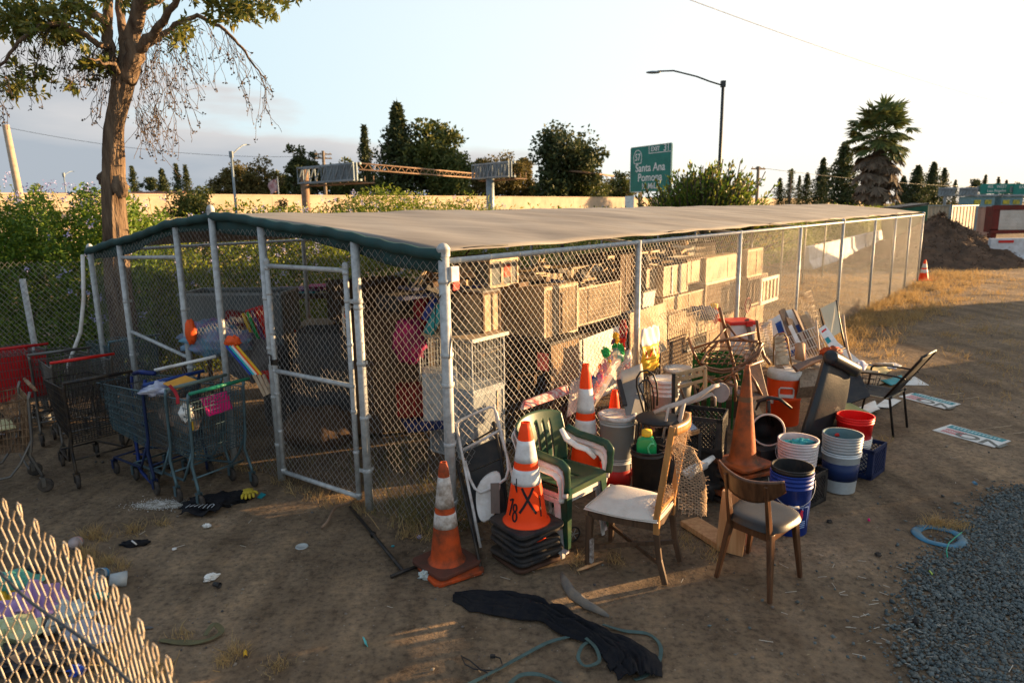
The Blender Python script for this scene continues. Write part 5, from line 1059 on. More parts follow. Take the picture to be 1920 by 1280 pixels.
yb = thing('yellow_bag', 'yellow and white bag with red printing right of the second fence post', 'bag', tuple(hit(1192, 700, -.1)), A_SIDE); L = (hit(1222, 700, -.1)-hit(1192, 700, -.1)).dot(EA); Hh_ = hit(1200, 620, -.1).z-hit(1200, 700, -.1).z
def ybf(u, v): return (L*(u*1.05), -.06-.06*math.sin(PI*u)*math.sin(PI*min(1, v*1.2+.1))+.012*math.sin(u*17+v*9), Hh_*v)
b = MB(); b.grid(lambda u, v: ybf(u, v*.62), 14, 12, .004); b.build('yellow_part', YEL, yb)
MB().grid(lambda u, v: ybf(u, .62+v*.40+.03*math.sin(u*20)*v), 14, 8, .004).build('white_top', PAPER, yb)
b = MB()
for i in range(5): b.beam(V(ybf(.15+i*.15, .38))-V((0, .006, 0)), V(ybf(.18+i*.15, .52))-V((0, .006, 0)), .02, .004, (0, 1, 0))
b.beam(V(ybf(.1, .35))-V((0, .006, 0)), V(ybf(.9, .37))-V((0, .006, 0)), .012, .004, (0, 1, 0)); b.build('red_print', REDP, yb)
rm = thing('rolled_mat', 'red and grey patterned mat propped low against the fence', 'mat', (0, 0, 0)); a, b0, c_, d_ = hit(982, 768, -.12), hit(1068, 738, -.10), hit(1064, 722, -.06), hit(985, 752, -.06)
MB().hexa([a, b0, b0+EN*.04, a+EN*.04], [d_, c_, c_+EN*.02, d_+EN*.02]).build('mat_body', pm('patterned_red', (.45, .05, .05), .8, 0, (.55, .5, .45), .8, 24), rm)
# deep interior seen through the gate
def inside(px, py, Yd): return D(px, py, Yd)
t = thing('glass_tank', 'large frosted glass tank seen through the mesh left of the gate', 'tank', tuple(D(345, 650, 8.2)), rad(-3)); Wt = 195/FP*8.2; Ht = 100/FP*8.2
b = MB(); b.box((Wt/2, 0, Ht), (Wt, .03, .03)); b.box((Wt/2, .6, Ht), (Wt, .03, .03)); b.box((Wt*.38, 0, Ht/2), (.03, .03, Ht)); b.box((0, .3, Ht), (.03, .6, .03)); b.box((Wt, .3, Ht), (.03, .6, .03)); b.build('frame', GREYP, t)
FROST = pm('frosted_glass', (.16, .19, .20), .6, 0, (.26, .26, .24), .6, 2, alpha=.85)
box_in(t, FROST, (Wt/2, 0, Ht/2), (Wt, .012, Ht-.03), 'side_panel'); box_in(t, FROST, (Wt/2, .6, Ht/2), (Wt, .012, Ht-.03), 'side_panel'); box_in(t, FROST, (0, .3, Ht/2), (.012, .58, Ht-.03), 'end_panel'); box_in(t, FROST, (Wt, .3, Ht/2), (.012, .58, Ht-.03), 'end_panel'); box_in(t, BROWNP, (Wt/2, .3, 0), (Wt, .6, .02), 'base_panel')
def table(name, label, px0, px1, py, Yd, dp, mat, rz=0):
    a = D(px0, py, Yd); b_ = D(px1, py, Yd); t = thing(name, label, 'table', (a.x, a.y, 0), rz); L = b_.x-a.x; z = a.z
    MB().box((L/2, dp/2, z), (L, dp, .03)).build('tabletop', mat, t, bevel=.004)
    for x in (.05, L-.05):
        for y in (.05, dp-.05): MB().box((x, y, z/2), (.04, .04, z-.02)).build('leg', BROWNP, t)
    return t
table('folding_table', 'table with a pale edged top deep behind the gate', 548, 612, 615, 8.6, .7, PLY); table('folding_table', 'dark table carrying the glass tank', 330, 545, 655, 8.1, .8, BROWNP)
table('folding_table', 'long dark table at the back behind the gate', 470, 640, 560, 10.2, .6, BROWNP)
t = thing('lid_pile', 'stacked teal and purple plastic lids on the far table', 'lids', tuple(D(530, 552, 10.2)));
for k, (m_, x_, w_) in enumerate(((TEALP, 0, 1.0), (PUR, .25, .9), (MAG, .55, .5))): MB().box((x_, .25, .02+k*.035), (w_, .45, .03)).build('lid', m_, t, bevel=.008)
def tilted(name, label, cat, px, py, Yd, w_, h_, d_, mat, rot, extra=None):
    t = thing(name, label, cat, tuple(D(px, py, Yd)), rot=rot); MB().box((0, 0, 0), (w_, d_, h_)).build('body', mat, t, bevel=.015); 
    if extra: extra(t)
    return t
def ex1(t):
    for z in (-.09, 0, .09): box_in(t, pm('faded_print', (.42, .33, .27), .8, 0, (.16, .03, .02), .6, 12), (0, -.063, z), (.26, .004, .055), 'printed_panel')
tilted('red_cooler', 'dark red box with faded cream printing tilted among the clutter', 'box', 455, 614, 7.3, .36, .34, .12, pm('deep_red_plastic', (.20, .015, .012), .6), (0, .18, .1), ex1)
def ex2(t):
    for k, m_ in enumerate((YEL, GRN_T, PUR)): box_in(t, m_, (-.12+k*.05, -.03, -.02), (.03, .03, .36), 'coloured_strip')
tilted('red_toy_board', 'red board with coloured strips beside the dark red box', 'toy', 488, 606, 7.2, .20, .36, .03, REDP, (0, -.3, .1), ex2)
rag('filled_sack', 'pale grey filled sack below the dark red box', D(470, 668, 7.2), (.28, .2, .26), pm('grey_sack', (.20, .20, .21), .8, 0, (.12, .12, .12), .4, 5), 21, .25, 'sack'); rag('filled_sack', 'brown sack lying on the ground behind the gate', D(600, 800, 7.0), (.4, .3, .22), BROWNP, 22, .3, 'sack')
rag('blue_bag', 'large pale blue plastic bag heaped behind the ridge post', D(410, 640, 6.9), (.36, .22, .16), pm('pale_blue_film', (.12, .28, .38), .4, 0, (.25, .2, .35), .6, 5), 23, .4, 'bag'); rag('purple_toy', 'purple patterned toy heap behind the blue bag', D(400, 612, 7.2), (.26, .15, .08), pm('purple_pattern', (.28, .12, .3), .6, 0, (.1, .3, .4), .7, 18), 24, .3, 'toy')
rag('orange_float', 'glowing orange toy float beside the slim post left of the ridge', D(358, 622, 6.7), (.055, .05, .13), ORG, 25, .2, 'toy'); rag('orange_cloth', 'small bright orange cloth at the ridge post', D(436, 640, 6.15), (.07, .03, .05), ORG, 26, .5)
rag('orange_tag', 'small orange tag hanging from the table behind the gate', D(552, 632, 8.5), (.03, .02, .11), ORG, 27, .2, 'tag'); rag('magenta_bag', 'hanging magenta bag behind the mesh left of the corner post', D(768, 640, 5.9), (.13, .10, .20), MAG, 28, .35, 'bag'); rag('dark_red_bag', 'dark red bag hanging above the magenta bag', D(792, 590, 6.0), (.08, .07, .18), pm('maroon_cloth', (.2, .01, .02), .8), 29, .35, 'bag')
tt_ = thing('play_tube', 'curved teal play tube beside the hanging magenta bag', 'toy', (0, 0, 0)); MB().tube([D(803, 625, 5.8), D(812, 606, 5.8), D(820, 590, 5.8), D(826, 570, 5.8)], .05, 12).build('tube_body', TEALP, tt_); tt_ = thing('play_tube', 'dark blue play tube above the teal one', 'toy', (0, 0, 0)); MB().tube([D(800, 600, 5.95), D(810, 580, 5.95), D(822, 562, 5.95)], .06, 12).build('tube_body', BLUEP, tt_)
def ex3(t): 
    b = MB()
    for i in range(6): b.beam((-.17+i*.068, -.13, -.1), (-.17+i*.068, -.13, .12), .012, .01, (0, 1, 0))
    b.build('slats', pm('basket_slat_red', (.22, .012, .012), .5), t)
tilted('red_basket', 'red plastic basket on the ground left of the corner post', 'basket', 782, 748, 5.75, .36, .26, .24, pm('dusky_red', (.13, .010, .008), .6), (0, 0, .2), ex3)
NVY = pm('dark_tray_blue', (.01, .02, .08), .6)
tilted('blue_basket', 'dark blue plastic tray below the red basket', 'tray', 800, 790, 5.7, .4, .08, .3, NVY, (0, 0, .3)); tilted('grey_bin', 'tall grey bin just behind the corner post', 'bin', 826, 745, 5.75, .3, .5, .3, GREYP, (0, 0, .1)); 
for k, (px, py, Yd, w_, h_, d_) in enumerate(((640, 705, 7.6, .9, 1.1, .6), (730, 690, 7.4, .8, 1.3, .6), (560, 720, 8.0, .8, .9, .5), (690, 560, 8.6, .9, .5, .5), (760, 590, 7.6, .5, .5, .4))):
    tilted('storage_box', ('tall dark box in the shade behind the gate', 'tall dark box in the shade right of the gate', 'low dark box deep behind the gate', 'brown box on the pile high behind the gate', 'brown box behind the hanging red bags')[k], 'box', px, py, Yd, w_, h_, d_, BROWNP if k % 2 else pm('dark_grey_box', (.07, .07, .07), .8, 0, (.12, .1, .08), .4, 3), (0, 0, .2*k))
fr = thing('picture_frame', 'thin white frame standing behind the gate', 'frame', tuple(D(646, 628, 6.9))); b = MB(); b.beam((0, 0, 0), (0, 0, .29), .02, .02); b.beam((0, 0, .29), (.1, 0, .29), .02, .02); b.build('frame_bars', WHITEB, fr); box_in(fr, REDP, (.03, .01, .2), (.04, .02, .05), 'red_clip')

rn = random.Random(77)
CLM = [CREAMB, BROWNP, CARD, GREYB, WHITEB, BLACKP, TAN, BLUEP, NAVY]
CLN = [('brush', 'brushes'), ('tray', 'trays'), ('basin', 'basin')]
spots = [(0.6, .75, 1.72), (1.1, .8, 1.75), (1.7, .8, 1.68), (2.2, .8, 1.68), (3.1, .8, 1.52), (3.6, .9, 1.55), (4.2, .85, 1.5), (4.8, .9, 1.6), (5.2, .8, 1.65), (5.9, .9, 1.75), (4.0, .7, 1.1), (4.9, .75, 1.25)]
where = ['nearest the corner post', 'second from the corner post', 'third from the corner post', 'just left of the second fence post', 'just right of the second fence post', 'above the open topped cage', 'left of centre in the second bay', 'in the centre of the second bay', 'right of centre in the second bay', 'right of the third fence post', 'low in the second bay', 'low left of the third fence post']
for k, ((s0, t0, z0), wh) in enumerate(zip(spots, where)):
    t = thing('clutter_pile', 'small pile of trays and rags on cages '+wh, 'clutter', tuple(E(s0, t0, z0)), A_SIDE+rn.uniform(-.3, .3))
    for j in range(4): MB().box((rn.gauss(0, .1), rn.gauss(0, .08), .02+j*.035), (rn.uniform(.15, .4), rn.uniform(.12, .3), rn.uniform(.015, .05)), rotm(rn.gauss(0, .06), rn.gauss(0, .1), rn.uniform(-.6, .6))).build('tray', rn.choice(CLM), t)
    MB().blob((rn.gauss(0, .12), 0, .17), (.10, .07, .05), k+60, .7, 9).build('rag', rn.choice(CLM), t)
    for j in range(2): a = rn.uniform(-1, 1); MB().tube([(-.25*math.cos(a), rn.gauss(0, .05), .1), (.25*math.cos(a), 0, .16+.25*abs(math.sin(a)))], .008, 6).build('stick', rn.choice((BLACKM, GREYW, CREAMM)), t)

for k, (s0, s1, t0, z0, z1, m_, lb) in enumerate(((1.6, 2.75, 1.4, 1.15, 1.6, TAN, 'long tan crate in the back row left of the second fence post'), (2.95, 4.5, 1.35, 1.2, 1.72, DGLASS, 'long pale hutch in the back row of the second bay, left part'), (4.6, 6.1, 1.35, 1.25, 1.8, TAN, 'long tan crate in the back row of the second bay, right part'), (1.5, 2.7, .95, .75, 1.08, DGLASS, 'wide pale bin in the lower row behind the clear tank'), (3.0, 4.4, 1.0, .6, 1.1, TAN, 'wide tan bin in the lower row of the second bay'))):
    t = thing('long_crate', lb, 'crate', tuple(E(s0, t0, 0)), A_SIDE); L = s1-s0; b = MB(); edges(b, L, .5, z1-z0, .025, z0); b.build('frame', CREAMM, t)
    MB().box((L/2, .25, (z0+z1)/2), (L-.03, .46, z1-z0-.03)).build('body', m_, t)
    b = MB(); n_ = int(L/.12)
    for i in range(1, n_): b.box((L*i/n_, .008, (z0+z1)/2), (.008, .012, z1-z0-.05))
    b.build('slat_lines', BROWNP, t)
    for x in (.05, L-.05):
        for y in (.05, .45): MB().box((x, y, z0/2), (.045, .045, z0-.002)).build('leg', BROWNP, t)
# ================================================================ THE HEAP OUTSIDE THE ENCLOSURE
FLO = pm('fluorescent_orange', (1.0, .065, .004), .5, 0, (.7, .04, .004), .12, 5)
FLOD = pm('faded_orange', (.50, .07, .012), .6, 0, (.10, .035, .016), .7, 7, .2, 40)
FLOR = pm('rusty_orange', (.42, .09, .02), .55, 0, (.09, .04, .02), .7, 5, .2, 40)
COLW = pm('reflective_white', (.70, .70, .70), .35, 0, (.45, .42, .4), .3, 12)
COLD = pm('dirty_reflective_white', (.62, .58, .54), .5, 0, (.22, .17, .13), .6, 11)
COLB = pm('brown_collar', (.18, .09, .045), .6)
def cone_r(z, h, rb, rt): return rb+(rt-rb)*(z/h)
def cone(name, label, loc, h, rb=.125, rt=.032, bs=.36, body=FLO, col=COLW, collars=((.61, .81), (.38, .53)), basem=None, rz=0., stack=None, tip=None, grp=None, z0=0., lean=None, worn=None):
    t = thing(name, label, 'traffic cone', (loc[0], loc[1], loc[2] if len(loc) > 2 else 0), rz, grp, rot=lean)
    b = MB(); b.prism(rrect(bs, bs, .05), .028, Matrix.Translation((0, 0, .014+z0))); b.build('base', basem or body, t, bevel=.006)
    z = z0+.028; H = h-.028
    prof = [(rb+.02, z), (rb+.006, z+.014), (rb, z+.02)]+[(cone_r(k/14*H, H, rb, rt), z+k/14*H) for k in range(1, 14)]+[(rt+.003, z+H*.955), (rt, z+H*.96), (rt-.004, z+H), (rt-.014, z+H), (rt-.014, z+H-.06)]
    MB().lathe(prof, 36).build('cone_body', body, t)
    for a_, c_ in collars:
        q = []
        for f_ in np.linspace(a_, c_, 5): q.append((cone_r(f_*H, H, rb, rt)+.0022, z+f_*H))
        q = [(q[0][0]-.003, q[0][1])]+q+[(q[-1][0]-.003, q[-1][1])]; MB().lathe(q, 36).build('collar', col, t)
    if worn: q = [(cone_r(f_*H, H, rb, rt)+.0018, z+f_*H) for f_ in (worn[0], worn[1])]; MB().lathe(q, 36).build('worn_band', COLB, t)
    return t
# cone 1 : dirty, left end of the heap
p = G(838, 1062); hc = HZ(p.x, p.y, 866)
c = cone('traffic_cone', 'dirty faded orange cone with two grimy white collars, leftmost of the heap', (p.x, p.y, .03), hc-.03, .113, .028, .37, FLOD, COLD, ((.56, .86), (.36, .50)), pm('dark_cone_base', (.12, .04, .025), .8, 0, (.06, .035, .025), .5, 6), .75)
t = thing('cone_base', 'flat orange cone base lying under the dirty leftmost cone', 'cone base', (p.x+.02, p.y-.03, 0), .55); MB().prism(rrect(.38, .38, .05), .026, Matrix.Translation((0, 0, .014))).build('plate', FLOD, t, bevel=.006)
# cone 2 : fluorescent with marker writing on a stack of black bases
p = G(988, 1046); z1 = HZ(p.x, p.y, 968)-.02; zt = HZ(p.x, p.y, 791)
BB = pm('black_cone_base', (.020, .021, .024), .7, 0, (.08, .06, .045), .5, 6, .3, 30)
nst = 6
for k in range(nst):
    zz = k*(z1-.03)/nst; rn = random.Random(k); t = thing('cone_base', ('lowest, rust edged', 'second from the ground', 'third from the ground', 'fourth from the ground', 'fifth from the ground', 'top')[k]+' black base in the stack under the cone marked with an X', 'cone base', (p.x+rn.uniform(-.02, .02)+(0.0 if k else -.02), p.y+rn.uniform(-.015, .015), zz), .62+rn.uniform(-.14, .14), 'black cone bases stacked under the marked cone')
    b = MB(); th = (z1-.03)/nst
    def pad(u, v, th=th, rn=rn, k=k): return None
    b.prism(rrect(.39+rn.uniform(-.015, .015), .39, .06), th*.62, Matrix.Translation((0, 0, th*.36))); b.build('plate', BB if k else pm('rust_edge_base', (.07, .035, .022), .8), t, bevel=.012, seg=3)
    t.rotation_euler = (rn.gauss(0, .035), rn.gauss(0, .035), t.rotation_euler.z)
    b = MB(); b.lathe([(.165, th*.66), (.15, th*.9), (.13, th*1.15)], 28); b.build('flange', BB if k != 4 else FLO, t)
c78 = cone('traffic_cone', 'bright fluorescent cone marked X and 78 on top of a stack of black bases', (p.x, p.y, z1-.03), zt-z1+.03, .150, .036, .40, FLO, COLW, ((.62, .83), (.40, .55)), BB, .62)
H78 = zt-z1+.03-.028
def cs(th, f, off=.003): r = cone_r(f*H78, H78, .150, .036)+off; a = -.62-PI/2+th; return V((r*math.cos(a), r*math.sin(a), .028+f*H78))
INK = pm('black_marker', (.015, .012, .015), .6)
def conestroke(pts, wd=.012, name='marker_writing'):
    P = []
    for i in range(len(pts)-1):
        n_ = 5
        for k in range(n_): P.append((pts[i][0]+(pts[i+1][0]-pts[i][0])*k/n_, pts[i][1]+(pts[i+1][1]-pts[i][1])*k/n_))
    P.append(pts[-1]); q = [cs(*a) for a in P]; up = [V((v.x, v.y, .03)).normalized() for v in q]; MB().ribbon(q, wd, .002, up).build(name, INK, c78)
conestroke([(-.30, .39), (.50, .14)], .017); conestroke([(.44, .39), (-.38, .15)], .017); conestroke([(-1.12, .24), (-.84, .27), (-1.0, .10)], .013)
conestroke([(-.66+.11*math.sin(a), .19+.035*math.cos(a)) for a in np.linspace(0, 2*PI, 13)], .012); conestroke([(-.64+.12*math.sin(a), .105+.045*math.cos(a)) for a in np.linspace(0, 2*PI, 13)], .012); conestroke([(.85, .30), (.78, .10)], .010); conestroke([(-.85, .42), (-.62, .34), (-.75, .47)], .007)
MB().lathe([(.161, .0295), (.167, .031), (.173, .0295)], 48).build('stitching_ring', FLOD, c78)
# cone 3 and 4 behind
p = G(1097, 905); cone('traffic_cone', 'clean tall fluorescent cone with two white collars behind the green chair', (p.x, p.y, 0), HZ(p.x, p.y, 682), .15, .034, .38, FLO, COLW, ((.60, .80), (.41, .54)), None, .3)
p = G(1150, 880); cone('traffic_cone', 'small orange cone of which only the tip shows behind the grey bucket', (p.x, p.y, 0), HZ(p.x, p.y, 731), .12, .03, .33, FLO, COLW, ((.30, .5),), None, .1)
# cone 5 : big rusty cone on a stack
p = G(1388, 940); zc = HZ(p.x, p.y, 862)-.03; zt = HZ(p.x, p.y, 684)
for k in range(5):
    th = zc/5; rn = random.Random(k+20); m_ = (BB, FLOR, BB, BB, FLOR)[k]
    t = thing('cone_base', ('lowest', 'second lowest', 'middle', 'second highest', 'highest')[k]+' base in the stack under the big rusty orange cone', 'cone base', (p.x+rn.uniform(-.03, .03), p.y+rn.uniform(-.02, .02), k*th), .5+rn.uniform(-.22, .22), 'cone bases stacked under the rusty cone')
    MB().prism(rrect(.36, .36, .03), th*.5, Matrix.Translation((0, 0, th*.35))).build('plate', m_, t, bevel=.006); MB().lathe([(.14, th*.6), (.125, th*.85), (.115, th*1.1)], 28).build('flange', m_, t); t.rotation_euler = (rn.gauss(0, .025), rn.gauss(0, .025), t.rotation_euler.z)
cone('traffic_cone', 'big rusty orange cone without collars on a stack of bases', (p.x, p.y, zc), zt-zc, .112, .020, .37, FLOR, COLD, (), FLOR, .55, worn=(.63, .68))
# far cone
p = G(1731, 526); cone('traffic_cone', 'small distant orange cone at the far end of the enclosure', (p.x, p.y, 0), HZ(p.x, p.y, 487), .15, .03, .42, FLO, COLW, ((.60, .80), (.35, .53)), None, .1)

# ---- buckets
def bucket(name, label, loc, h=.37, rt=.152, rb=.13, mat=WHITEP, bands=(), lid=None, handle=None, inner=None, ribs=3, rz=0, rot=None, grp=None, cat='bucket', fill=None, rim=None):
    t = thing(name, label, cat, tuple(loc), rz, grp, rot)
    R_ = lambda z: rb+(rt-rb)*z/h
    prof = [(.001, .006), (R_(0)-.004, .0), (R_(0), .004)]
    zr = [h*(1-.07*(i+1)) for i in range(ribs)][::-1]
    for z in zr: prof += [(R_(z)-.0005, z-.008), (R_(z)+.007, z-.006), (R_(z)+.007, z+.002), (R_(z)-.0005, z+.004)]
    prof += [(R_(h)+.001, h-.010), (R_(h)+.006, h-.008), (R_(h)+.006, h), (R_(h)-.004, h)]
    b = MB(); b.lathe(prof, 40); b.build('bucket_body', mat, t)
    MB().lathe([(R_(h)-.004, h), (R_(h*.5)-.004, h*.5), (R_(.01)-.004, .012), (.001, .012)], 40).build('inner_wall', inner or mat, t)
    for z0, z1, m_ in bands: MB().lathe([(R_(z0), z0), (R_(z0)+.0015, z0), (R_(z1)+.0015, z1), (R_(z1), z1)], 40).build('label_band', m_, t)
    if lid: MB().lathe([(.001, h+.012), (R_(h)-.025, h+.010), (R_(h)-.018, h+.02), (R_(h)+.010, h+.02), (R_(h)+.012, h-.012), (R_(h)+.007, h-.014)], 40).build('lid', lid, t)
    if fill is not None: MB().lathe([(.001, h*fill[0]+.01), (R_(h*fill[0])-.006, h*fill[0])], 30).build('contents', fill[1], t)
    if handle is not None:
        a0, drop, grip = handle; A_ = [V((math.cos(a)*(rt+.012), math.sin(a)*(rt+.012), h*.86)) for a in (a0, a0+PI)]
        mid = V((-math.sin(a0), math.cos(a0), 0))*(rt+.03 if drop < 0 else rt*.6); pts = [A_[0].lerp(A_[1], u)*(1)+mid*math.sin(PI*u)+V((0, 0, drop*math.sin(PI*u))) for u in np.linspace(0, 1, 15)]
        if drop < 0: pts = [V(((rt+.014)*math.cos(a0+PI*u), (rt+.014)*math.sin(a0+PI*u), h*.86+drop*math.sin(PI*u))) for u in np.linspace(0, 1, 15)]
        MB().tube(pts, .0024, 6).build('handle', GALV, t)
        if grip: MB().tube(pts[6:9], .010, 8).build('grip', grip, t)
    return t
def bp(px, py): p = G(px, py); return V((p.x, p.y, 0))
# grey bucket on a red and white one
p = bp(1156, 908); ztop = HZ(p.x, p.y, 775)
GB = pm('grey_pail', (.36, .40, .42), .5, 0, (.40, .38, .34), .45, 7)
bucket('plastic_bucket', 'white bucket with a red lower band under the grey lidded bucket', p, .30, .135, .125, WHITEP, ((.02, .17, REDP),))
b_ = bucket('plastic_bucket', 'grey bucket with a dirty white lid stacked behind the green chair', p+V((0, 0, ztop-.405)), .385, .158, .14, GB, (), pm('dirty_lid', (.66, .63, .6), .5, 0, (.3, .22, .18), .5, 14), (2.6, .12, None), None, 2)
# black planter with detergent bottle
p = bp(1212, 960); z_ = HZ(p.x, p.y, 840); bucket('black_planter', 'black nursery pot holding a green detergent bottle', p, z_, .135, .105, BLACKP, (), None, None, None, 1, cat='plant pot')
def jug():
    GP = pm('green_bottle', (.012, .30, .09), .35, 0, (.01, .2, .06), .2, 5, coat=.3); zb = z_-.13; t = thing('detergent_bottle', 'green detergent bottle with a yellow cap sitting in the black pot', 'bottle', (p.x-.015, p.y-.01, zb), -.25)
    pts = [(-.075, 0), (.075, 0), (.08, .1), (.078, .17), (.05, .225), (.032, .24), (-.032, .24), (-.07, .215), (-.078, .17)]
    b = MB(); b.prism(pts, .085, Matrix(((1, 0, 0, 0), (0, 0, -1, 0), (0, 1, 0, 0), (0, 0, 0, 1)))); b.build('bottle_body', GP, t, bevel=.022, seg=4)
    MB().tube([(.045, -.046, .09), (.02, -.05, .12), (.015, -.05, .16), (.035, -.05, .19), (.06, -.046, .19)], .008, 8).build('handle_rim', pm('light_green', (.12, .55, .25), .4), t)
    MB().lathe([(.040, .24), (.042, .245), (.040, .285), (.001, .287)], 24).build('cap', YEL, t)
    MB().box((.05, -.045, .05), (.045, .004, .06)).build('yellow_label', YEL, t)
jug()
# white buckets behind
p = bp(1243, 830); zt = HZ(p.x, p.y, 712); bucket('plastic_bucket', 'white lidded bucket behind the black bistro chair', (p.x, p.y, 0), zt, .15, .13, WHITEP, (), WHITEP, None, None, 3)
p = bp(1268, 790); zt = HZ(p.x, p.y, 692); bucket('plastic_bucket', 'second white lidded bucket, farther back beside the fence', (p.x, p.y, 0), zt, .16, .14, WHITEP, (), WHITEP, None, None, 3)
# orange water cooler
p = bp(1466, 792); zt = HZ(p.x, p.y, 700); OC = pm('cooler_orange', (.80, .07, .008), .4, 0, (.5, .05, .01), .25, 4)
t = thing('water_cooler', 'round orange drinks cooler with a white lid and white handle', 'cooler', tuple(p), -.25); r_ = .185
b = MB(); b.lathe([(.001, .0), (r_*.93, .0), (r_*.95, .01), (r_*.97, zt*.5), (r_*1.0, zt*.505), (r_*1.0, zt*.56), (r_*.985, zt*.57), (r_*1.0, zt*.93), (r_*.98, zt*.95), (.001, zt*.95)], 44); b.build('cooler_body', OC, t)
MB().lathe([(r_*1.01, zt*.93), (r_*1.04, zt*.94), (r_*1.04, zt*1.02), (r_*.97, zt*1.08), (r_*.5, zt*1.10), (.001, zt*1.10)], 44).build('lid', WHITEP, t)
b = MB(); hp = [(-.075, .62), (-.075, .76), (-.06, .79), (.06, .79), (.075, .76), (.075, .62)]; b.tube([(x, -math.sqrt(max(0, (r_+.012)**2-x*x)), z*zt) for x, z in hp], .009, 8); b.beam((-.075, -r_*.97, .63*zt), (.075, -r_*.97, .63*zt), .03, .035); b.build('handle', WHITEP, t)
MB().box((-.135, -.125, zt*.52), (.03, .03, .08), rotm(0, 0, -.8)).build('latch', WHITEP, t)
# white bucket stack with teal things
p = bp(1490, 925); zt = HZ(p.x, p.y, 822)
PKW = pm('pinkish_white_plastic', (.66, .58, .58), .45, 0, (.4, .33, .3), .35, 7)
bucket('plastic_bucket', 'lower of two nested white buckets holding teal rags', p, zt-.10, .155, .128, PKW, ribs=4)
bucket('plastic_bucket', 'upper white bucket filled with teal rags right of the rusty cone', p+V((0, 0, zt-.372)), .372, .16, .135, PKW, (), None, (2.2, -.14, None), None, 4)
rag('teal_rag', 'teal rag lying in the white bucket right of the rusty cone', p+V((.03, 0, zt-.04)), (.10, .06, .035), TEALP, 31, .5, 'rag'); rag('teal_rag', 'smaller flat teal rag in the same white bucket, left side', p+V((-.07, .02, zt-.05)), (.06, .07, .02), TEALP, 32, .5, 'rag')
# blue bucket with black one nested
p = bp(1478, 992); zt = HZ(p.x, p.y, 872); BL = pm('bucket_blue', (.008, .035, .24), .4, 0, (.01, .03, .2), .3, 6)
zb2 = zt-.04
b5 = bucket('plastic_bucket', 'blue bucket with a printed label behind the dark seated wooden chair', p, zb2, .152, .13, BL, (), None, (2.9, -.16, WHITEP), None, 3)
bucket('plastic_bucket', 'black bucket nested inside the blue bucket', p+V((0, 0, zt-.30)), .30, .148, .125, BLACKP, (), None, None, BLACKP, 1, fill=(.25, WHITEP), rim=None)
def onb(th, z, off=.003): r = .13+(.152-.13)*z/zb2+off; return V((r*math.cos(th), r*math.sin(th), z))
LW = pm('label_print_pale', (.30, .45, .75), .5); RP = pm('label_print_red', (.65, .04, .08), .5); a0 = -1.35
def bst(pts, w_, m_, nm='label_print'):
    q = [onb(a0+a, z) for a, z in pts]; MB().ribbon(q, w_, .0015, [V((v.x, v.y, 0)).normalized() for v in q]).build(nm, m_, b5)
bst([(-.35, .08), (-.35, .24)], .003, LW); bst([(-.35, .24), (-.1, .24), (.2, .24), (.45, .24)], .003, LW); bst([(.45, .24), (.45, .08)], .003, LW)
bst([(-.05, .17), (.0, .20), (.04, .22)], .02, RP); bst([(.0, .17), (.10, .17)], .035, RP); bst([(.02, .225), (.07, .225)], .012, LW)
for i in range(4): bst([(-.2, .125-.016*i), (0, .125-.016*i), (.3, .125-.016*i)], .007, LW)
# grey/white/blue stack right
p = bp(1572, 916); zt = HZ(p.x, p.y, 812); CLR = pm('cloudy_plastic', (.30, .33, .35), .35, 0, (.5, .48, .46), .4, 7)
NVB = pm('navy_band', (.012, .028, .10), .45)
bucket('plastic_bucket', 'white bucket with a navy band, lowest of the stack by the blue crate', p, .36, .155, .13, pm('pale_blue_white', (.60, .66, .70), .45, 0, (.4, .4, .4), .3, 6), ((.115, .27, NVB),), ribs=1)
bucket('plastic_bucket', 'cloudy grey bucket nested in the navy banded one', p+V((0, 0, zt-.37)), .37, .158, .135, CLR, (), None, None, pm('teal_grey_inside', (.14, .24, .27), .5), 5)
rag('red_scrap', 'tiny red scrap on the rim of the cloudy grey bucket', p+V((.0, .1, zt-.05)), (.02, .015, .015), REDP, 35, .4, 'scrap')
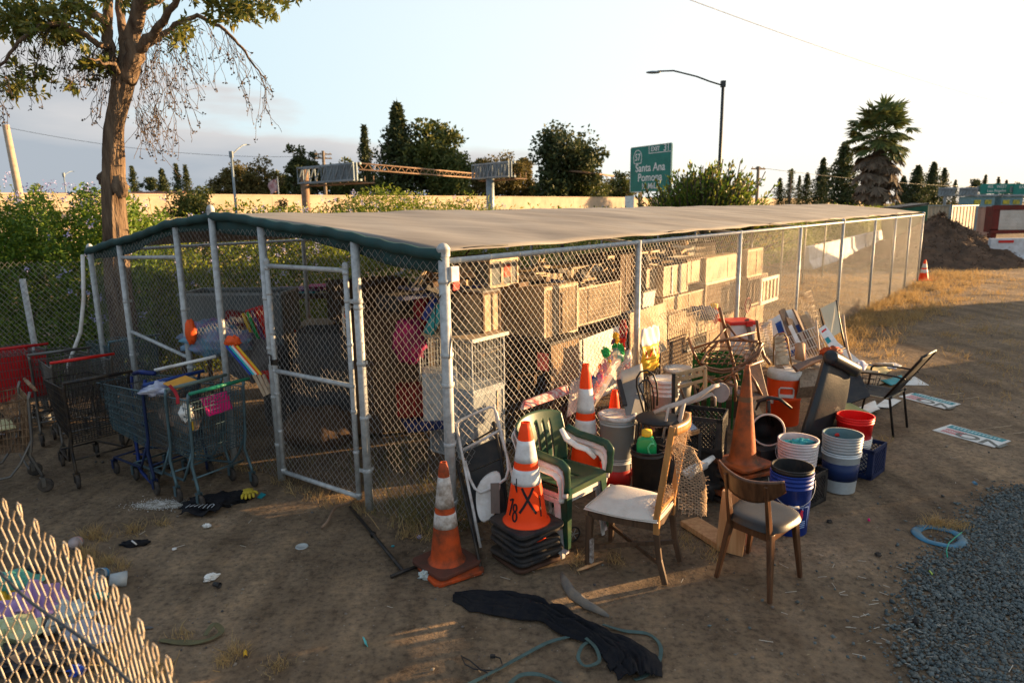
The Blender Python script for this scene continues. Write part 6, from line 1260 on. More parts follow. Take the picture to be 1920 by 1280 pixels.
# blue crate and red bucket
def crate(name, label, loc, L, W_, H, rz, mat, cat='crate', lattice='diamond', rot=None):
    t = thing(name, label, cat, tuple(loc), rz, rot=rot); th = .012
    def side(o, ux_, ln, nm):
        o = V(o); ux_ = V(ux_); nrm = V((ux_.y, -ux_.x, 0)); b = MB()
        def bm(a, c, w_): b.beam(o+ux_*a[0]+V((0, 0, a[1])), o+ux_*c[0]+V((0, 0, c[1])), th, w_, nrm.cross(V((0, 0, 1))))
        for z, w_ in ((.02, .04), (H-.018, .036)): b.box(o+ux_*ln/2+V((0, 0, z)), (ln if abs(ux_.x) > .5 else th, ln if abs(ux_.y) > .5 else th, w_))
        for x in (.02, ln-.02): b.box(o+ux_*x+V((0, 0, H/2)), (.04 if abs(ux_.x) > .5 else th, .04 if abs(ux_.y) > .5 else th, H-.01))
        st = .038; n_ = int((ln+H)/st)
        for i in range(1, n_):
            c = i*st
            for sg in (1, -1):
                x0, z0, x1, z1 = (c, 0, c-H, H) if sg > 0 else (c-H, 0, c, H)
                xs, xe, zs, ze = x0, x1, z0, z1
                def clip(xa, za, xb, zb, lim):
                    if (xa-lim)*(xb-lim) < 0:
                        f = (lim-xa)/(xb-xa); return lim, za+(zb-za)*f
                    return None
                pa, pb = [xs, zs], [xe, ze]
                for lim in (0., ln):
                    q = clip(pa[0], pa[1], pb[0], pb[1], lim)
                    if q:
                        if (pa[0] < 0 and lim == 0.) or (pa[0] > ln and lim == ln): pa = list(q)
                        else: pb = list(q)
                if min(pa[0], pb[0]) < -1e-4 or max(pa[0], pb[0]) > ln+1e-4: continue
                b.beam(o+ux_*pa[0]+V((0, 0, pa[1])), o+ux_*pb[0]+V((0, 0, pb[1])), .008, .007, (0, 0, 1))
        b.build(nm, mat, t)
    side((-L/2, -W_/2, 0), (1, 0, 0), L, 'side_panel'); side((-L/2, W_/2, 0), (1, 0, 0), L, 'side_panel'); side((-L/2, -W_/2, 0), (0, 1, 0), W_, 'end_panel'); side((L/2, -W_/2, 0), (0, 1, 0), W_, 'end_panel')
    b = MB(); n_ = 8
    for i in range(n_+1): b.box((-L/2+L*i/n_, 0, .006), (.012, W_-.02, .008))
    for i in range(n_+1): b.box((0, -W_/2+W_*i/n_, .009), (L-.02, .012, .006))
    b.build('floor_grid', mat, t); return t
p = (bp(1600, 905)+bp(1650, 868))/2; 
bcx = V((3.22, 6.02, 0)); crate('milk_crate', 'dark blue milk crate with two stacked buckets in it', bcx, .33, .33, .28, .75, pm('crate_blue', (.008, .018, .07), .5, 0, (.02, .03, .08), .4, 7))
pb_ = bcx+V((-.04, .06, 0)); zt = HZ(pb_.x, pb_.y, 778)
bucket('plastic_bucket', 'lowest white bucket standing in the dark blue crate', pb_+V((0, 0, .02)), zt-.22, .150, .125, WHITEP, ribs=4)
bucket('plastic_bucket', 'bright red open bucket on top of the white one in the blue crate', pb_+V((0, 0, zt-.36)), .36, .158, .135, pm('bright_red_plastic', (.70, .012, .010), .35, 0, (.5, .01, .01), .2, 5), (), None, None, None, 2)
# crates
crate('milk_crate', 'black milk crate standing on its side between the white bucket and the blue banded stack', (2.40, 5.42, 0), .30, .33, .28, .65, BLACKP)
pc = D(1325, 838, 5.55); crate('milk_crate', 'black lattice crate in the middle of the heap below the beige armrest', (pc.x-.03, 5.6, pc.z), .36, .33, .30, -.45, BLACKP)
t = thing('dark_box', 'black box hidden under the lattice crate', 'box', (pc.x, 5.62, 0), -.45); MB().box((0, 0, pc.z/2), (.34, .3, pc.z-.005)).build('body', BLACKP, t, bevel=.01)
# lying black bucket with a cream rim
q = D(1440, 806, 5.75); t = thing('round_bin', 'black round bin lying on its side with a cream rim facing the viewer', 'bin', (q.x, 5.75, q.z), rot=(rad(78), 0, rad(-12)))
MB().lathe([(.001, -.30), (.115, -.30), (.135, 0)], 40).build('bin_body', BLACKP, t); MB().lathe([(.131, 0), (.11, -.29), (.001, -.29)], 40).build('inner_wall', BLACKP, t); MB().tube([(.137*math.cos(a), .137*math.sin(a), .0) for a in np.linspace(0, 2*PI, 41)[:-1]], .009, 8, closed=True).build('rim', pm('cream_rim', (.62, .50, .42), .5), t)
t = thing('dark_box', 'black box under the lying round bin', 'box', (q.x+.02, 5.8, 0), .3); MB().box((0, 0, (q.z-.14)/2), (.36, .3, q.z-.14)).build('body', BLACKP, t, bevel=.01)

# ---- moulded plastic chairs
def monobloc(name, label, loc, rz, mat, stack=None, grp=None, legs=True):
    """seat faces -Y locally"""
    t = thing(name, label, 'chair', tuple(loc), rz, grp); sh = .43
    def seat(u, v): x = (u-.5)*2; y = (v-.5)*2; return (x*(.235-.02*v), -.23+v*.44, sh-.018*(1-x*x)*(1-y*y)-.03*max(0, -y-.75)*4*.5+.012*abs(x)**3)
    MB().grid(seat, 22, 22, .008, hole=lambda u, v: (abs(u-.38) < .02 or abs(u-.62) < .02) and .25 < v < .6).build('seat', mat, t)
    def back(u, v):
        x = (u-.5)*2; a = x*1.0; w_ = .235+.025*v; top = .36+.045*(1-x*x) ; z = sh+.01+v*top; y = .21+.085*v-.10*(1-math.cos(a*1.1))*1.3-.02*math.sin(PI*v)
        return (w_*math.sin(a)/math.sin(1.0), y, z)
    MB().grid(back, 44, 20, .008, hole=lambda u, v: .12 < v < .80 and any(abs(u-c) < .014 for c in (.26, .38, .5, .62, .74))).build('backrest', mat, t)
    for s in (-1, 1):
        pts = [V((s*.235, .15, .70)), V((s*.265, .05, .655)), V((s*.275, -.10, .645)), V((s*.27, -.20, .635)), V((s*.262, -.245, .60)), V((s*.255, -.25, .50)), V((s*.25, -.24, .42))]
        n_ = []
        for i in range(len(pts)-1):
            for k in range(4): n_.append(pts[i].lerp(pts[i+1], k/4))
        n_.append(pts[-1]); b = MB(); b.tube(n_, [.03 if i < 18 else .024 for i in range(len(n_))], 10, flat=.42); b.build('armrest', mat, t)
        for (x0, y0, x1, y1) in ((s*.235, -.225, s*.255, -.255), (s*.215, .20, s*.245, .275)):
            b = MB(); a = V((x0, y0, sh-.005)); c = V((x1, y1, 0)); ax = V((-s*.045, 0, 0)); ay = V((0, .045 if y0 < 0 else -.045, 0)); th = .005
            for e_, f_ in ((ax, V((0, math.copysign(th, ay.y), 0))), (ay, V((math.copysign(th, ax.x), 0, 0)))):
                k0, k1 = 1.5, .75; b.hexa([c, c+e_*k1, c+e_*k1+f_, c+f_], [a, a+e_*k0, a+e_*k0+f_, a+f_])
            b.build('leg', mat, t)
    b = MB(); b.beam((-.22, -.235, sh-.02), (.22, -.235, sh-.02), .008, .04); b.beam((-.235, -.22, sh-.02), (-.22, .2, sh-.02), .008, .035); b.beam((.235, -.22, sh-.02), (.22, .2, sh-.02), .008, .035); b.build('seat_rim', mat, t)
    return t
fl_, fr_ = G(1063, 1052), G(1143, 1003); mid = (fl_+fr_)/2; fd = V((fr_.y-fl_.y, -(fr_.x-fl_.x), 0)).normalized(); rzg = math.atan2(fd.y, fd.x)+PI/2
ctr = V((mid.x, mid.y, 0))-fd*.25
GCH = pm('green_chair_plastic', (.008, .045, .028), .36, 0, (.06, .08, .035), .5, 5)
monobloc('plastic_chair', 'dark green moulded plastic armchair on top of a stack of white ones', ctr+V((0, 0, .085)), rzg, GCH)
monobloc('plastic_chair', 'white moulded plastic armchair nested directly under the green one', ctr-fd*.022+V((0, 0, .042)), rzg+.01, PKW)
monobloc('plastic_chair', 'lowest white moulded plastic armchair of the stack under the green one', ctr-fd*.045, rzg-.015, WHITEP)
# white curved arm piece in front of the clean cone
t = thing('chair_arm', 'white curved plastic arm leaning beside the green chair back', 'chair arm', (0, 0, 0)); MB().tube([D(1052, 803, 4.95), D(1062, 822, 4.93), D(1082, 836, 4.9), D(1100, 842, 4.88), D(1116, 858, 4.86)], [.022, .028, .028, .026, .02], 10, flat=.55).build('arm_body', PAPER, t)
# ---- white folding walker with bucket seat, leaning on the fence, and black folding frame
def yl(py, y0=4.52, y1=4.98): return y1+(py-760)/(1030-760)*(y0-y1)
t = thing('folding_commode', 'white tubular folding seat frame leaning against the fence by the corner post', 'folding seat', (0, 0, 0))
def wl(pts, r, nm='tube', mat=None, dy=0): q = [D(x, y, yl(y)+dy) for x, y in pts]; return MB().tube(q, r, 10).build(nm, mat or pm('chalky_white_metal', (.62, .60, .58), .5, .1, (.3, .24, .2), .4, 12), t)
wl([(855, 792), (862, 830), (873, 884), (888, 960), (901, 1026)], .011, 'left_rail'); wl([(926, 759), (937, 808), (952, 860), (962, 897), (970, 940)], .011, 'right_rail', None, .03)
wl([(858, 800), (858, 792), (864, 787), (890, 775), (918, 763), (926, 764), (931, 774), (941, 815), (951, 857), (953, 880), (948, 897), (925, 914), (901, 923), (890, 915), (881, 897), (872, 864)], .0105, 'loop'); wl([(868, 843), (905, 824), (939, 805)], .010, 'crossbar')
b = MB(); cc = [(917, 893), (915, 925), (914, 955), (916, 972)]; rr_ = [.125, .115, .09, .06]; N_ = 26; vs = []
for (x, y), r in zip(cc, rr_):
    o = D(x, y, yl(y)+.01); ux_ = (D(x+10, y-6, yl(y-6))-D(x, y, yl(y))).normalized(); uy_ = V((0, .42, .9))
    for j in range(N_): a = 2*PI*j/N_; vs.append(o+ux_*r*math.cos(a)*.93+uy_.normalized()*r*math.sin(a)*.55)
b.add(vs, [(i*N_+j, i*N_+(j+1) % N_, (i+1)*N_+(j+1) % N_, (i+1)*N_+j) for i in range(3) for j in range(N_)]+[tuple(3*N_+j for j in range(N_)), tuple(range(N_))[::-1]], True); b.build('seat_shell', WHITEP, t, sub=1)
q0_ = D(928, 905, yl(905)-.07); q1_ = D(929, 962, yl(962)-.05); MB().beam(q0_, q1_, .065, .012, (0, 1, .2)).build('brown_pad', pm('grey_brown_pad', (.16, .13, .11), .7), t)
t = thing('folding_chair', 'folded black metal chair leaning behind the white tubular frame', 'folding chair', (0, 0, 0))
MB().tube([D(836, 793, 5.0), D(848, 840, 4.9), D(862, 890, 4.82), D(884, 985, 4.55), D(906, 1083, 4.28)], .014, 8, flat=.7).build('leg', BLACKM, t); MB().tube([D(848, 815, 5.0), D(862, 880, 4.9), D(892, 990, 4.66), D(896, 1062, 4.42)], .011, 8).build('leg', BLACKM, t)
MB().tube([D(925, 790, 5.08), D(940, 860, 4.95), D(950, 940, 4.8), D(954, 1010, 4.68)], .012, 8).build('leg', BLACKM, t); MB().tube([D(866, 838, 5.0), D(900, 820, 5.03), D(934, 800, 5.08)], .008, 8).build('crossbar', BLACKM, t)
P4 = [D(872, 888, 4.93), D(946, 855, 4.98), D(938, 818, 5.05), D(868, 850, 5.0)]; P5 = [D(880, 985, 4.70), D(950, 960, 4.78), D(942, 860, 4.95), D(872, 890, 4.9)]
for nm, Q in (('backrest', P4), ('seat', P5)): MB().hexa(Q, [v+V((.0, .025, 0)) for v in Q]).build(nm, BLACKP, t)
# ---- cushion chair with torn cane back
p_nb, p_fb, p_ff = G(1228, 1090), G(1258, 1050), G(1097, 1055)
def tl(o, P): return V(P)-V(o)
def cushion_chair():
    f = V((p_ff.x-p_nb.x, p_ff.y-p_nb.y, 0)).normalized(); w_ = V((-f.y, f.x, 0)) if V((-f.y, f.x, 0)).y > 0 else V((f.y, -f.x, 0))
    Wd = .40; Dp = .47; O = V((p_nb.x, p_nb.y, 0)); t = thing('dining_chair', 'wooden dining chair with a soiled white cushion and a torn hanging cane back', 'chair', tuple(O))
    def q(d, w__, z): return f*d+w_*w__+V((0, 0, z))
    sh = .43; W0_ = .34
    back_h = HZ(O.x-f.x*.08, O.y-f.y*.08, 800)
    OB = woodmat('golden_oak', (.34, .15, .045), (.50, .25, .085), 2.5, .4); DW = woodmat('dark_walnut', (.045, .025, .014), (.10, .055, .03), 2.5, .5)
    for w__ in (0, W0_):   # back posts: foot splayed back, rising straight then raked
        pts = [q(-.07, w__, 0), q(-.025, w__, .16), q(0, w__, .34), q(0.0, w__, .46), q(-.03, w__, .68), q(-.085, w__, back_h)]
        b = MB()
        for i in range(2, len(pts)-1): b.beam(pts[i], pts[i+1]+(pts[i+1]-pts[i]).normalized()*.004, .026+.004*(i in (1, 2, 3)), .04, w_.cross(V((0, 0, 1))))
        b.build('back_post', OB, t, bevel=.004); b = MB()
        for i in range(2): b.beam(pts[i], pts[i+1]+(pts[i+1]-pts[i]).normalized()*.003, .027, .038, w_.cross(V((0, 0, 1))))
        b.build('rear_leg', DW, t, bevel=.004)
    b = MB()
    def tr(u, v): d = -.085-.035*math.sin(PI*u); return q(d-.010+.004*v, W0_*u, back_h-.055+.06*v-.0)
    b.grid(lambda u, v: tr(u, v), 12, 3, .026); b.build('top_rail', OB, t)
    b = MB(); b.beam(q(.0, .02, sh+.06), q(.0, W0_-.02, sh+.06), .028, .03); b.build('back_lower_rail', OB, t)
    for w__ in (-.03, Wd-.01): MB().beam(q(Dp, w__, 0), q(Dp-.01, w__, sh-.04), .032, .032, f, .046, .046).build('leg', DW, t)
    MB().beam(q(Dp-.035, -.05, .05), q(Dp-.035, -.05, .22), .03, .02, f).build('paint_splash', pm('old_white_paint', (.5, .47, .44), .8, 0, (.1, .06, .04), .9, 14), t)
    b = MB(); b.beam(q(0, 0, sh-.035), q(Dp, -.03, sh-.035), .022, .06); b.beam(q(0, W0_, sh-.035), q(Dp, Wd-.01, sh-.035), .022, .06); b.beam(q(Dp, -.02, sh-.035), q(Dp, Wd-.02, sh-.035), .022, .06); b.beam(q(0, .01, sh-.035), q(0, W0_-.01, sh-.035), .022, .06); b.build('apron', DW, t)
    b = MB(); b.beam(q(-.04, .0, .13), q(Dp, Wd-.02, .13), .016, .03); b.beam(q(-.04, W0_, .145), q(Dp, -.03, .145), .016, .03); b.build('stretcher', DW, t)
    def cu(u, v):
        x = (u-.5)*2; y = (v-.5)*2; rr2 = 1
        W2 = (W0_+.02)/2+(Wd-W0_)/2*v+.02; return q(v*(Dp+.02)-.005, W0_/2+(Wd-W0_)*.0*v+x*W2*(1-.04*abs(y)**4), sh+.005+.065*(1-abs(x)**5)*(1-abs(y)**5)+.01*math.sin(x*3+1)*math.cos(y*2))
    CU = pm('soiled_cushion', (.62, .56, .50), .8, 0, (.42, .34, .28), .5, 3, .2, 120)
    b = MB(); b.grid(cu, 26, 26, 0); b.grid(lambda u, v: q(v*(Dp+.02)-.005, W0_/2+(u-.5)*(W0_+.04+(Wd-W0_)*v), sh-.006), 2, 2, 0)
    for u0, u1, v0, v1 in ((0, 0, 0, 1), (1, 1, 0, 1), (0, 1, 0, 0), (0, 1, 1, 1)):
        b.grid(lambda s_, k, u0=u0, u1=u1, v0=v0, v1=v1: V(cu(u0+(u1-u0)*s_, v0+(v1-v0)*s_))*(1-k)+(q((v0+(v1-v0)*s_)*(Dp+.02)-.005, W0_/2+((u0+(u1-u0)*s_)-.5)*(W0_+.04+(Wd-W0_)*(v0+(v1-v0)*s_)), sh-.006))*k+V((0, 0, 0))+(V(cu(u0+(u1-u0)*s_, v0+(v1-v0)*s_))-q(Dp/2, W0_/2, sh)).normalized()*.014*math.sin(PI*k), 20, 6, 0)
    b.build('cushion', CU, t)
    pp = [V(cu(u, 1))+V((0, 0, .006)) for u in np.linspace(0, 1, 12)]+[V(cu(1, v))+V((0, 0, .006)) for v in np.linspace(1, 0, 12)]+[V(cu(u, 0))+V((0, 0, .006)) for u in np.linspace(1, 0, 12)]+[V(cu(0, v))+V((0, 0, .006)) for v in np.linspace(0, 1, 12)]
    MB().tube(pp, .005, 6, closed=True).build('piping', CU, t)
    # torn cane: hanging sheet behind the chair, drifting away from the back
    A_, B_ = [], []
    CN = pm('straw_cane', (.50, .36, .24), .8, 0, (.3, .2, .12), .4, 20); rn = random.Random(6)
    out = -f
    def sheet(u, v):   # v 0 top, 1 bottom
        d = .05+.16*v+.05*math.sin(v*3+u*2); return q(-.06, .02+.32*u*(.45+.55*min(1, v*1.5)), back_h-.10-v*.56)+out*(d*(.35+1.5*u)+.05*math.sin(u*5))+V((0, 0, -.10*u*(1-v)))
    nu, nv = 26, 46
    P_ = [[sheet(i/nu, j/nv)+V([rn.gauss(0, .0012) for _ in range(3)]) for j in range(nv+1)] for i in range(nu+1)]
    def ok(i, j): 
        v = j/nv; u = i/nu
        return not (u > .92-.5*abs(v-.55)+rn.uniform(-.05, .05)) and not (v > .94-.3*abs(u-.35)+rn.uniform(-.06, .02)) and not (v < .05 and u > .6)
    for i in range(nu):
        for j in range(nv):
            if not ok(i, j): continue
            A_.append(tuple(P_[i][j])); B_.append(tuple(P_[i+1][j])); A_.append(tuple(P_[i][j])); B_.append(tuple(P_[i][j+1]))
            if (i+j) % 2 == 0: A_.append(tuple(P_[i][j])); B_.append(tuple(P_[i+1][j+1]))
            if (i > nu*.6 or j > nv*.85 or j < 3) and rn.random() < .10:
                e = V(P_[i][j])
                d = (out*rn.uniform(0, 1)+w_*rn.uniform(-.6, 1)+V((0, 0, rn.uniform(-1, .1)))).normalized()*rn.uniform(.02, .05); A_.append(tuple(e)); B_.append(tuple(e+d))
    seg_tubes('torn_cane', np.array(A_), np.array(B_), .0021, CN, t)
    A_, B_ = [], []
    for k in range(420):
        e = q(-.07+rn.gauss(0, .01), rn.uniform(.02, W0_-.02), back_h-.06-abs(rn.gauss(0, .05))); d = V((rn.gauss(0, .4), rn.gauss(0, .4), -1)).normalized()
        for _ in range(rn.randint(2, 5)): e2 = e+d*.022; A_.append(tuple(e)); B_.append(tuple(e2)); e = e2; d = (d+V([rn.gauss(0, .35) for _ in range(3)])).normalized()
    for k in range(160):
        e = q(.0+rn.gauss(0, .01), rn.uniform(.02, W0_-.02), sh+.07+abs(rn.gauss(0, .03))); d = V((rn.gauss(0, .6), rn.gauss(0, .6), rn.uniform(-.2, 1))).normalized()
        for _ in range(rn.randint(2, 4)): e2 = e+d*.018; A_.append(tuple(e)); B_.append(tuple(e2)); e = e2; d = (d+V([rn.gauss(0, .3) for _ in range(3)])).normalized()
    tag(seg_tubes('frayed_strands', np.array(A_), np.array(B_), .0013, CN, t), kind='stuff')
cushion_chair()
# ---- dark seated wooden chair
def wood_chair():
    a, b_ = G(1343, 1082), G(1443, 1131); c_, d_ = G(1500, 1082), G(1402, 1036); O = V(((a.x+b_.x+c_.x+d_.x)/4, (a.y+b_.y+c_.y+d_.y)/4, 0)); t = thing('dining_chair', 'brown wooden dining chair with a dark padded seat and curved back, nearest the viewer', 'chair', tuple(O))
    A, B, C_, D_ = [V((v.x, v.y, 0))-O for v in (a, b_, c_, d_)]; fw = ((C_+D_)/2-(A+B)/2).normalized(); rt = (B-A).normalized(); sh = .42; bh = HZ(a.x-fw.x*.05, a.y-fw.y*.05, 874)
    ins = .055
    tops = {}
    for nm, P, sx_, sy_ in (('a', A, 1, 1), ('b', B, -1, 1), ('c', C_, -1, -1), ('d', D_, 1, -1)):
        T = P+rt*sx_*ins+fw*sy_*(.07 if sy_ > 0 else .03)+V((0, 0, sh)); tops[nm] = T; b = MB(); b.beam(P, T, .030, .026, rt, .05, .038); b.build('leg', BRASSW, t, bevel=.006)
    for nm, T in (('a', tops['a']), ('b', tops['b'])):
        e = T-fw*.10; e.z = bh-.03; m_ = T.lerp(e, .5)-fw*.0; b = MB(); b.beam(T-V((0, 0, .06)), e, .044, .028, rt, .034, .02); b.build('back_post', BRASSW, t, bevel=.005)
    # curved back board
    L_ = tops['a']-fw*.10; R_ = tops['b']-fw*.10
    def bb(u, v):
        x = (u-.5)*2; base = L_.lerp(R_, .5)+rt*x*.235; cur = -.075*(1-x*x); zt_ = bh+.0+.035*abs(x)**1.6-.02; zb_ = bh-.17+.11*abs(x)**2.4; z = zb_+(zt_-zb_)*v; return V((base.x, base.y, 0))+fw*(cur+.050+.05*(1-v)*.6)+V((0, 0, z))
    MB().grid(bb, 28, 8, .016).build('backrest', BRASSW, t, bevel=0)
    cen = (tops['a']+tops['b']+tops['c']+tops['d'])/4
    def st(u, v):
        a_ = 2*PI*u; r = v; ca, sa = math.cos(a_), math.sin(a_); sq = (abs(ca)**3.2+abs(sa)**3.2)**(-1/3.2); X = ca*sq*.215*r*(1+.08*sa*sq*r); Y_ = sa*sq*.225*r; z = sh+.055*(1-r**6)**.5+.012-.012*(1-r*r); return V((cen.x, cen.y, 0))+rt*X+fw*Y_+V((0, 0, z))
    SE = pm('dark_vinyl_seat', (.030, .028, .027), .33, 0, (.055, .045, .035), .4, 6, .08, 150)
    b = MB(); b.grid(st, 40, 16, 0); b.build('seat', SE, t)
    b = MB(); b.lathe([(.001, 0), (.19, 0), (.205, .014)], 40, Matrix.Translation((cen.x, cen.y, sh-.002))); b.build('seat_base', BLACKP, t)
    b = MB(); z = sh-.03
    for P, Q in (('a', 'b'), ('b', 'c'), ('c', 'd'), ('d', 'a')): b.beam(V((tops[P].x, tops[P].y, z)), V((tops[Q].x, tops[Q].y, z)), .02, .05)
    b.build('apron', BRASSW, t)
wood_chair()
# ---- pine planks
t = thing('pine_plank', 'reddish pine plank lying on the ground left of the dark seated chair', 'plank', (0, 0, 0)); a, b_ = G(1292, 982), G(1362, 1030); MB().beam(V((a.x, a.y, .025)), V((b_.x+.03, b_.y-.02, .025)), .17, .045).build('board', PINEW, t, bevel=.004)
t = thing('pine_plank', 'upright pine board standing on end behind the dark seated chair', 'plank', (0, 0, 0)); a = G(1365, 1038); zt = HZ(a.x, a.y, 925); MB().box((a.x+.03, a.y+.02, zt/2), (.19, .045, zt), rotm(0, .06, -.5)).build('board', PINEW, t, bevel=.004)
t = thing('pine_plank', 'darker red pine board behind the upright one', 'plank', (0, 0, 0)); MB().box((a.x+.10, a.y+.10, zt*.45), (.19, .04, zt*.9), rotm(0, -.08, .5)).build('board', woodmat('red_pine', (.30, .09, .04), (.45, .20, .10), 2, .6), t, bevel=.004)
# ---- bistro chair, beige arm, leaning panel, slotted chair back, seat with paper
def tb(t, pts, Y, r, nm, mat, n=8, closed=False, flat=1.):
    Ys = Y if isinstance(Y, (list, tuple)) else [Y]*len(pts); return MB().tube([D(x, y, Y_) for (x, y), Y_ in zip(pts, Ys)], r, n, closed=closed, flat=flat).build(nm, mat, t)
t = thing('bistro_chair', 'black metal bistro chair with a looped wire back behind the detergent bottle', 'chair', (0, 0, 0)); Yb = 5.75
tb(t, [(1208, 776), (1201, 750), (1194, 725), (1194, 708), (1201, 697), (1213, 694), (1225, 702), (1231, 718), (1233, 740), (1232, 760)], Yb, .009, 'back_loop', BLACKM); tb(t, [(1217, 772), (1203, 735), (1198, 722), (1205, 713), (1215, 712), (1222, 722), (1226, 745), (1226, 766)], Yb-.01, .007, 'inner_loop', BLACKM)
for x in (1206, 1212, 1218): tb(t, [(x+4, 772), (x, 714)], Yb-.01, .005, 'spindle', BLACKM)
qs = D(1234, 786, 5.55); MB().lathe([(.001, .03), (.17, .025), (.19, .012), (.19, 0), (.17, -.01), (.001, -.01)], 36, Matrix.Translation(qs)).build('seat', BLACKP, t)
for dx, dy in ((-.15, -.12), (.15, -.12), (-.13, .15), (.14, .15)): MB().tube([qs+V((dx, dy, 0)), V((qs.x+dx*1.25, qs.y+dy*1.2, 0))], .010, 8).build('leg', BLACKM, t)
t = thing('broken_armchair', 'long beige plastic armrest frame across the middle of the heap', 'armrest', (0, 0, 0)); BG = pm('beige_plastic', (.46, .38, .33), .5, 0, (.3, .24, .2), .3, 6)
tb(t, [(1226, 773), (1250, 763), (1278, 755), (1310, 742), (1338, 724), (1352, 721)], [5.45, 5.45, 5.45, 5.5, 5.55, 5.6], [.018, .022, .024, .024, .02, .016], 'arm_bar', BG, 10, False, .6)
tb(t, [(1284, 757), (1312, 748), (1335, 738), (1341, 745), (1341, 760)], 5.55, .018, 'lower_bar', BG, 10, False, .5); q = D(1352, 736, 5.6); MB().prism([(.07*math.cos(a), .085*math.sin(a)) for a in np.linspace(0, 2*PI, 25)[:-1]], .03, Matrix.Translation(q) @ Matrix.Rotation(PI/2, 4, 'X')).build('end_disc', pm('grey_beige', (.32, .29, .28), .6), t, bevel=.006)
tb(t, [(1253, 764), (1243, 822)], 5.42, .012, 'leg', BG); tb(t, [(1282, 755), (1272, 800), (1265, 832)], 5.45, .020, 'leg', BG)
t = thing('folded_lounger', 'beige panel with a rolled top leaning against the fence left of the bistro chair', 'panel', (0, 0, 0)); A4 = [D(1160, 712, 6.05), D(1203, 695, 6.15), D(1207, 792, 5.75), D(1178, 800, 5.65)]
b = MB(); b.hexa([v for v in A4], [v+V((.02, .03, 0)) for v in A4]); b.build('panel_body', pm('grey_panel', (.20, .19, .18), .7, 0, (.12, .11, .1), .4, 4), t); b = MB(); b.grid(lambda u, v: A4[0].lerp(A4[1], u)+V((0, -.05*math.sin(v*PI), .05-.15*v+.02)), 8, 8, .012); b.build('rolled_top', pm('rolled_beige', (.44, .38, .31), .6), t)
MB().beam(D(1160, 712, 6.0), D(1172, 760, 5.8), .04, .02).build('black_edge', BLACKP, t)
t = thing('slotted_chair', 'tan wooden chair back with slots beside the white buckets', 'chair', (0, 0, 0)); TW = woodmat('tan_wood', (.38, .24, .12), (.50, .34, .18), 2.5, .5)
def pb(t, a, c, Y, w_, h_, nm, mat): return MB().beam(D(*a, Y), D(*c, Y), w_, h_, (0, 1, 0)).build(nm, mat, t, bevel=.003)
pb(t, (1264, 703), (1323, 688), 6.15, .03, .03, 'top_rail', TW); pb(t, (1266, 714), (1322, 700), 6.15, .03, .018, 'rail', TW); pb(t, (1266, 727), (1322, 712), 6.15, .03, .016, 'rail', TW)
for x in (1275, 1288, 1301, 1313): pb(t, (x, 702-(x-1264)*.25), (x, 712-(x-1264)*.25), 6.15, .03, .02, 'slot_bar', TW)
pb(t, (1322, 688), (1322, 735), 6.15, .03, .03, 'back_post', TW); pb(t, (1267, 704), (1267, 745), 6.13, .035, .035, 'back_post', TW); pb(t, (1263, 700), (1262, 790), 6.1, .03, .03, 'leg', BLACKP)
pb(t, (1276, 728), (1288, 760), 6.16, .02, .02, 'leg', BROWNP); pb(t, (1300, 722), (1310, 760), 6.16, .02, .02, 'leg', BROWNP)
t = thing('wooden_stool', 'golden wooden stool seat with patterned paper on it, left of the lattice crate', 'stool', (0, 0, 0)); A4 = [D(1262, 822, 5.15), D(1312, 807, 5.3), D(1290, 783, 5.6), D(1256, 790, 5.5)]
zz = sum(v.z for v in A4)/4; A4 = [V((v.x, v.y, zz)) for v in A4]; MB().hexa([v-V((0, 0, .03)) for v in A4], A4).build('seat', OAKW, t)
for v in A4: MB().beam((v.x, v.y, 0), (v.x, v.y, zz-.028), .03, .03).build('leg', BLACKP, t)
cpp = thing('patterned_paper', 'blue and white patterned paper on the golden stool seat', 'paper', (0, 0, 0)); Q = [A4[0].lerp(A4[1], .55).lerp(A4[3].lerp(A4[2], .55), .1), A4[0].lerp(A4[1], .95).lerp(A4[2], .1), A4[2].lerp(A4[1], .15), A4[3].lerp(A4[2], .4)]; MB().hexa([v+V((0, 0, .002)) for v in Q], [v+V((0, 0, .006)) for v in Q]).build('sheet', pm('patterned_blue', (.55, .58, .6), .7, 0, (.05, .08, .16), .9, 60), cpp)
# white rolled thing low centre
t = thing('white_tube', 'white bent plastic chute lying low beside the torn cane back', 'tube', (0, 0, 0)); tb(t, [(1282, 888), (1300, 878), (1322, 868), (1338, 856)], [5.1, 5.15, 5.2, 5.3], [.03, .035, .03, .02], 'upper_part', PAPER, 10, False, .5); tb(t, [(1293, 898), (1303, 880), (1325, 872)], [5.05, 5.1, 5.2], [.02, .04, .03], 'lower_part', pm('grey_white', (.42, .43, .45), .6), 10, False, .5)
rag('dark_bag', 'black bag on the ground between the torn cane and the rusty cone', G(1320, 930)+V((0, 0, .09)), (.16, .14, .10), BLACKP, 41, .4, 'bag'); rag('dark_bag', 'black bag behind the golden stool', D(1250, 815, 5.6)+V((0, 0, -.1)), (.16, .12, .16), BLACKP, 42, .4, 'bag')
wk = thing('toy_cart_hoop', 'small black spoked wheel on the ground under the white cushioned chair', 'wheel', tuple(G(1075, 1015)+V((0, 0, .06))), .5); MB().tube([(.055*math.cos(a), 0, .055*math.sin(a)) for a in np.linspace(0, 2*PI, 25)[:-1]], .007, 8, closed=True).build('tyre', BLACKP, wk)
b = MB(); 
for k in range(6): a = k*PI/3; b.tube([(0, 0, 0), (.05*math.cos(a), 0, .05*math.sin(a))], .003, 5)
b.build('spokes', GREYP, wk)
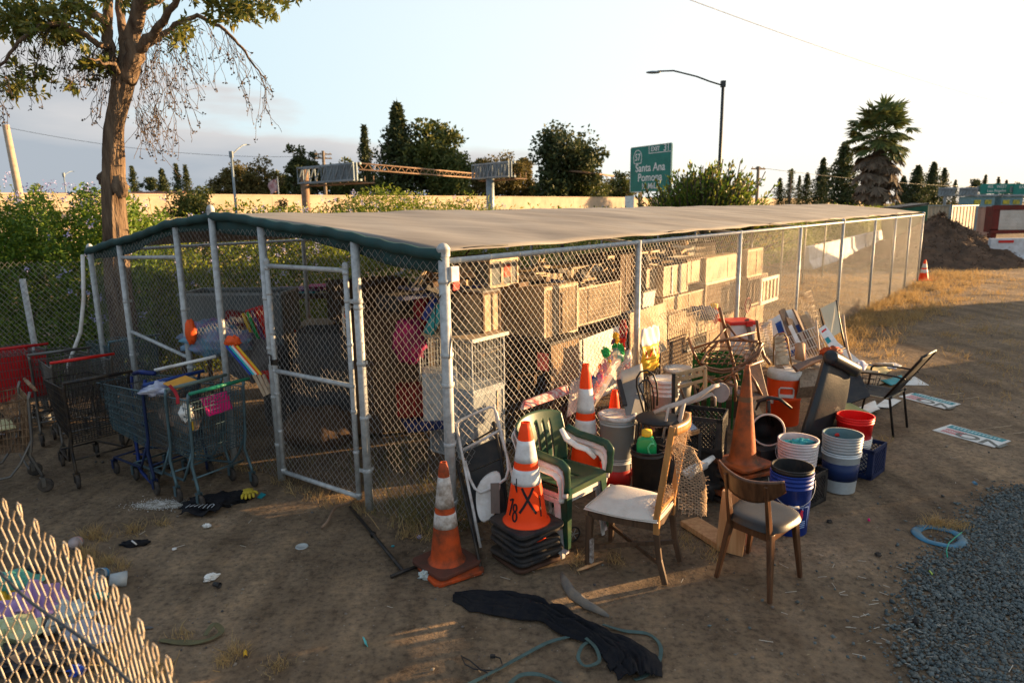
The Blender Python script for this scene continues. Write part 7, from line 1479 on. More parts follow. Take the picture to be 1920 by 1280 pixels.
# ---- tipped office chair
def office():
    t = thing('office_chair', 'black padded office chair back with a rolled headrest tilted to the right', 'office chair', (0, 0, 0)); O = D(1527, 828, 6.15)
    up = (D(1570, 678, 6.35)-O); Hh_ = up.length; up.normalize(); wd_ = V((.80, .50, 0)); wd_ = (wd_-up*wd_.dot(up)).normalized(); nr = wd_.cross(up).normalized()
    if nr.y > 0: nr = -nr
    BLK = pm('black_leatherette', (.022, .025, .030), .34, 0, (.05, .04, .035), .35, 4, .15, 60); W_ = .25
    def f(u, v, s):
        x = (u-.5)*2; e = 1-abs(x)**6; y = v; th = .055*(e**.5)*min(1, (1-abs(2*y-1)**10))**.5
        cur = .03*math.sin(PI*y)+.03*x*x
        return O+wd_*x*W_*(.80+.20*math.sin(PI*min(1, y*.8+.15)))+up*y*Hh_+nr*(s*th+cur-.015+.012*math.cos(x*3))
    b = MB(); b.grid(lambda u, v: f(u, v, 1), 24, 30, 0); b.grid(lambda u, v: f(1-u, v, -1), 24, 30, 0); b.build('backrest', BLK, t)
    c0_ = O+up*(Hh_-.01)+nr*.055; pts = [c0_+wd_*x for x in np.linspace(-.225, .235, 12)]; MB().tube([pts[0]-wd_*.006]+pts+[pts[-1]+wd_*.006], [.03]+[.066]*12+[.03], 20).build('headrest', BLK, t)
    sc_ = O-up*.02+nr*.15; b = MB(); b.blob(sc_+V((0, 0, -.03)), (.26, .24, .06), 3, .05, 14, 2, True, .8); b.build('seat', BLK, t)
    for (x0, y0, Y0) in ((1418, 770, 5.95),):
        tb(t, [(1417, 768), (1424, 752), (1440, 745), (1462, 748), (1484, 765)], [6.0, 5.98, 5.95, 5.93, 5.9], [.012, .02, .024, .024, .016], 'armrest', BLACKP, 12, False, .7); tb(t, [(1441, 752), (1443, 790), (1470, 830)], [5.96, 6.0, 6.1], .016, 'arm_bracket', BLACKP)
    MB().tube([sc_+V((0, 0, -.06)), V((sc_.x, sc_.y, .08))], .028, 12).build('column', BLACKM, t)
    for k in range(5):
        a = k*2*PI/5+.3; MB().tube([V((sc_.x, sc_.y, .09)), V((sc_.x+.28*math.cos(a), sc_.y+.28*math.sin(a), .05))], [.025, .014], 8).build('base_leg', BLACKP, t)
office()
# ---- black patio chair facing left
def patio():
    a, b_ = G(1671, 819), G(1695, 802); A = V((a.x, a.y, 0)); w_ = V((b_.x-a.x, b_.y-a.y, 0)).normalized(); W_ = .46; f = V((-w_.y, w_.x, 0)); 
    if f.x > 0: f = -f
    t = thing('patio_chair', 'black metal patio armchair with pale arm tops at the right end of the heap', 'chair', tuple(A)); q = lambda d, x, z: f*d+w_*x+V((0, 0, z)); sh = .41; bh = .90
    for x in (0, W_):
        MB().tube([q(-.02, x, 0), q(.05, x, sh), q(.03, x, sh+.03)], .013, 8).build('leg', BLACKM, t); MB().tube([q(.48, x, 0), q(.42, x, .40), q(.40, x, .62), q(.37, x, .645)], .012, 8).build('leg', BLACKM, t)
        MB().tube([q(.10, x, sh), q(-.20, x, bh-.03), q(-.215, x, bh)], .014, 8).build('back_post', BLACKM, t); MB().tube([q(.38, x, .645), q(.2, x, .665), q(.0, x, .66), q(-.08, x, .64)], .010, 8).build('arm_rail', BLACKM, t)
        MB().tube([q(.40, x, .658), q(.18, x, .682)], [.016, .018], 8, flat=.6).build('arm_top', CREAMM, t)
    MB().tube([q(-.215, 0, bh), q(-.225, W_/2, bh+.01), q(-.215, W_, bh)], .014, 8).build('top_rail', BLACKM, t)
    MESH = pm('black_sling', (.03, .03, .032), .7, 0, (.07, .06, .05), .4, 6, alpha=.80)
    MB().grid(lambda u, v: q(.08-.285*v-.02*math.sin(PI*u), W_*u, sh+.02+(bh-sh-.03)*v), 10, 10, .004).build('backrest', MESH, t); MB().grid(lambda u, v: q(.05+.40*v, W_*u, sh+.01-.02*math.sin(PI*u)), 10, 10, .004).build('seat', MESH, t)
    b = MB(); b.tube([q(.05, 0, sh), q(.45, 0, sh), q(.46, W_, sh), q(.05, W_, sh)], .011, 8, closed=True); b.build('seat_frame', CREAMM, t)
patio()
# ---- upturned rattan chairs
t = thing('rattan_chair', 'upturned brown bentwood chair with a slatted seat tangled on top of the heap', 'chair', (0, 0, 0)); Y0 = 7.0
for nm, pts, r in (('leg', [(1349, 577), (1358, 612), (1370, 660), (1383, 712)], .017), ('leg', [(1419, 602), (1424, 640), (1433, 668), (1443, 682)], .016), ('leg', [(1291, 633), (1300, 660), (1313, 684)], .014),
    ('stretcher', [(1297, 654), (1330, 643), (1365, 635), (1418, 622)], .012), ('stretcher', [(1363, 608), (1380, 630), (1398, 638), (1421, 641)], .012), ('stretcher', [(1316, 660), (1345, 632), (1364, 612)], .010)):
    tb(t, pts, [Y0+.12*math.sin(i*1.7+pts[0][0]) for i in range(len(pts))], r, nm, RATW)
ring = [(1313, 682), (1330, 690), (1352, 694), (1378, 690), (1402, 678), (1420, 660), (1428, 644), (1418, 640), (1395, 638), (1368, 637), (1345, 642), (1326, 662)]
tb(t, ring, [6.85+.45*(1 if i > 6 else i/7*.5) for i in range(12)], .017, 'seat_ring', RATW, 8, True); ring2 = [(x+2, y+5) for x, y in ring[:7]]; tb(t, ring2, [6.84+.45*(i/7*.5) for i in range(7)], .012, 'seat_ring', RATW)
for i in range(9): x0 = 1322+i*10.5; tb(t, [(x0, 686-abs(i-4)*1.2), (x0+26, 641+i*.2)], [6.9, 7.15], .006, 'slat', RATW, 6)
for i in range(5): y0 = 650+i*8; tb(t, [(1330-i*2, y0), (1415-i*3, y0-2)], [7.0, 7.05], .006, 'slat', RATW, 6)
t = thing('rattan_chair', 'second brown bentwood chair lying under the upturned one', 'chair', (0, 0, 0))
for nm, pts, r in (('frame', [(1318, 690), (1325, 710), (1345, 722), (1368, 712), (1386, 690)], .014), ('frame', [(1352, 722), (1365, 705), (1392, 690), (1430, 676)], .013), ('leg', [(1398, 690), (1415, 715), (1430, 745)], .016), ('leg', [(1372, 690), (1380, 720), (1378, 752)], .016), ('leg', [(1330, 706), (1312, 735)], .014), ('stretcher', [(1325, 716), (1380, 700)], .01)):
    tb(t, pts, [6.75+.1*math.cos(i*2.1) for i in range(len(pts))], r, nm, RATW)
A4 = [D(1392, 690, 6.9), D(1425, 682, 7.0), D(1440, 742, 6.7), D(1410, 752, 6.6)]; MB().hexa(A4, [v+V((.01, .02, 0)) for v in A4]).build('seat_panel', BRASSW, t)
q = D(1352, 668, 7.25); t = thing('green_crate', 'green plastic crate glimpsed through the upturned chair', 'crate', (q.x, 7.35, 0), .3); zt = HZ(q.x, 7.3, 664)
b = MB()
for k in range(5): b.box((0, -.17, zt-.04-k*.07), (.42, .012, .035)); b.box((0, .17, zt-.04-k*.07), (.42, .012, .035)); b.box((-.21, 0, zt-.04-k*.07), (.012, .34, .035)); b.box((.21, 0, zt-.04-k*.07), (.012, .34, .035))
for x in (-.2, -.1, 0, .1, .2): b.box((x, 0, zt-.025), (.02, .34, .012)); b.box((x, -.165, zt/2), (.02, .012, zt-.03)); b.box((x, .165, zt/2), (.02, .012, zt-.03))
b.build('crate_body', pm('crate_green', (.01, .11, .02), .6), t)
# white basket with red lid
q = D(1366, 632, 7.9); t = thing('storage_tub', 'white tub with a red lid behind the upturned chair', 'tub', (q.x+.15, 8.05, 0), .15); zt = HZ(q.x+.13, 8.0, 606); MB().hexa([(-.12, -.12, 0), (.12, -.12, 0), (.12, .12, 0), (-.12, .12, 0)], [(-.16, -.15, zt), (.16, -.15, zt), (.16, .15, zt), (-.16, .15, zt)]).build('tub_body', pm('pinkish_tub', (.66, .55, .55), .5, 0, (.6, .4, .1), .3, 3), t, bevel=.01); MB().box((0, 0, zt+.015), (.35, .33, .04)).build('lid', REDP, t, bevel=.01); MB().box((.06, -.17, zt+.01), (.08, .02, .06)).build('latch', REDP, t)
# ---- boards, signs and folded chairs leaning behind the cooler
def quad(name, label, cat, pts, Ys, th, mat, back=None, deco=None):
    t = thing(name, label, cat, (0, 0, 0)); P = [D(x, y, Y_) for (x, y), Y_ in zip(pts, Ys)]; n_ = (P[1]-P[0]).cross(P[3]-P[0]).normalized()
    if n_.y < 0: n_ = -n_
    MB().hexa(P, [v+n_*th for v in P]).build('board_face', mat, t); 
    if deco:
        for (u0, v0, u1, v1, m_) in deco:
            L = lambda u, v: P[0].lerp(P[1], u).lerp(P[3].lerp(P[2], u), v)-n_*.003
            Q = [L(u0, v0), L(u1, v0), L(u1, v1), L(u0, v1)]; MB().hexa(Q, [x+n_*.002 for x in Q]).build('printed_patch', m_, t)
    return t
PBL = pm('print_blue', (.03, .08, .30), .6); PPU = pm('print_purple', (.20, .03, .10), .6); DBR = woodmat('dark_board', (.09, .055, .035), (.16, .10, .065), 2, .7); PTE = pm('print_teal', (.02, .26, .30), .6); PGR = pm('print_grey', (.16, .17, .15), .7)
quad('yard_sign', 'white printed sign board at the left of the leaning boards', 'sign', [(1428, 610), (1466, 586), (1492, 668), (1450, 678)], [8.4, 8.5, 7.9, 7.9], .01, PAPER, deco=[(.5, .15, .85, .4, PBL), (.55, .4, .85, .8, PPU), (.2, .1, .45, .2, PGR), (.15, .3, .4, .75, CREAMM)])
quad('yard_sign', 'white sign with blue lettering squeezed between the brown boards', 'sign', [(1470, 582), (1484, 580), (1526, 650), (1510, 658)], [8.5, 8.5, 8.0, 8.0], .01, WHITEB, deco=[(.1, .4, .9, .6, PBL)])
quad('brown_board', 'dark brown board leaning left of the white lettered sign', 'board', [(1461, 582), (1471, 577), (1503, 648), (1488, 655)], [8.3, 8.35, 7.9, 7.85], .015, DBR)
quad('brown_board', 'second dark brown board just right of the white lettered sign', 'board', [(1474, 594), (1486, 598), (1517, 668), (1502, 676)], [8.2, 8.2, 7.8, 7.75], .015, DBR)
quad('brown_board', 'thin brown board with a light edge in the middle of the leaning boards', 'board', [(1487, 578), (1495, 584), (1533, 652), (1524, 658)], [8.4, 8.4, 7.95, 7.9], .02, DBR)
quad('yard_sign', 'white carton panel with teal corner right of the leaning boards', 'sign', [(1534, 618), (1547, 608), (1580, 654), (1563, 664)], [8.2, 8.25, 7.9, 7.85], .012, PAPER, deco=[(.05, .4, .5, .6, PTE), (.2, .12, .8, .18, REDP)])
quad('yard_sign', 'small blue and white sign low between the boards', 'sign', [(1474, 655), (1492, 648), (1500, 672), (1482, 682)], [7.8, 7.8, 7.7, 7.7], .01, PAPER, deco=[(.1, .2, .9, .6, PBL)])
t = quad('folding_chair', 'large sunlit cream folding chair back standing behind the office chair', 'folding chair', [(1538, 578), (1567, 564), (1577, 622), (1556, 634)], [8.6, 8.7, 8.5, 8.4], .02, pm('cream_vinyl', (.62, .52, .36), .5, 0, (.5, .4, .27), .3, 3)); tb(t, [(1537, 578), (1543, 605), (1554, 634), (1562, 690)], [8.62, 8.55, 8.4, 8.1], .012, 'leg', BLACKM); tb(t, [(1568, 563), (1572, 590), (1578, 622), (1590, 670)], [8.72, 8.62, 8.5, 8.3], .012, 'leg', BLACKM)
t = quad('folding_chair', 'pale slatted folding chair seat left of the cooler lid', 'folding chair', [(1452, 632), (1470, 626), (1480, 682), (1456, 684)], [7.5, 7.5, 7.3, 7.3], .025, CREAMM)
tb(t, [(1450, 684), (1451, 632), (1458, 626), (1470, 625), (1476, 634), (1484, 684)], 7.45, .009, 'frame', pm('brass_frame', (.35, .22, .10), .5, .4), 8)
for k in range(6): tb(t, [(1454+k*.5, 636+k*8), (1472+k*1.4, 632+k*8)], 7.36, .004, 'slat_line', TAN, 5)
t = thing('wooden_chair', 'tipped wooden chair with two pale posts and a brown seat behind the office chair', 'chair', (0, 0, 0)); PW = woodmat('pale_wood', (.42, .29, .18), (.55, .40, .27), 2, .6)
tb(t, [(1530, 600), (1533, 630), (1537, 668), (1539, 680)], [7.7, 7.65, 7.6, 7.55], .013, 'post', PW); tb(t, [(1581, 590), (1584, 625), (1589, 655), (1603, 697)], [7.7, 7.65, 7.6, 7.5], .013, 'post', PW)
A4 = [D(1486, 684, 7.3), D(1541, 664, 7.5), D(1545, 672, 7.45), D(1496, 694, 7.2)]; MB().hexa(A4, [v+V((0, .03, -.03)) for v in A4]).build('seat', BRASSW, t); tb(t, [(1538, 666), (1585, 652)], 7.6, .014, 'rail', BRASSW)
rag('orange_scrap', 'orange red cloth hanging over the tipped wooden chair', D(1557, 660, 7.55), (.12, .05, .06), FLOD, 51, .4, 'cloth'); t = thing('paper_roll', 'brown cardboard tube standing among the boards', 'tube', (0, 0, 0)); MB().tube([D(1500, 678, 7.6), D(1500, 645, 7.7)], .055, 20).build('tube_body', woodmat('brown_card', (.32, .18, .10), (.40, .24, .14), 2, .7), t)
t = thing('wire_rack', 'white wire rack leaning against the fence behind the leaning boards', 'rack', (0, 0, 0)); b = MB(); K = [D(1500, 552, 9.3), D(1520, 545, 9.4), D(1548, 640, 8.8), D(1520, 650, 8.8)]
for i in range(9): b.tube([K[0].lerp(K[1], i/8), K[3].lerp(K[2], i/8)], .004, 4)
for i in range(11): b.tube([K[0].lerp(K[3], i/10), K[1].lerp(K[2], i/10)], .004, 4)
b.build('wire_grid', CREAMM, t)
t = thing('wire_rack', 'pale wire basket front left of the printed sign board', 'rack', (0, 0, 0)); b = MB(); K = [D(1424, 606, 8.0), D(1446, 602, 8.0), D(1450, 664, 7.7), D(1430, 668, 7.7)]
for i in range(9): b.tube([K[0].lerp(K[1], i/8), K[3].lerp(K[2], i/8)], .005, 4)
for i in range(13): b.tube([K[0].lerp(K[3], i/12), K[1].lerp(K[2], i/12)], .005, 4)
b.build('wire_grid', CREAMM, t)
quad('fabric_screen', 'black fabric panel with a red edge right of the office chair', 'panel', [(1588, 690), (1606, 688), (1632, 742), (1576, 762)], [7.3, 7.35, 6.9, 6.8], .02, BLACKP, deco=[(.0, .0, .9, .12, REDP)])
quad('grey_planks', 'weathered planks stacked between the cooler and the office chair', 'planks', [(1500, 692), (1545, 688), (1545, 722), (1500, 726)], [7.4, 7.4, 7.2, 7.2], .2, GREYW)
t = thing('green_board', 'olive green board edge behind the red bucket', 'board', (0, 0, 0)); a = D(1588, 770, 6.5); MB().box((a.x, 6.5, a.z), (.42, .3, .03), rotm(.15, .1, .4)).build('board_face', pm('olive_board', (.30, .28, .10), .7), t); MB().box((a.x, 6.55, a.z/2-.02), (.3, .2, a.z-.06)).build('support_box', BROWNP, t)
t = thing('wire_basket', 'small black wire basket on the ground left of the patio chair', 'basket', tuple(bp(1625, 735)), .3); b = MB()
for k in range(10): a = 2*PI*k/10; b.tube([(.10*math.cos(a), .10*math.sin(a), .005), (.15*math.cos(a), .15*math.sin(a), .22)], .004, 5)
for z, r in ((.005, .10), (.08, .118), (.15, .134), (.22, .15)): b.tube([(r*math.cos(a), r*math.sin(a), z) for a in np.linspace(0, 2*PI, 17)[:-1]], .004, 5, closed=True)
b.build('wire_body', BLACKM, t)
# lower hidden mass under the boards so that the heap rests on the ground
for k, (px, py, w_, d_, h_, m_, lb) in enumerate(((1345, 775, .6, .35, .22, BROWNP, 'low brown box under the bentwood chairs'), (1420, 745, .5, .35, .35, BROWNP, 'brown box behind the rusty cone'), (1478, 720, .9, .4, .25, CARD, 'flattened carton under the leaning boards'), (1548, 705, .6, .4, .22, CARD, 'worn carton right of the leaning boards'), (1300, 765, .4, .3, .3, BLACKP, 'black box behind the slotted chair back'))):
    p = bp(px, py); t = thing('carton', lb, 'box', tuple(p), .4*k); MB().box((0, 0, h_/2), (w_, d_, h_)).build('carton_body', m_, t, bevel=.01); MB().box((0, 0, h_+.002), (w_*.96, .05, .004)).build('tape', TAN, t)

# ---- flat yard signs on the ground
def flatsign(name, label, c4, full, lift=.012, wires=True, flip=False):
    P = [G(x, y, lift) for x, y in c4]; O = P[0]; t = thing(name, label, 'sign', tuple(O)); Q = [p-O for p in P]; MB().hexa([q-V((0, 0, .004)) for q in Q], Q).build('sign_board', pm('sign_corrugated_white', (.66, .68, .66), .5, 0, (.45, .42, .38), .35, 5), t)
    ux_ = (Q[3]-Q[0]); vx_ = (Q[1]-Q[0])     # ux: long axis (near edge), vx: towards far edge
    L = lambda u, v, h=.0015: Q[0]+ux_*u+vx_*v+V((0, 0, h))
    def patch(u0, v0, u1, v1, m_, nm='print', h=.0012): K = [L(u0, v0, h), L(u1, v0, h), L(u1, v1, h), L(u0, v1, h)]; MB().hexa(K, [k+V((0, 0, .0008)) for k in K]).build(nm, m_, t)
    if full:
        patch(.05, .62, .95, .93, PTE, 'teal_strip')
        lu, lv = ux_.length, vx_.length; e1 = -ux_.normalized(); e2 = -vx_.normalized(); M_ = Matrix(((e1.x, e2.x, 0, 0), (e1.y, e2.y, 0, 0), (0, 0, 1, 0), (0, 0, 0, 1)))
        c = L(.70, .31, .002); text('NO', lv*.62, PGR, t, Matrix.Translation(c) @ M_, sx=1.35, bold=lv*.012)
        rn = random.Random(3)
        for r_ in range(2):
            for k in range(8): u = .10+k*.042; patch(u, .12+r_*.24, u+.028, .30+r_*.24, pm('print_pink', (.62, .16, .18), .6), 'red_lettering', .0012)
        for k in range(13): u = .12+k*.06; patch(u, .72, u+.035, .84, pm('print_pale_teal', (.45, .62, .64), .6), 'pale_lettering', .0022)
    if wires:
        for u in (.35, .70):
            a = L(u, 1, .004); d = vx_.normalized(); MB().tube([a-d*.1, a+d*.25+ux_.normalized()*.1, a+d*.42+ux_.normalized()*.22+V((0, 0, .03))], .0022, 5).build('wire_leg', CREAMM, t)
    return t
flatsign('yard_sign', 'teal and white NO sign lying on the dirt, nearest and rightmost of the flat signs', [(1748, 806), (1782, 795), (1896, 826), (1864, 838)], True)
flatsign('yard_sign', 'teal and white NO sign lying on the dirt behind the nearest flat sign', [(1685, 743), (1714, 735), (1802, 757), (1771, 766)], True)
flatsign('yard_sign', 'crumpled white and green sign on the dirt behind the patio chair', [(1680, 721), (1702, 702), (1716, 706), (1742, 722)], False, .02, False)
flatsign('yard_sign', 'worn white sign under the patio chair legs', [(1640, 762), (1665, 744), (1690, 750), (1668, 764)], False, .02, False)
for k, (c4, m_, lb) in enumerate((([(1610, 690), (1632, 680), (1672, 692), (1660, 702)], pm('yellowish_card', (.55, .45, .22), .8), 'yellowish card sheet on the ground behind the patio chair'), ([(1626, 684), (1660, 678), (1692, 684), (1680, 692)], pm('blue_print_sheet', (.45, .48, .52), .7, 0, (.06, .09, .2), .7, 14), 'blue printed sheet farthest back on the ground'), ([(1606, 682), (1612, 674), (1628, 682), (1620, 698)], pm('pale_lilac_sheet', (.42, .44, .58), .7), 'pale lilac sheet beside the heap on the ground'), ([(1598, 712), (1640, 704), (1680, 712), (1640, 722)], CARD, 'brown cardboard sheet on the ground under the papers'), ([(1600, 765), (1640, 752), (1650, 768), (1620, 775)], PAPER, 'torn white paper in front of the patio chair'), ([(1650, 712), (1690, 704), (1700, 712), (1670, 722)], PTE, 'green printed paper under the crumpled sign'))):
    P = [G(x, y, .012+.008*k) for x, y in c4]; t = thing('paper_sheet', lb, 'paper', (0, 0, 0)); b = MB()
    b.grid(lambda u, v: P[0].lerp(P[3], u).lerp(P[1].lerp(P[2], u), v)+V((0, 0, .012*math.sin(u*7+k)*math.sin(v*5))), 8, 6, .003); b.build('sheet', m_, t)

rn = random.Random(12)
for k, (x0, y0, x1, y1, w_, Y_, m_, lb) in enumerate(((1440, 600, 1470, 690, 10, 8.1, WHITEB, 'white board edge at the left of the leaning boards'), (1500, 592, 1540, 660, 12, 8.2, CARD, 'brown card sheet in the middle of the leaning boards'), (1508, 586, 1552, 650, 5, 8.3, CREAMM, 'cream lath among the leaning boards'), (1478, 612, 1512, 684, 7, 7.8, PAPER, 'white lath in front of the dark boards'), (1552, 640, 1600, 680, 14, 7.9, PAPER, 'white printed sheet below the cream chair back'), (1430, 655, 1460, 695, 12, 7.6, GREYW, 'grey weathered board at the foot of the printed sign'), (1396, 600, 1414, 690, 8, 7.7, DBR, 'dark lath right of the red lidded tub'), (1560, 660, 1600, 700, 10, 7.6, DBR, 'dark board at the foot of the tipped wooden chair'), (1446, 668, 1530, 690, 10, 7.5, GREYW, 'grey plank lying behind the cooler lid'), (1300, 700, 1400, 735, 9, 6.9, DBR, 'brown plank lying under the bentwood chairs'), (1395, 735, 1425, 790, 12, 6.5, CARD, 'torn carton edge behind the rusty cone'))):
    a, b_, c_, d_ = D(x0, y0, Y_+.25), D(x0+w_, y0-3, Y_+.25), D(x1+w_, y1-3, Y_-.15), D(x1, y1, Y_-.15); t = thing('leaning_board', lb, 'board', tuple(d_)); Q = [v-d_ for v in (d_, c_, b_, a)]; MB().hexa(Q, [v+V((.004, .02, 0)) for v in Q]).build('board_face', m_, t)
t = thing('wire_shelf', 'white wire shelf lying over the foot of the leaning boards', 'rack', (0, 0, 0)); K = [D(1455, 640, 7.9), D(1530, 612, 8.1), D(1560, 676, 7.6), D(1490, 700, 7.4)]; A_, B_ = [], []
for i in range(17): A_.append(tuple(K[0].lerp(K[1], i/16))); B_.append(tuple(K[3].lerp(K[2], i/16)))
for i in range(5): A_.append(tuple(K[0].lerp(K[3], i/4))); B_.append(tuple(K[1].lerp(K[2], i/4)))
seg_tubes('wire_grid', np.array(A_), np.array(B_), .0035, WHITEB, t, 4)
# ================================================================ SHOPPING CARTS
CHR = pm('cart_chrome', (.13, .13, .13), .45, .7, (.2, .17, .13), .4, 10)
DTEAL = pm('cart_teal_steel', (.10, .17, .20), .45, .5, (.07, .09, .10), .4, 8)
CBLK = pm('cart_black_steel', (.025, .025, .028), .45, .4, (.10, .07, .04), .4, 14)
CRUST = pm('cart_rusty_steel', (.30, .20, .12), .7, .4, (.12, .06, .03), .7, 14)
CRED = pm('cart_red_plastic', (.45, .012, .015), .45, 0, (.3, .01, .01), .3, 6)
GHD = pm('cart_green_handle', (.02, .25, .14), .4, 0, (.02, .15, .1), .3, 6)
def cart(label, wl_, wr_, wire, frame, handle, solid=None, h=.98, grp='shopping carts crowded at the left', hshift=0., L=.86):
    """wl_, wr_: ground points of the two rear wheels, the cart points away from the handle"""
    a, b_ = V((wl_[0], wl_[1], 0)), V((wr_[0], wr_[1], 0)); c = (a+b_)/2; w_ = (b_-a).normalized(); f = V((-w_.y, w_.x, 0)); rz = math.atan2(f.y, f.x)-PI/2
    t = thing('shopping_cart', label, 'shopping cart', tuple(c), rz, grp); W2 = .27
    q = lambda x, y, z: V((x, y, z))
    TR = [q(-W2, .0, h-.06), q(W2, .0, h-.06), q(W2*.72, L, h-.10), q(-W2*.72, L, h-.10)]; BR = [q(-W2*.9, .05, .40), q(W2*.9, .05, .40), q(W2*.62, L*.86, .46), q(-W2*.62, L*.86, .46)]
    for nm, (i, j), n_, m_ in (('rear_gate', (0, 1), 19, 6), ('side_basket', (1, 2), 27, 7), ('front_basket', (2, 3), 11, 6), ('side_basket', (3, 0), 27, 7)):
        A_, B_ = [], []
        for k in range(n_+1): u = k/n_; A_.append(TR[i].lerp(TR[j], u)); B_.append(BR[i].lerp(BR[j], u))
        for k in range(m_+1): v = k/m_; A_.append(TR[i].lerp(BR[i], v)); B_.append(TR[j].lerp(BR[j], v))
        seg_tubes(nm, np.array([tuple(x) for x in A_]), np.array([tuple(x) for x in B_]), .0031, wire, t, 4)
        if solid: MB().hexa([TR[i].lerp(BR[i], .06), TR[j].lerp(BR[j], .06), TR[j].lerp(BR[j], .95), TR[i].lerp(BR[i], .95)], [v_+V((0, 0, .0))+(V((0, 1, 0)) if i in (0, 2) else V((1, 0, 0)))*.004 for v_ in (TR[i].lerp(BR[i], .06), TR[j].lerp(BR[j], .06), TR[j].lerp(BR[j], .95), TR[i].lerp(BR[i], .95))]).build('plastic_panel', solid, t)
    A_, B_ = [], []
    for k in range(13): u = k/12; A_.append(BR[0].lerp(BR[1], u)); B_.append(BR[3].lerp(BR[2], u))
    for k in range(12): u = k/11; A_.append(BR[0].lerp(BR[3], u)); B_.append(BR[1].lerp(BR[2], u))
    seg_tubes('basket_floor', np.array([tuple(x) for x in A_]), np.array([tuple(x) for x in B_]), .0031, wire, t, 4)
    MB().tube([TR[0], TR[3], TR[2], TR[1]], .006, 8).build('rim', wire, t)
    A_, B_ = [], []
    s0, s1, s2, s3 = q(-W2*.85, .03, h-.09), q(W2*.85, .03, h-.09), q(W2*.8, .17, h-.24), q(-W2*.8, .17, h-.24)     # folding child seat
    for k in range(12): u = k/11; A_.append(s0.lerp(s1, u)); B_.append(s3.lerp(s2, u))
    for k in range(4): u = k/3; A_.append(s0.lerp(s3, u)); B_.append(s1.lerp(s2, u))
    seg_tubes('child_seat', np.array([tuple(x) for x in A_]), np.array([tuple(x) for x in B_]), .0031, wire, t, 4)
    for s in (-1, 1):
        MB().tube([q(s*W2, -.01, h), q(s*W2, .01, h-.06), q(s*W2*.97, .03, .50), q(s*W2*.97, .06, .36), q(s*W2, .00, .18), q(s*W2, -.01, .13)], .013, 10).build('upright', frame, t)
        MB().tube([q(s*W2*.97, .03, .50), q(s*W2*.97, .14, .30), q(s*W2*.9, .22, .20), q(s*W2*.60, L*.92, .17), q(s*W2*.58, L*.95, .12)], .011, 8).build('lower_rail', frame, t)
    b = MB(); b.tube([q(-W2*.95, .08, .24), q(W2*.95, .08, .24)], .009, 8); b.build('cross_rail', frame, t)
    MB().tube([q(-W2*.58, L*.92, .17), q(W2*.58, L*.92, .17)], .009, 8).build('cross_rail', frame, t)
    MB().tube([q(-W2-.02, -.05, h+.01), q(W2+.02, -.05, h+.01)], .014, 12).build('handle', handle, t)
    MB().tube([q(-W2*.65, -.05, h+.01), q(W2*.65, -.05, h+.01)], .017, 12).build('handle_grip', handle, t)
    for x, y in ((-W2, 0), (W2, 0), (-W2*.58, L*.95), (W2*.58, L*.95)):
        m_ = Matrix.Translation((x, y-.02, .062)) @ Matrix.Rotation(PI/2, 4, 'Y') @ Matrix.Rotation(.2, 4, 'X'); wh = MB(); wh.lathe([(.001, -.012), (.04, -.014), (.055, -.016), (.062, -.010), (.062, .010), (.055, .016), (.04, .014), (.001, .012)], 20, m_); o = wh.build('wheel', RUBBER, t)
        fk = MB(); fk.box((x-.022, y-.005, .095), (.004, .03, .08)); fk.box((x+.022, y-.005, .095), (.004, .03, .08)); fk.box((x, y, .138), (.05, .035, .008)); fk.build('caster_fork', frame, o)
    return t, rz
def gp2(x, y): p = G(x, y); return (p.x, p.y)
wA, wB = gp2(378, 952), gp2(472, 912)
ct, rz1 = cart('shopping cart with a green handle, nearest to the gate, holding a pink sign', wA, wB, DTEAL, DTEAL, GHD, h=1.0)
fwd = V((-math.sin(rz1), math.cos(rz1), 0)); lat = V((math.cos(rz1), math.sin(rz1), 0)); c = V(ct.location)
def shift(P, d): return (P[0]+fwd.x*d, P[1]+fwd.y*d)
cart('shopping cart pushed into the green handled one, with an orange card on top', shift(wA, .30), shift(wB, .30), CHR, DTEAL, pm('grey_green_handle', (.16, .22, .2), .5), h=1.0)
cart('shopping cart with a blue handle end behind the nested green pair', shift(wA, .62), shift(wB, .62), DTEAL, pm('cart_blue', (.012, .025, .08), .5), pm('cart_blue2', (.02, .06, .25), .5), h=1.0)
w1, w2 = gp2(143, 915), gp2(266, 880)
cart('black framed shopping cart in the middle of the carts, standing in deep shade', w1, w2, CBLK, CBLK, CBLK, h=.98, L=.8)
w3, w4 = gp2(112, 862), gp2(238, 832)
cart('chrome shopping cart with a bright red handle behind the black one', w3, w4, CHR, CHR, REDP, h=1.0)
w3, w4 = gp2(70, 838), gp2(196, 812)
cart('second chrome shopping cart nested beyond the red handled one', w3, w4, CHR, CHR, CHR, h=1.0)
w5, w6 = gp2(-8, 830), gp2(118, 806)
cart('red plastic sided shopping cart with a red handle at the far left', w5, w6, CHR, CHR, CRED, CRED, h=1.02)
cart('tall red plastic cart cut off by the left edge behind the rusty cart', gp2(-95, 850), gp2(10, 815), CHR, CRED, CRED, CRED, h=1.0)
w7, w8 = gp2(88, 930), gp2(58, 885)
rc_, rzr = cart('rusty shopping cart in the front left corner, cut off by the photo edge', w7, w8, CRUST, CHR, CRUST, h=.93)
cart('grey shopping cart at the back by the enclosure, beside the ridge post', gp2(215, 800), gp2(318, 775), DTEAL, DTEAL, DTEAL, h=1.0)
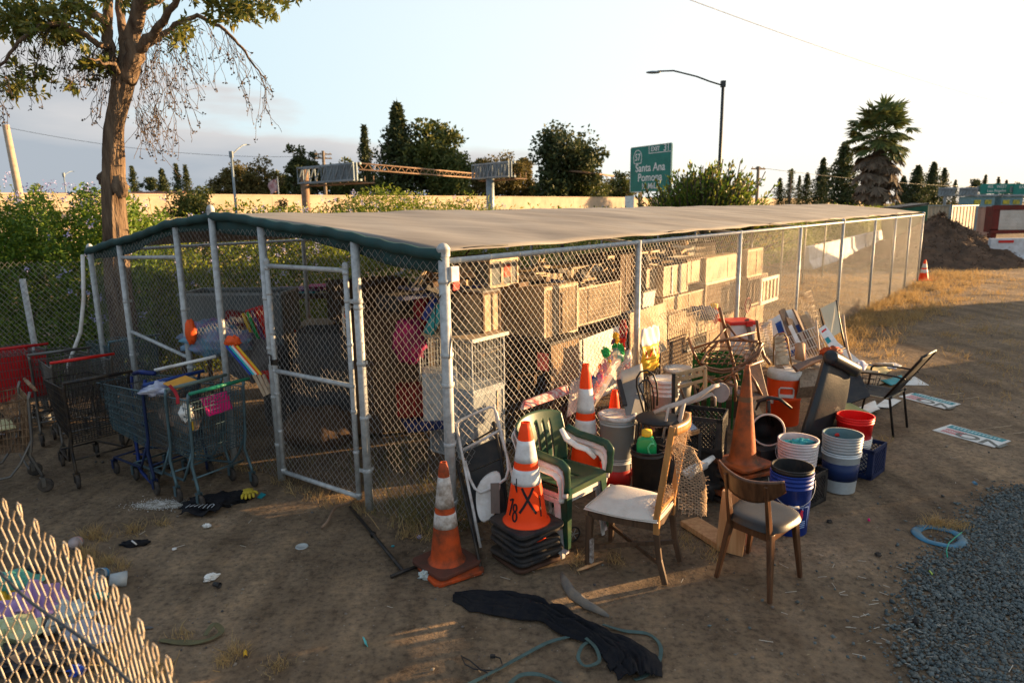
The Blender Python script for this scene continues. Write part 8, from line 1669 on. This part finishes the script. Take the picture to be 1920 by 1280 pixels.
# things in and on the carts
def oncart(t, x, y, z): m_ = Matrix.Translation(t.location) @ Matrix.Rotation(t.rotation_euler.z, 4, 'Z'); return m_ @ V((x, y, z))
PK = pm('hot_pink_plastic', (.75, .015, .19), .5, 0, (.5, .01, .12), .3, 5)
t = thing('pink_sign', 'hot pink sign tucked behind the rear wires of the green handled cart', 'sign', tuple(oncart(ct, .03, .06, .83)), rot=(rad(60), 0, rz1)); MB().grid(lambda u, v: ((u-.5)*.26, (v-.5)*.17, .012*math.sin(u*5+v*3)), 10, 6, .004).build('sheet', PK, t)
for k in range(3): MB().box((-.04, -.04+k*.035, .013), (.09-.02*k, .007, .002)).build('pale_print', pm('pale_pink_print', (.75, .3, .42), .6), t)
t = thing('orange_card', 'orange yellow card lying on top of the nested shopping carts', 'card', tuple(oncart(ct, -.08, .36, 1.01)), rot=(rad(12), rad(-4), rz1+.1)); MB().box((0, 0, 0), (.23, .17, .012)).build('card_body', pm('orange_card_m', (.68, .33, .05), .7, 0, (.5, .2, .03), .3, 6), t, bevel=.003)
t = thing('red_strap', 'dark red strap hanging over the nested carts left of the orange card', 'strap', (0, 0, 0)); MB().ribbon([oncart(ct, -.26, .25, 1.04), oncart(ct, -.25, .2, .99), oncart(ct, -.27, .14, .95), oncart(ct, -.30, .10, .91)], .025, .005, [(.3, -.8, .4)]*4).build('band', pm('dark_red_strap', (.32, .01, .015), .6), t)
t = thing('printed_bag', 'crumpled white and blue bag on the nested carts', 'bag', tuple(oncart(ct, -.18, .52, .96)), rz1); MB().blob((0, 0, 0), (.16, .13, .05), 15, .6, 12).build('film', pm('white_blue_bag', (.5, .52, .6), .5, 0, (.12, .15, .35), .5, 8), t)
t = thing('white_pole', 'pale pole lying across the nested carts', 'pole', (0, 0, 0)); MB().tube([D(290, 694, 6.25), D(405, 668, 6.35)], .016, 8).build('rod', WHITEP, t)
t = thing('crumpled_papers', 'crumpled papers and a yellow tag inside the green handled cart', 'papers', tuple(oncart(ct, -.22, .12, .80)), rz1); MB().blob((0, 0, 0), (.05, .06, .07), 16, .7, 9).build('paper', PAPER, t); MB().box((0.02, -.04, -.10), (.02, .006, .08)).build('yellow_tag', YEL, t)
t = thing('cart_litter', 'cloudy plastic litter filling the left side of the green handled cart', 'plastic', tuple(oncart(ct, -.14, .35, .72)), rz1); MB().blob((0, 0, 0), (.10, .2, .16), 17, .5, 12).build('film', pm('warm_film', (.30, .22, .17), .6, 0, (.1, .08, .07), .6, 6), t)
t = thing('striped_board', 'board with yellow and turquoise stripes leaning by the ridge post', 'board', (0, 0, 0)); Yq = 5.95
for k, (m_, dx) in enumerate(((YEL, 12), (ORG, 7), (PAPER, 3), (pm('turquoise', (.03, .42, .5), .5), -2), (BLUEP, -8))):
    MB().beam(D(432+dx, 648, Yq), D(478+dx, 702, Yq-.02), .018, .010, (0, 1, 0)).build('stripe', m_, t)
t = thing('wooden_crate', 'small tipped wooden slat crate behind the left gate post', 'crate', (0, 0, 0)); 
for k in range(3): MB().beam(D(476+k*9, 702, 6.1), D(497+k*6, 742-k*3, 6.05), .03, .012, (0, 1, 0)).build('slat', PW, t)
MB().box(tuple(D(502, 712, 6.2)), (.12, .1, .16)).build('red_side', REDP, t)
t = thing('yellow_tray', 'pale yellow tray sitting in the rusty shopping cart', 'tray', tuple(oncart(rc_, -.02, .30, .62)), rzr); MB().box((0, 0, .0), (.36, .36, .015)).build('tray_body', pm('pale_yellow', (.52, .47, .25), .6), t, bevel=.004)
t = thing('newspaper', 'folded printed newspaper at the bottom of the rusty shopping cart', 'newspaper', tuple(oncart(rc_, 0, .45, .56)), rzr); MB().grid(lambda u, v: ((u-.5)*.28, (v-.5)*.5, .02*math.sin(v*7)), 6, 14, .006).build('pages', pm('newsprint', (.55, .53, .52), .7, 0, (.1, .12, .3), .6, 12), t)
t = thing('hand_truck', 'blue metal hand truck frame standing between the black and green carts', 'hand truck', (0, 0, 0)); BD = pm('deep_blue_paint', (.01, .03, .17), .5, .1, (.02, .02, .05), .4, 7)
MB().tube([D(247, 705, 6.4), D(249, 780, 6.3), D(262, 880, 6.05), D(285, 905, 5.9)], .016, 8).build('upright', BD, t); MB().tube([D(272, 712, 6.2), D(268, 800, 6.1), D(286, 885, 5.9)], .016, 8).build('upright', BD, t)
for y in (740, 800, 850): MB().tube([D(251, y, 6.3), D(274, y+2, 6.1)], .010, 8).build('crossbar', BD, t)
MB().tube([D(252, 700, 6.4), D(262, 697, 6.3), D(290, 700, 6.2)], .022, 10).build('handle', BD, t); q = G(290, 905); MB().lathe([(.001, -.02), (.09, -.02), (.1, 0), (.09, .02), (.001, .02)], 22, Matrix.Translation((q.x, q.y+.02, .10)) @ Matrix.Rotation(PI/2, 4, 'Y')).build('wheel', RUBBER, t)
# ================================================================ FOREGROUND FENCE, bottom left
ff = thing('foreground_fence', 'sagging unframed chain link fence close to the viewer in the bottom left corner', 'fence', (0, 0, 0))
fa, fb = D(0, 972, 1.85), D(368, 1255, 1.42); FD_ = V((fb.x-fa.x, fb.y-fa.y, 0)).normalized(); FL0 = V((fb.x-fa.x, fb.y-fa.y, 0)).length; F0 = V((fa.x, fa.y, 0))-FD_*.9; Lf = .9+FL0+.02
def ftop(u):
    k = (u-.9)/FL0; return fa.z+(fb.z-fa.z)*max(0, k)**.9+.12*max(0, min(1, -k*2))-.012*math.sin(k*9)
FW = pm('weathered_galvanised', (.55, .48, .38), .65, .15, (.33, .25, .17), .5, 16)
p_ = .035; nw = int(Lf/p_); A_, B_ = [], []; rs = np.random.RandomState(4)
Nf = V((FD_.y, -FD_.x, 0))
def fpt(i, k, ztop, par):
    u = (i+par)*p_; z = ztop-k*.038
    return tuple(F0+FD_*(u+.006*math.sin(z*9+u*4))+Nf*(.035*math.sin(u*4.1)+.03*math.sin(z*2.3+u*2)+(par*2-1)*.004)+V((0, 0, z)))
wires = []
for i in range(nw):
    zt_ = ftop(i*p_)
    base = round(zt_/.038)*.038; zq = base
    pts = []
    K_ = 52
    for k in range(K_): pts.append(fpt(i, k, zq, (i+k) % 2))
    # knuckled end: hook back down
    par = (i) % 2; tipdir = -1 if par else 1
    e = V(pts[0]); hook = [e+FD_*tipdir*-.004+V((0, 0, .010)), e+FD_*tipdir*.008+V((0, 0, .018)), e+FD_*tipdir*.020+V((0, 0, .010)), e+FD_*tipdir*.020+V((0, 0, -.008))]
    hook = [e+V((0, 0, .012)), e+FD_*.006+V((0, 0, .024)), e+FD_*.018+V((0, 0, .020)), e+FD_*.022+V((0, 0, -.004)), e+FD_*.016+V((0, 0, -.026))]
    ch = ([tuple(h_) for h_ in hook][::-1] if i % 2 == 0 else [])+pts
    for a, c_ in zip(ch[:-1], ch[1:]): A_.append(a); B_.append(c_)
seg_tubes('fence_mesh', np.array(A_), np.array(B_), .0023, FW, ff, 5)
MB().tube([F0+FD_*u+Nf*.03+V((0, 0, ftop(u)-.14)) for u in np.linspace(0, Lf, 24)], .0045, 8).build('top_wire', pm('dark_rail', (.06, .07, .08), .6), ff)
# ================================================================ GROUND LITTER
def gnd(px, py, z=0): p = G(px, py); return V((p.x, p.y, z))
def litter(name, label, cat, px, py, r, mat, seed, amp=.5, z=None, sm=False, rz=0): 
    p = gnd(px, py); t = thing(name, label, cat, (p.x, p.y, (z if z is not None else r[2]*.7)), rz); MB().blob((0, 0, 0), r, seed, amp, 10, 3, sm).build('crumpled_body', mat, t); return t
FILM = pm('clear_film', (.55, .6, .62), .2, 0, (.4, .42, .44), .3, 6, alpha=.5)
# long black garment
path = [(852, 1122), (890, 1126), (935, 1130), (985, 1140), (1030, 1158), (1075, 1176), (1120, 1196), (1160, 1218), (1188, 1244), (1200, 1274)]
C_ = [gnd(*p) for p in path]; wds = [.08, .24, .30, .24, .20, .17, .18, .24, .30, .24]
t = thing('black_garment', 'long rumpled black garment lying across the dirt in the foreground', 'clothing', tuple(C_[0]))
def cloth(u, v):
    s_ = u*(len(C_)-1); i = min(int(s_), len(C_)-2); f = s_-i; p = C_[i].lerp(C_[i+1], f)-C_[0]; d = (C_[i+1]-C_[i]).normalized(); n_ = V((-d.y, d.x, 0)); w_ = wds[i]*(1-f)+wds[i+1]*f; x = (v-.5)*2
    ed = 1+.45*mnoise.noise(V((u*8, 3 if v > .5 else 8, 0)))+.10*mnoise.noise(V((u*15, 3 if v > .5 else 8, 2)))
    z = .006+(1-abs(x)**3)*(.014+.05*abs(mnoise.noise(V((u*4, x*2.5, 1))))+.06*abs(mnoise.noise(V((u*7+x*3.5, x*2.2-u*3, 5))))*(.5+mnoise.noise(V((u*3, 1, 9)))+.4)+.022*abs(mnoise.noise(V((u*11+x*6, x*6, 2)))))
    return p+n_*x*w_*.5*ed+V((0, 0, max(.004, z)))
BCL = pm('black_cloth', (.005, .006, .010), .9, 0, (.025, .022, .02), .3, 18, .3, 120)
MB().grid(cloth, 170, 46, .004).build('garment_body', BCL, t)
STR = pm('green_webbing', (.07, .12, .115), .75, 0, (.05, .07, .06), .4, 12, .2, 200)
def strap(name, label, pts, w_, mat, up=None, zs=None):
    P = [gnd(x, y, .008 if not zs else zs[i]) for i, (x, y) in enumerate(pts)]; q = []
    for i in range(len(P)-1):
        p0 = P[max(i-1, 0)]; p1 = P[i]; p2 = P[i+1]; p3 = P[min(i+2, len(P)-1)]
        for k in range(6): u = k/6; q.append(.5*((2*p1)+(-p0+p2)*u+(2*p0-5*p1+4*p2-p3)*u*u+(-p0+3*p1-3*p2+p3)*u**3))
    q.append(P[-1]); ups = [V((.15*math.sin(i*.5), .25*math.cos(i*.37), 1)).normalized() for i in range(len(q))]
    t = thing(name, label, 'strap', (0, 0, 0)); MB().ribbon(q, w_, .004, ups).build('webbing', mat, t)
strap('green_strap', 'long grey green strap running from the garment toward the bottom edge', [(1080, 1192), (1030, 1205), (985, 1228), (930, 1258), (880, 1284), (830, 1310)], .022, STR)
strap('green_strap', 'looped grey green strap lying beside the black garment', [(1108, 1204), (1092, 1216), (1084, 1236), (1096, 1250), (1116, 1250), (1124, 1238), (1116, 1218), (1098, 1204)], .020, STR, None, [.012, .02, .012, .01, .02, .012, .02, .03])
strap('green_strap', 'grey green strap curving round the right end of the garment', [(1130, 1172), (1170, 1184), (1215, 1190), (1238, 1212), (1234, 1245), (1210, 1268), (1190, 1276)], .022, STR)
strap('green_strap', 'short grey green strap at the bottom edge left of the garment end', [(950, 1290), (975, 1268), (1010, 1266), (1050, 1282), (1080, 1300)], .024, STR)
strap('olive_strap', 'olive folded strap on the dirt near the foreground fence', [(300, 1202), (335, 1206), (370, 1206), (398, 1200), (416, 1188), (402, 1184), (385, 1196)], .035, pm('olive_webbing', (.13, .12, .06), .8, 0, (.08, .07, .04), .4, 8), None, [.01, .01, .01, .015, .02, .05, .02])
t = thing('tangled_cord', 'thin black cord with a toggle tangled left of the green strap', 'cord', (0, 0, 0)); MB().tube([gnd(865, 1230, .006), gnd(872, 1246, .006), gnd(888, 1256, .01), gnd(905, 1257, .006), gnd(930, 1258, .006), gnd(942, 1250, .014), gnd(938, 1236, .01), gnd(925, 1232, .01)], .004, 6).build('loop', BLACKP, t); MB().tube([gnd(866, 1232, .006), gnd(880, 1238, .006), gnd(900, 1255, .006), gnd(914, 1262, .006), gnd(912, 1276, .006)], .004, 6).build('loop', BLACKP, t); MB().box(gnd(924, 1233, .012), (.03, .018, .018)).build('toggle', BLACKP, t, bevel=.003)
# black T bar
t = thing('metal_bar', 'rusty black metal bar with cross pieces lying by the gate', 'metal bar', (0, 0, 0))
MB().tube([gnd(657, 956, .03), gnd(700, 1006, .02), gnd(756, 1074, .016)], .013, 8).build('long_bar', BLACKM, t); MB().tube([gnd(676, 940, .035), gnd(655, 950, .035), gnd(630, 960, .045), gnd(624, 970, .05), gnd(614, 985, .03), gnd(604, 993, .02)], .011, 8).build('hook_bar', RUSTM, t); MB().tube([gnd(733, 1084, .014), gnd(758, 1074, .018), gnd(792, 1062, .016)], .013, 8).build('end_bar', BLACKM, t); MB().lathe([(.012, -.02), (.02, -.018), (.02, .018), (.012, .02)], 10, Matrix.Translation(gnd(700, 1006, .02)) @ Matrix.Rotation(PI/2, 4, 'X')).build('collar', BLACKM, t)
# palm husk, sticks
t = thing('palm_husk', 'curved grey dried palm husk on the dirt below the green chair', 'palm husk', (0, 0, 0)); HK = pm('dry_husk', (.12, .115, .11), .8, 0, (.24, .19, .14), .6, 9, .4, 30)
MB().tube([gnd(1052, 1080, .03), gnd(1058, 1098, .035), gnd(1072, 1120, .03), gnd(1100, 1140, .025), gnd(1128, 1152, .018), gnd(1142, 1158, .01)], [.012, .032, .036, .030, .02, .008], 8, flat=.4).build('husk', HK, t)
t = thing('wood_splinter', 'pale split stick on the dirt below the stacked plastic chairs', 'stick', (0, 0, 0)); MB().tube([gnd(1082, 1072, .012), gnd(1100, 1066, .016), gnd(1132, 1054, .012)], [.006, .014, .004], 6, flat=.5).build('stick_body', PINEW, t)
# clothes, gloves by the cart
t = thing('black_clothes', 'black clothes with a white print heaped under the green handled cart', 'clothing', tuple(gnd(395, 945))); b = MB(); b.blob((0, 0, .02), (.20, .12, .05), 71, .6, 16); b.build('cloth_body', BCL, t)
b = MB(); b.blob((.17, .10, .02), (.13, .09, .04), 72, .6, 14); b.build('cloth_body', BCL, t)
t = thing('printed_shirt', 'white printed black shirt crumpled beside the front wheel of the green cart', 'clothing', tuple(gnd(378, 962))); b = MB(); b.grid(lambda u, v: ((u-.5)*.30, (v-.5)*.14, .03+.03*mnoise.noise(V((u*4, v*3, 2)))+.02*math.sin(u*9)), 24, 12, .004); b.build('fabric', BCL, t)
WPR = pm('white_print', (.55, .6, .65), .7)
rn = random.Random(5)
for k in range(7): x = -.11+k*.035; MB().tube([(x, -.03, .068+.01*math.sin(k)), (x+.012, .0, .072), (x+rn.uniform(-.01, .02), .03, .068)], .006, 5, flat=.4).build('print_stroke', WPR, t)
GLV = pm('yellow_glove', (.55, .42, .04), .8, 0, (.3, .22, .03), .4, 14, .3, 60)
t = thing('work_glove', 'yellow work glove lying on the dirt beside the black clothes', 'glove', tuple(gnd(466, 936, .03)), .35)
b = MB(); b.blob((0, .03, .022), (.048, .045, .02), 3, .15, 10, 2, True, .8); b.build('palm', GLV, t)
for k, (x, L) in enumerate(((-.036, .065), (-.013, .08), (.011, .083), (.034, .066))): MB().tube([(x, .0, .022), (x*1.25, -L*.5, .026), (x*1.35, -L, .014)], [.013, .013, .010], 8).build('finger', GLV, t)
MB().tube([(.04, .035, .022), (.066, .02, .022), (.078, -.005, .014)], [.014, .013, .010], 8).build('thumb', GLV, t); MB().tube([(-.04, .075, .026), (0, .082, .03), (.04, .075, .026)], .014, 8, flat=.6).build('cuff', GLV, t)
t = thing('teal_scrap', 'small teal plastic scrap right of the yellow glove', 'scrap', (0, 0, 0)); P = [gnd(482, 934, .006), gnd(490, 925, .01), gnd(499, 928, .006), gnd(490, 936, .006)]; MB().hexa(P, [v+V((0, 0, .003)) for v in P]).build('sheet', TEALP, t)
t = thing('white_powder', 'patch of spilled white powder on the dirt left of the green cart', 'powder', tuple(gnd(305, 945))); t['kind'] = 'stuff'
rs = np.random.RandomState(14); n = 2600; rr_ = np.abs(rs.normal(0, .5, n)); a = rs.uniform(0, 6.28, n); PW_ = np.stack([rr_*np.cos(a)*.26, rr_*np.sin(a)*.11, rs.uniform(0, .006, n)], 1); rk = rocks('white_powder', PW_, rs.uniform(.002, .008, n), leafmat('powder_grains', [(.6, .58, .54), (.5, .48, .45), (.65, .64, .62)], 0, .9), 'stuff'); rk.parent = t
MB().blob((0, 0, -.004), (.22, .08, .012), 3, .5, 10, 3, True).build('powder_patch', pm('powder_white', (.34, .32, .28), .95, 0, (.14, .11, .08), .8, 30), t)
# bottle, cups, papers
t = thing('plastic_jar', 'white and red labelled plastic jar lying on the dirt at left', 'jar', tuple(gnd(143, 1028, .045)), rot=(rad(70), 0, .4)); MB().lathe([(.001, -.07), (.042, -.068), (.045, -.06), (.045, .03), (.03, .055), (.03, .07), (.001, .072)], 24).build('jar_body', pm('hazy_plastic', (.5, .42, .42), .3, 0, (.4, .3, .3), .3, 8, alpha=.75), t); MB().lathe([(.046, -.02), (.0465, -.018), (.0465, .03), (.046, .032)], 24).build('label_band', WHITEP, t); MB().lathe([(.0468, 0), (.0472, .002), (.0472, .016), (.0468, .018)], 24, arc=2.2).build('red_label', REDP, t)
t = thing('black_rag', 'black rag with a white stick across it on the dirt', 'rag', tuple(gnd(252, 1020))); MB().blob((0, 0, .01), (.10, .045, .02), 8, .7, 10).build('fabric', BCL, t); MB().tube([(-.01, -.01, .035), (.04, -.04, .02)], .006, 6).build('white_stick', WHITEP, t)
litter('paper_scrap', 'small white paper scrap right of the black rag, near the gate', 'paper', 388, 987, (.03, .022, .012), PAPER, 5, .8); litter('paper_scrap', 'crumpled white tissue in the middle of the open dirt', 'paper', 396, 1085, (.045, .028, .022), PAPER, 6, .8, rz=.6)
t = thing('bottle_cap', 'tiny pale round cap on the dirt', 'cap', tuple(gnd(327, 1029))); MB().lathe([(.001, .008), (.015, .008), (.017, 0)], 16).build('cap_disc', WHITEP, t); t = thing('cup_lid', 'clear round cup lid on the dirt in front of the gate', 'lid', tuple(gnd(566, 1025))); MB().lathe([(.001, .004), (.035, .004), (.04, .009), (.045, .009), (.047, .002)], 26).build('lid_disc', pm('hazy_lid', (.45, .5, .5), .3, 0, (.35, .35, .35), .3, 8, alpha=.8), t)
t = thing('dark_cup', 'small dark cup lying beside the white tissue', 'cup', tuple(gnd(407, 1100, .018)), rot=(PI/2, 0, 1.2)); MB().lathe([(.001, -.025), (.015, -.025), (.019, .025), (.017, .025), (.013, -.02)], 16).build('cup_body', BLACKP, t)
for k, (x, y, r, lb) in enumerate(((193, 1082, .045, 'clear cup with a blue label left of the clear disc'), (178, 1098, .05, 'large clear plastic cup beneath the blue labelled one'), (222, 1093, .055, 'clear crushed plastic disc at the left foreground'))):
    t = thing('plastic_cup', lb, 'cup', tuple(gnd(x, y, .03)), rot=(1.2+k*.3, .2, k*1.1)); MB().lathe([(.001, -.05), (r*.7, -.05), (r, .05), (r*.96, .05), (r*.66, -.045)], 22).build('cup_body', FILM, t)
    if k == 0: MB().lathe([(r*.82, -.02), (r*.9, .02)], 22).build('blue_label', pm('label_blue', (.05, .25, .5), .5), t)
litter('foil_ball', 'crumpled clear film beside the leftmost cone base', 'plastic', 796, 1083, (.035, .03, .03), pm('pale_film', (.5, .56, .55), .3, 0, (.3, .33, .33), .4, 12), 9, .8)
litter('purple_wrapper', 'small lilac wrapper under the fence left of the leftmost cone', 'wrapper', 787, 1008, (.02, .012, .014), pm('lilac', (.4, .35, .5), .5), 10, .7); litter('teal_scrap', 'tiny teal scrap left of the leftmost cone', 'scrap', 737, 1024, (.012, .008, .006), TEALP, 11, .7)
t = thing('blue_packet', 'turquoise folded packet standing out on the open dirt at the bottom', 'packet', tuple(gnd(688, 1208, .014)), rot=(.2, .3, .5)); MB().grid(lambda u, v: ((u-.5)*.045, (v-.5)*.06, .016*math.cos(u*4)), 8, 4, .004).build('sheet', pm('turquoise_film', (.10, .5, .52), .4), t)
litter('grey_chip', 'flat grey chip on the dirt near the foreground fence', 'stone', 277, 1177, (.035, .012, .006), pm('slate', (.12, .12, .12), .8), 12, .3); t = thing('yellow_leaf', 'small curled yellow leaf on the sunlit dirt', 'leaf', tuple(gnd(460, 1228, .01)), .4); MB().grid(lambda u, v: ((u-.5)*.02, (v-.5)*.05, .012*math.sin(u*PI)), 5, 6, .002).build('blade', YEL, t)
for k, (x, y) in enumerate(((503, 1130), (575, 1180))): pass
# coloured bags at the foreground fence
for k, (px, py, r, col, lb) in enumerate(((30, 1130, (.16, .14, .12), (.10, .38, .30), 'mint green plastic bag behind the foreground fence'), (70, 1165, (.18, .16, .13), (.36, .22, .44), 'lilac plastic bag heaped behind the foreground fence'), (20, 1150, (.07, .06, .09), (.75, .5, .04), 'small yellow plastic piece among the bags'), (20, 1215, (.15, .12, .10), (.45, .5, .30), 'pale yellow green bag at the left edge'), (118, 1170, (.15, .12, .08), (.42, .48, .48), 'crumpled clear bag right of the lilac one'), (165, 1200, (.13, .08, .06), (.35, .36, .42), 'pale grey film beside the clear bag'), (60, 1250, (.2, .1, .07), (.03, .03, .035), 'black plastic sheet under the coloured bags'), (130, 1245, (.14, .08, .05), (.04, .035, .03), 'dark crumpled rag near the bottom left'), (145, 1262, (.04, .03, .03), (.02, .07, .4), 'small bright blue piece near the bottom left'), (192, 1120, (.05, .03, .02), (.03, .35, .3), 'green and blue wrapper at the right of the bag heap'), (50, 1085, (.10, .07, .05), (.02, .025, .03), 'black cloth behind the coloured bags'))):
    litter('plastic_bag' if k < 7 else 'litter_piece', lb, 'bag' if k < 7 else 'litter', px, py, r, pm('bag_colour_%s' % ['mint', 'lilac', 'yellow', 'lime', 'clear', 'grey', 'black', 'dark', 'blue', 'green', 'sooty'][k], col, .45, 0, tuple(c*.6 for c in col), .4, 6, .4, 25), 80+k, .75, r[2]*.6)
# blue hoop, cords and bits on the right
t = thing('blue_hoop', 'flattened blue plastic hoop on the dirt at the edge of the gravel', 'hoop', tuple(gnd(1761, 1006))); HB = pm('hoop_blue', (.02, .16, .28), .5, 0, (.08, .13, .15), .6, 8)
ctr_ = gnd(1761, 1006); rx_ = (gnd(1808, 1006)-ctr_).length; ry_ = (gnd(1761, 988)-gnd(1761, 1026)).length/2
MB().grid(lambda u, v: ((rx_*(.62+.38*v))*math.cos(2*PI*u)*(1+.02*math.sin(u*19)), (ry_*(.62+.38*v))*math.sin(2*PI*u), .006+.008*math.sin(PI*v)+.003*math.sin(u*31)), 60, 5, .003).build('ring', HB, t)
t = thing('trailing_cord', 'thin green cord trailing from the blue hoop onto the gravel', 'cord', (0, 0, 0)); MB().tube([gnd(1803, 1004, .03), gnd(1790, 1014, .03), gnd(1778, 1024, .025), gnd(1774, 1036, .02), gnd(1776, 1048, .015)], .0035, 6).build('cord_line', pm('cord_green', (.03, .35, .22), .5), t)
t = thing('green_strip', 'short lime green strip standing on the gravel edge', 'strip', tuple(gnd(1745, 1076, .012)), 1.4); MB().box((0, 0, 0), (.045, .008, .01)).build('strip_body', pm('lime', (.35, .5, .08), .5), t)
t = thing('small_bottle', 'tiny black bottle on the dirt at the gravel edge', 'bottle', tuple(gnd(1716, 1170, 0)), 0); MB().lathe([(.001, 0), (.016, 0), (.016, .03), (.007, .04), (.007, .055), (.001, .056)], 16).build('bottle_body', BLACKP, t)
litter('blue_scrap', 'twisted pale blue scrap on the dirt right of the buckets', 'scrap', 1828, 907, (.012, .03, .012), pm('scrap_blue', (.12, .3, .45), .5), 15, .6); litter('pink_scrap', 'tiny pink scrap on the dirt between the chairs and the hoop', 'scrap', 1629, 976, (.008, .012, .012), PK, 16, .5); litter('dark_clod', 'black clod on the open dirt right of the blue bucket', 'clod', 1555, 979, (.02, .018, .014), RUBBER, 17, .5); litter('dark_clod', 'black clod near the right side of the open dirt', 'clod', 1646, 1041, (.022, .02, .014), RUBBER, 18, .5)
# pale straws, twigs and crumbs
rs = np.random.RandomState(31); A_, B_ = [], []
for k in range(150):
    if k < 60: x, y = rs.normal(2.35, .45), rs.normal(3.75, .35)
    else: x, y = rs.uniform(-3.5, 5), rs.uniform(2.8, 8)
    a = rs.uniform(0, PI) if k >= 60 else rs.normal(-.5, .5); L = rs.uniform(.015, .07)*(1 if k >= 60 else 1.1); A_.append((x, y, .006)); B_.append((x+math.cos(a)*L, y+math.sin(a)*L, .006+rs.uniform(0, .008)))
o = seg_tubes('straw_litter', np.array(A_), np.array(B_), .0022, pm('pale_straw', (.55, .50, .42), .8), None); tag(o, 'pale straws and splinters scattered on the dirt', 'straw', None, 'stuff')
A_, B_ = [], []
for k in range(900):
    x, y = rs.uniform(-4.5, 6), rs.uniform(2.6, 9); a = rs.uniform(0, PI); L = rs.gamma(2, .012); A_.append((x, y, .004)); B_.append((x+math.cos(a)*L, y+math.sin(a)*L, .004+rs.uniform(0, .01)))
o = seg_tubes('twig_litter', np.array(A_), np.array(B_), .0014, pm('brown_twig', (.24, .17, .10), .9), None); tag(o, 'fine brown twigs scattered over the whole yard', 'twigs', None, 'stuff')
P = rs.uniform(0, 1, (2600, 3))*np.array([11, 7.5, 0])+np.array([-4.8, 2.5, .004]); v, f = leaves(P, rs.uniform(.008, .03, len(P)), .01, N=np.concatenate([rs.normal(0, .4, (len(P), 2)), np.ones((len(P), 1))], 1), rs=rs); tag(npmesh('leaf_litter', v, f, leafmat('dry_leaf_crumbs', [(.22, .15, .08), (.14, .09, .05), (.32, .24, .14), (.09, .06, .04)], 0, .9)), 'dry leaf crumbs scattered over the dirt', 'leaf litter', None, 'stuff')
# small dry tufts in the near yard
P = [tuple(gnd(x+rs.normal(0, 8), y+rs.normal(0, 4))) for x, y, k in ((170, 1005, 9), (195, 1010, 6), (250, 1000, 7), (160, 1045, 14), (200, 1055, 10), (230, 1065, 6), (300, 985, 5), (760, 1000, 6), (440, 1225, 6), (425, 1240, 5), (520, 1250, 5), (300, 1262, 8), (200, 1250, 8), (1285, 1010, 5), (1330, 1040, 5), (1282, 1028, 3), (1765, 985, 10), (1800, 990, 8), (1660, 830, 6), (1750, 990, 8), (1150, 1055, 4), (345, 1195, 4), (1080, 1060, 4)) for _ in range(k)]
tufts('dry_tufts', P, rs.uniform(.03, .14, len(P)), 16, DRY, 'small tufts of dry golden grass dotted over the near dirt', 'dry grass', .03, .0035, rs=rs)
P = [tuple(E(rs.uniform(0.2, 9), -rs.uniform(.0, .35))) for k in range(150)]+[tuple(E(-rs.uniform(0, .15), rs.uniform(.1, 5.2))) for k in range(60)]
tufts('dry_tufts', P, rs.uniform(.03, .18, len(P)), 16, DRY, 'dry golden grass along the foot of the enclosure fence', 'dry grass', .04, .004, rs=rs)
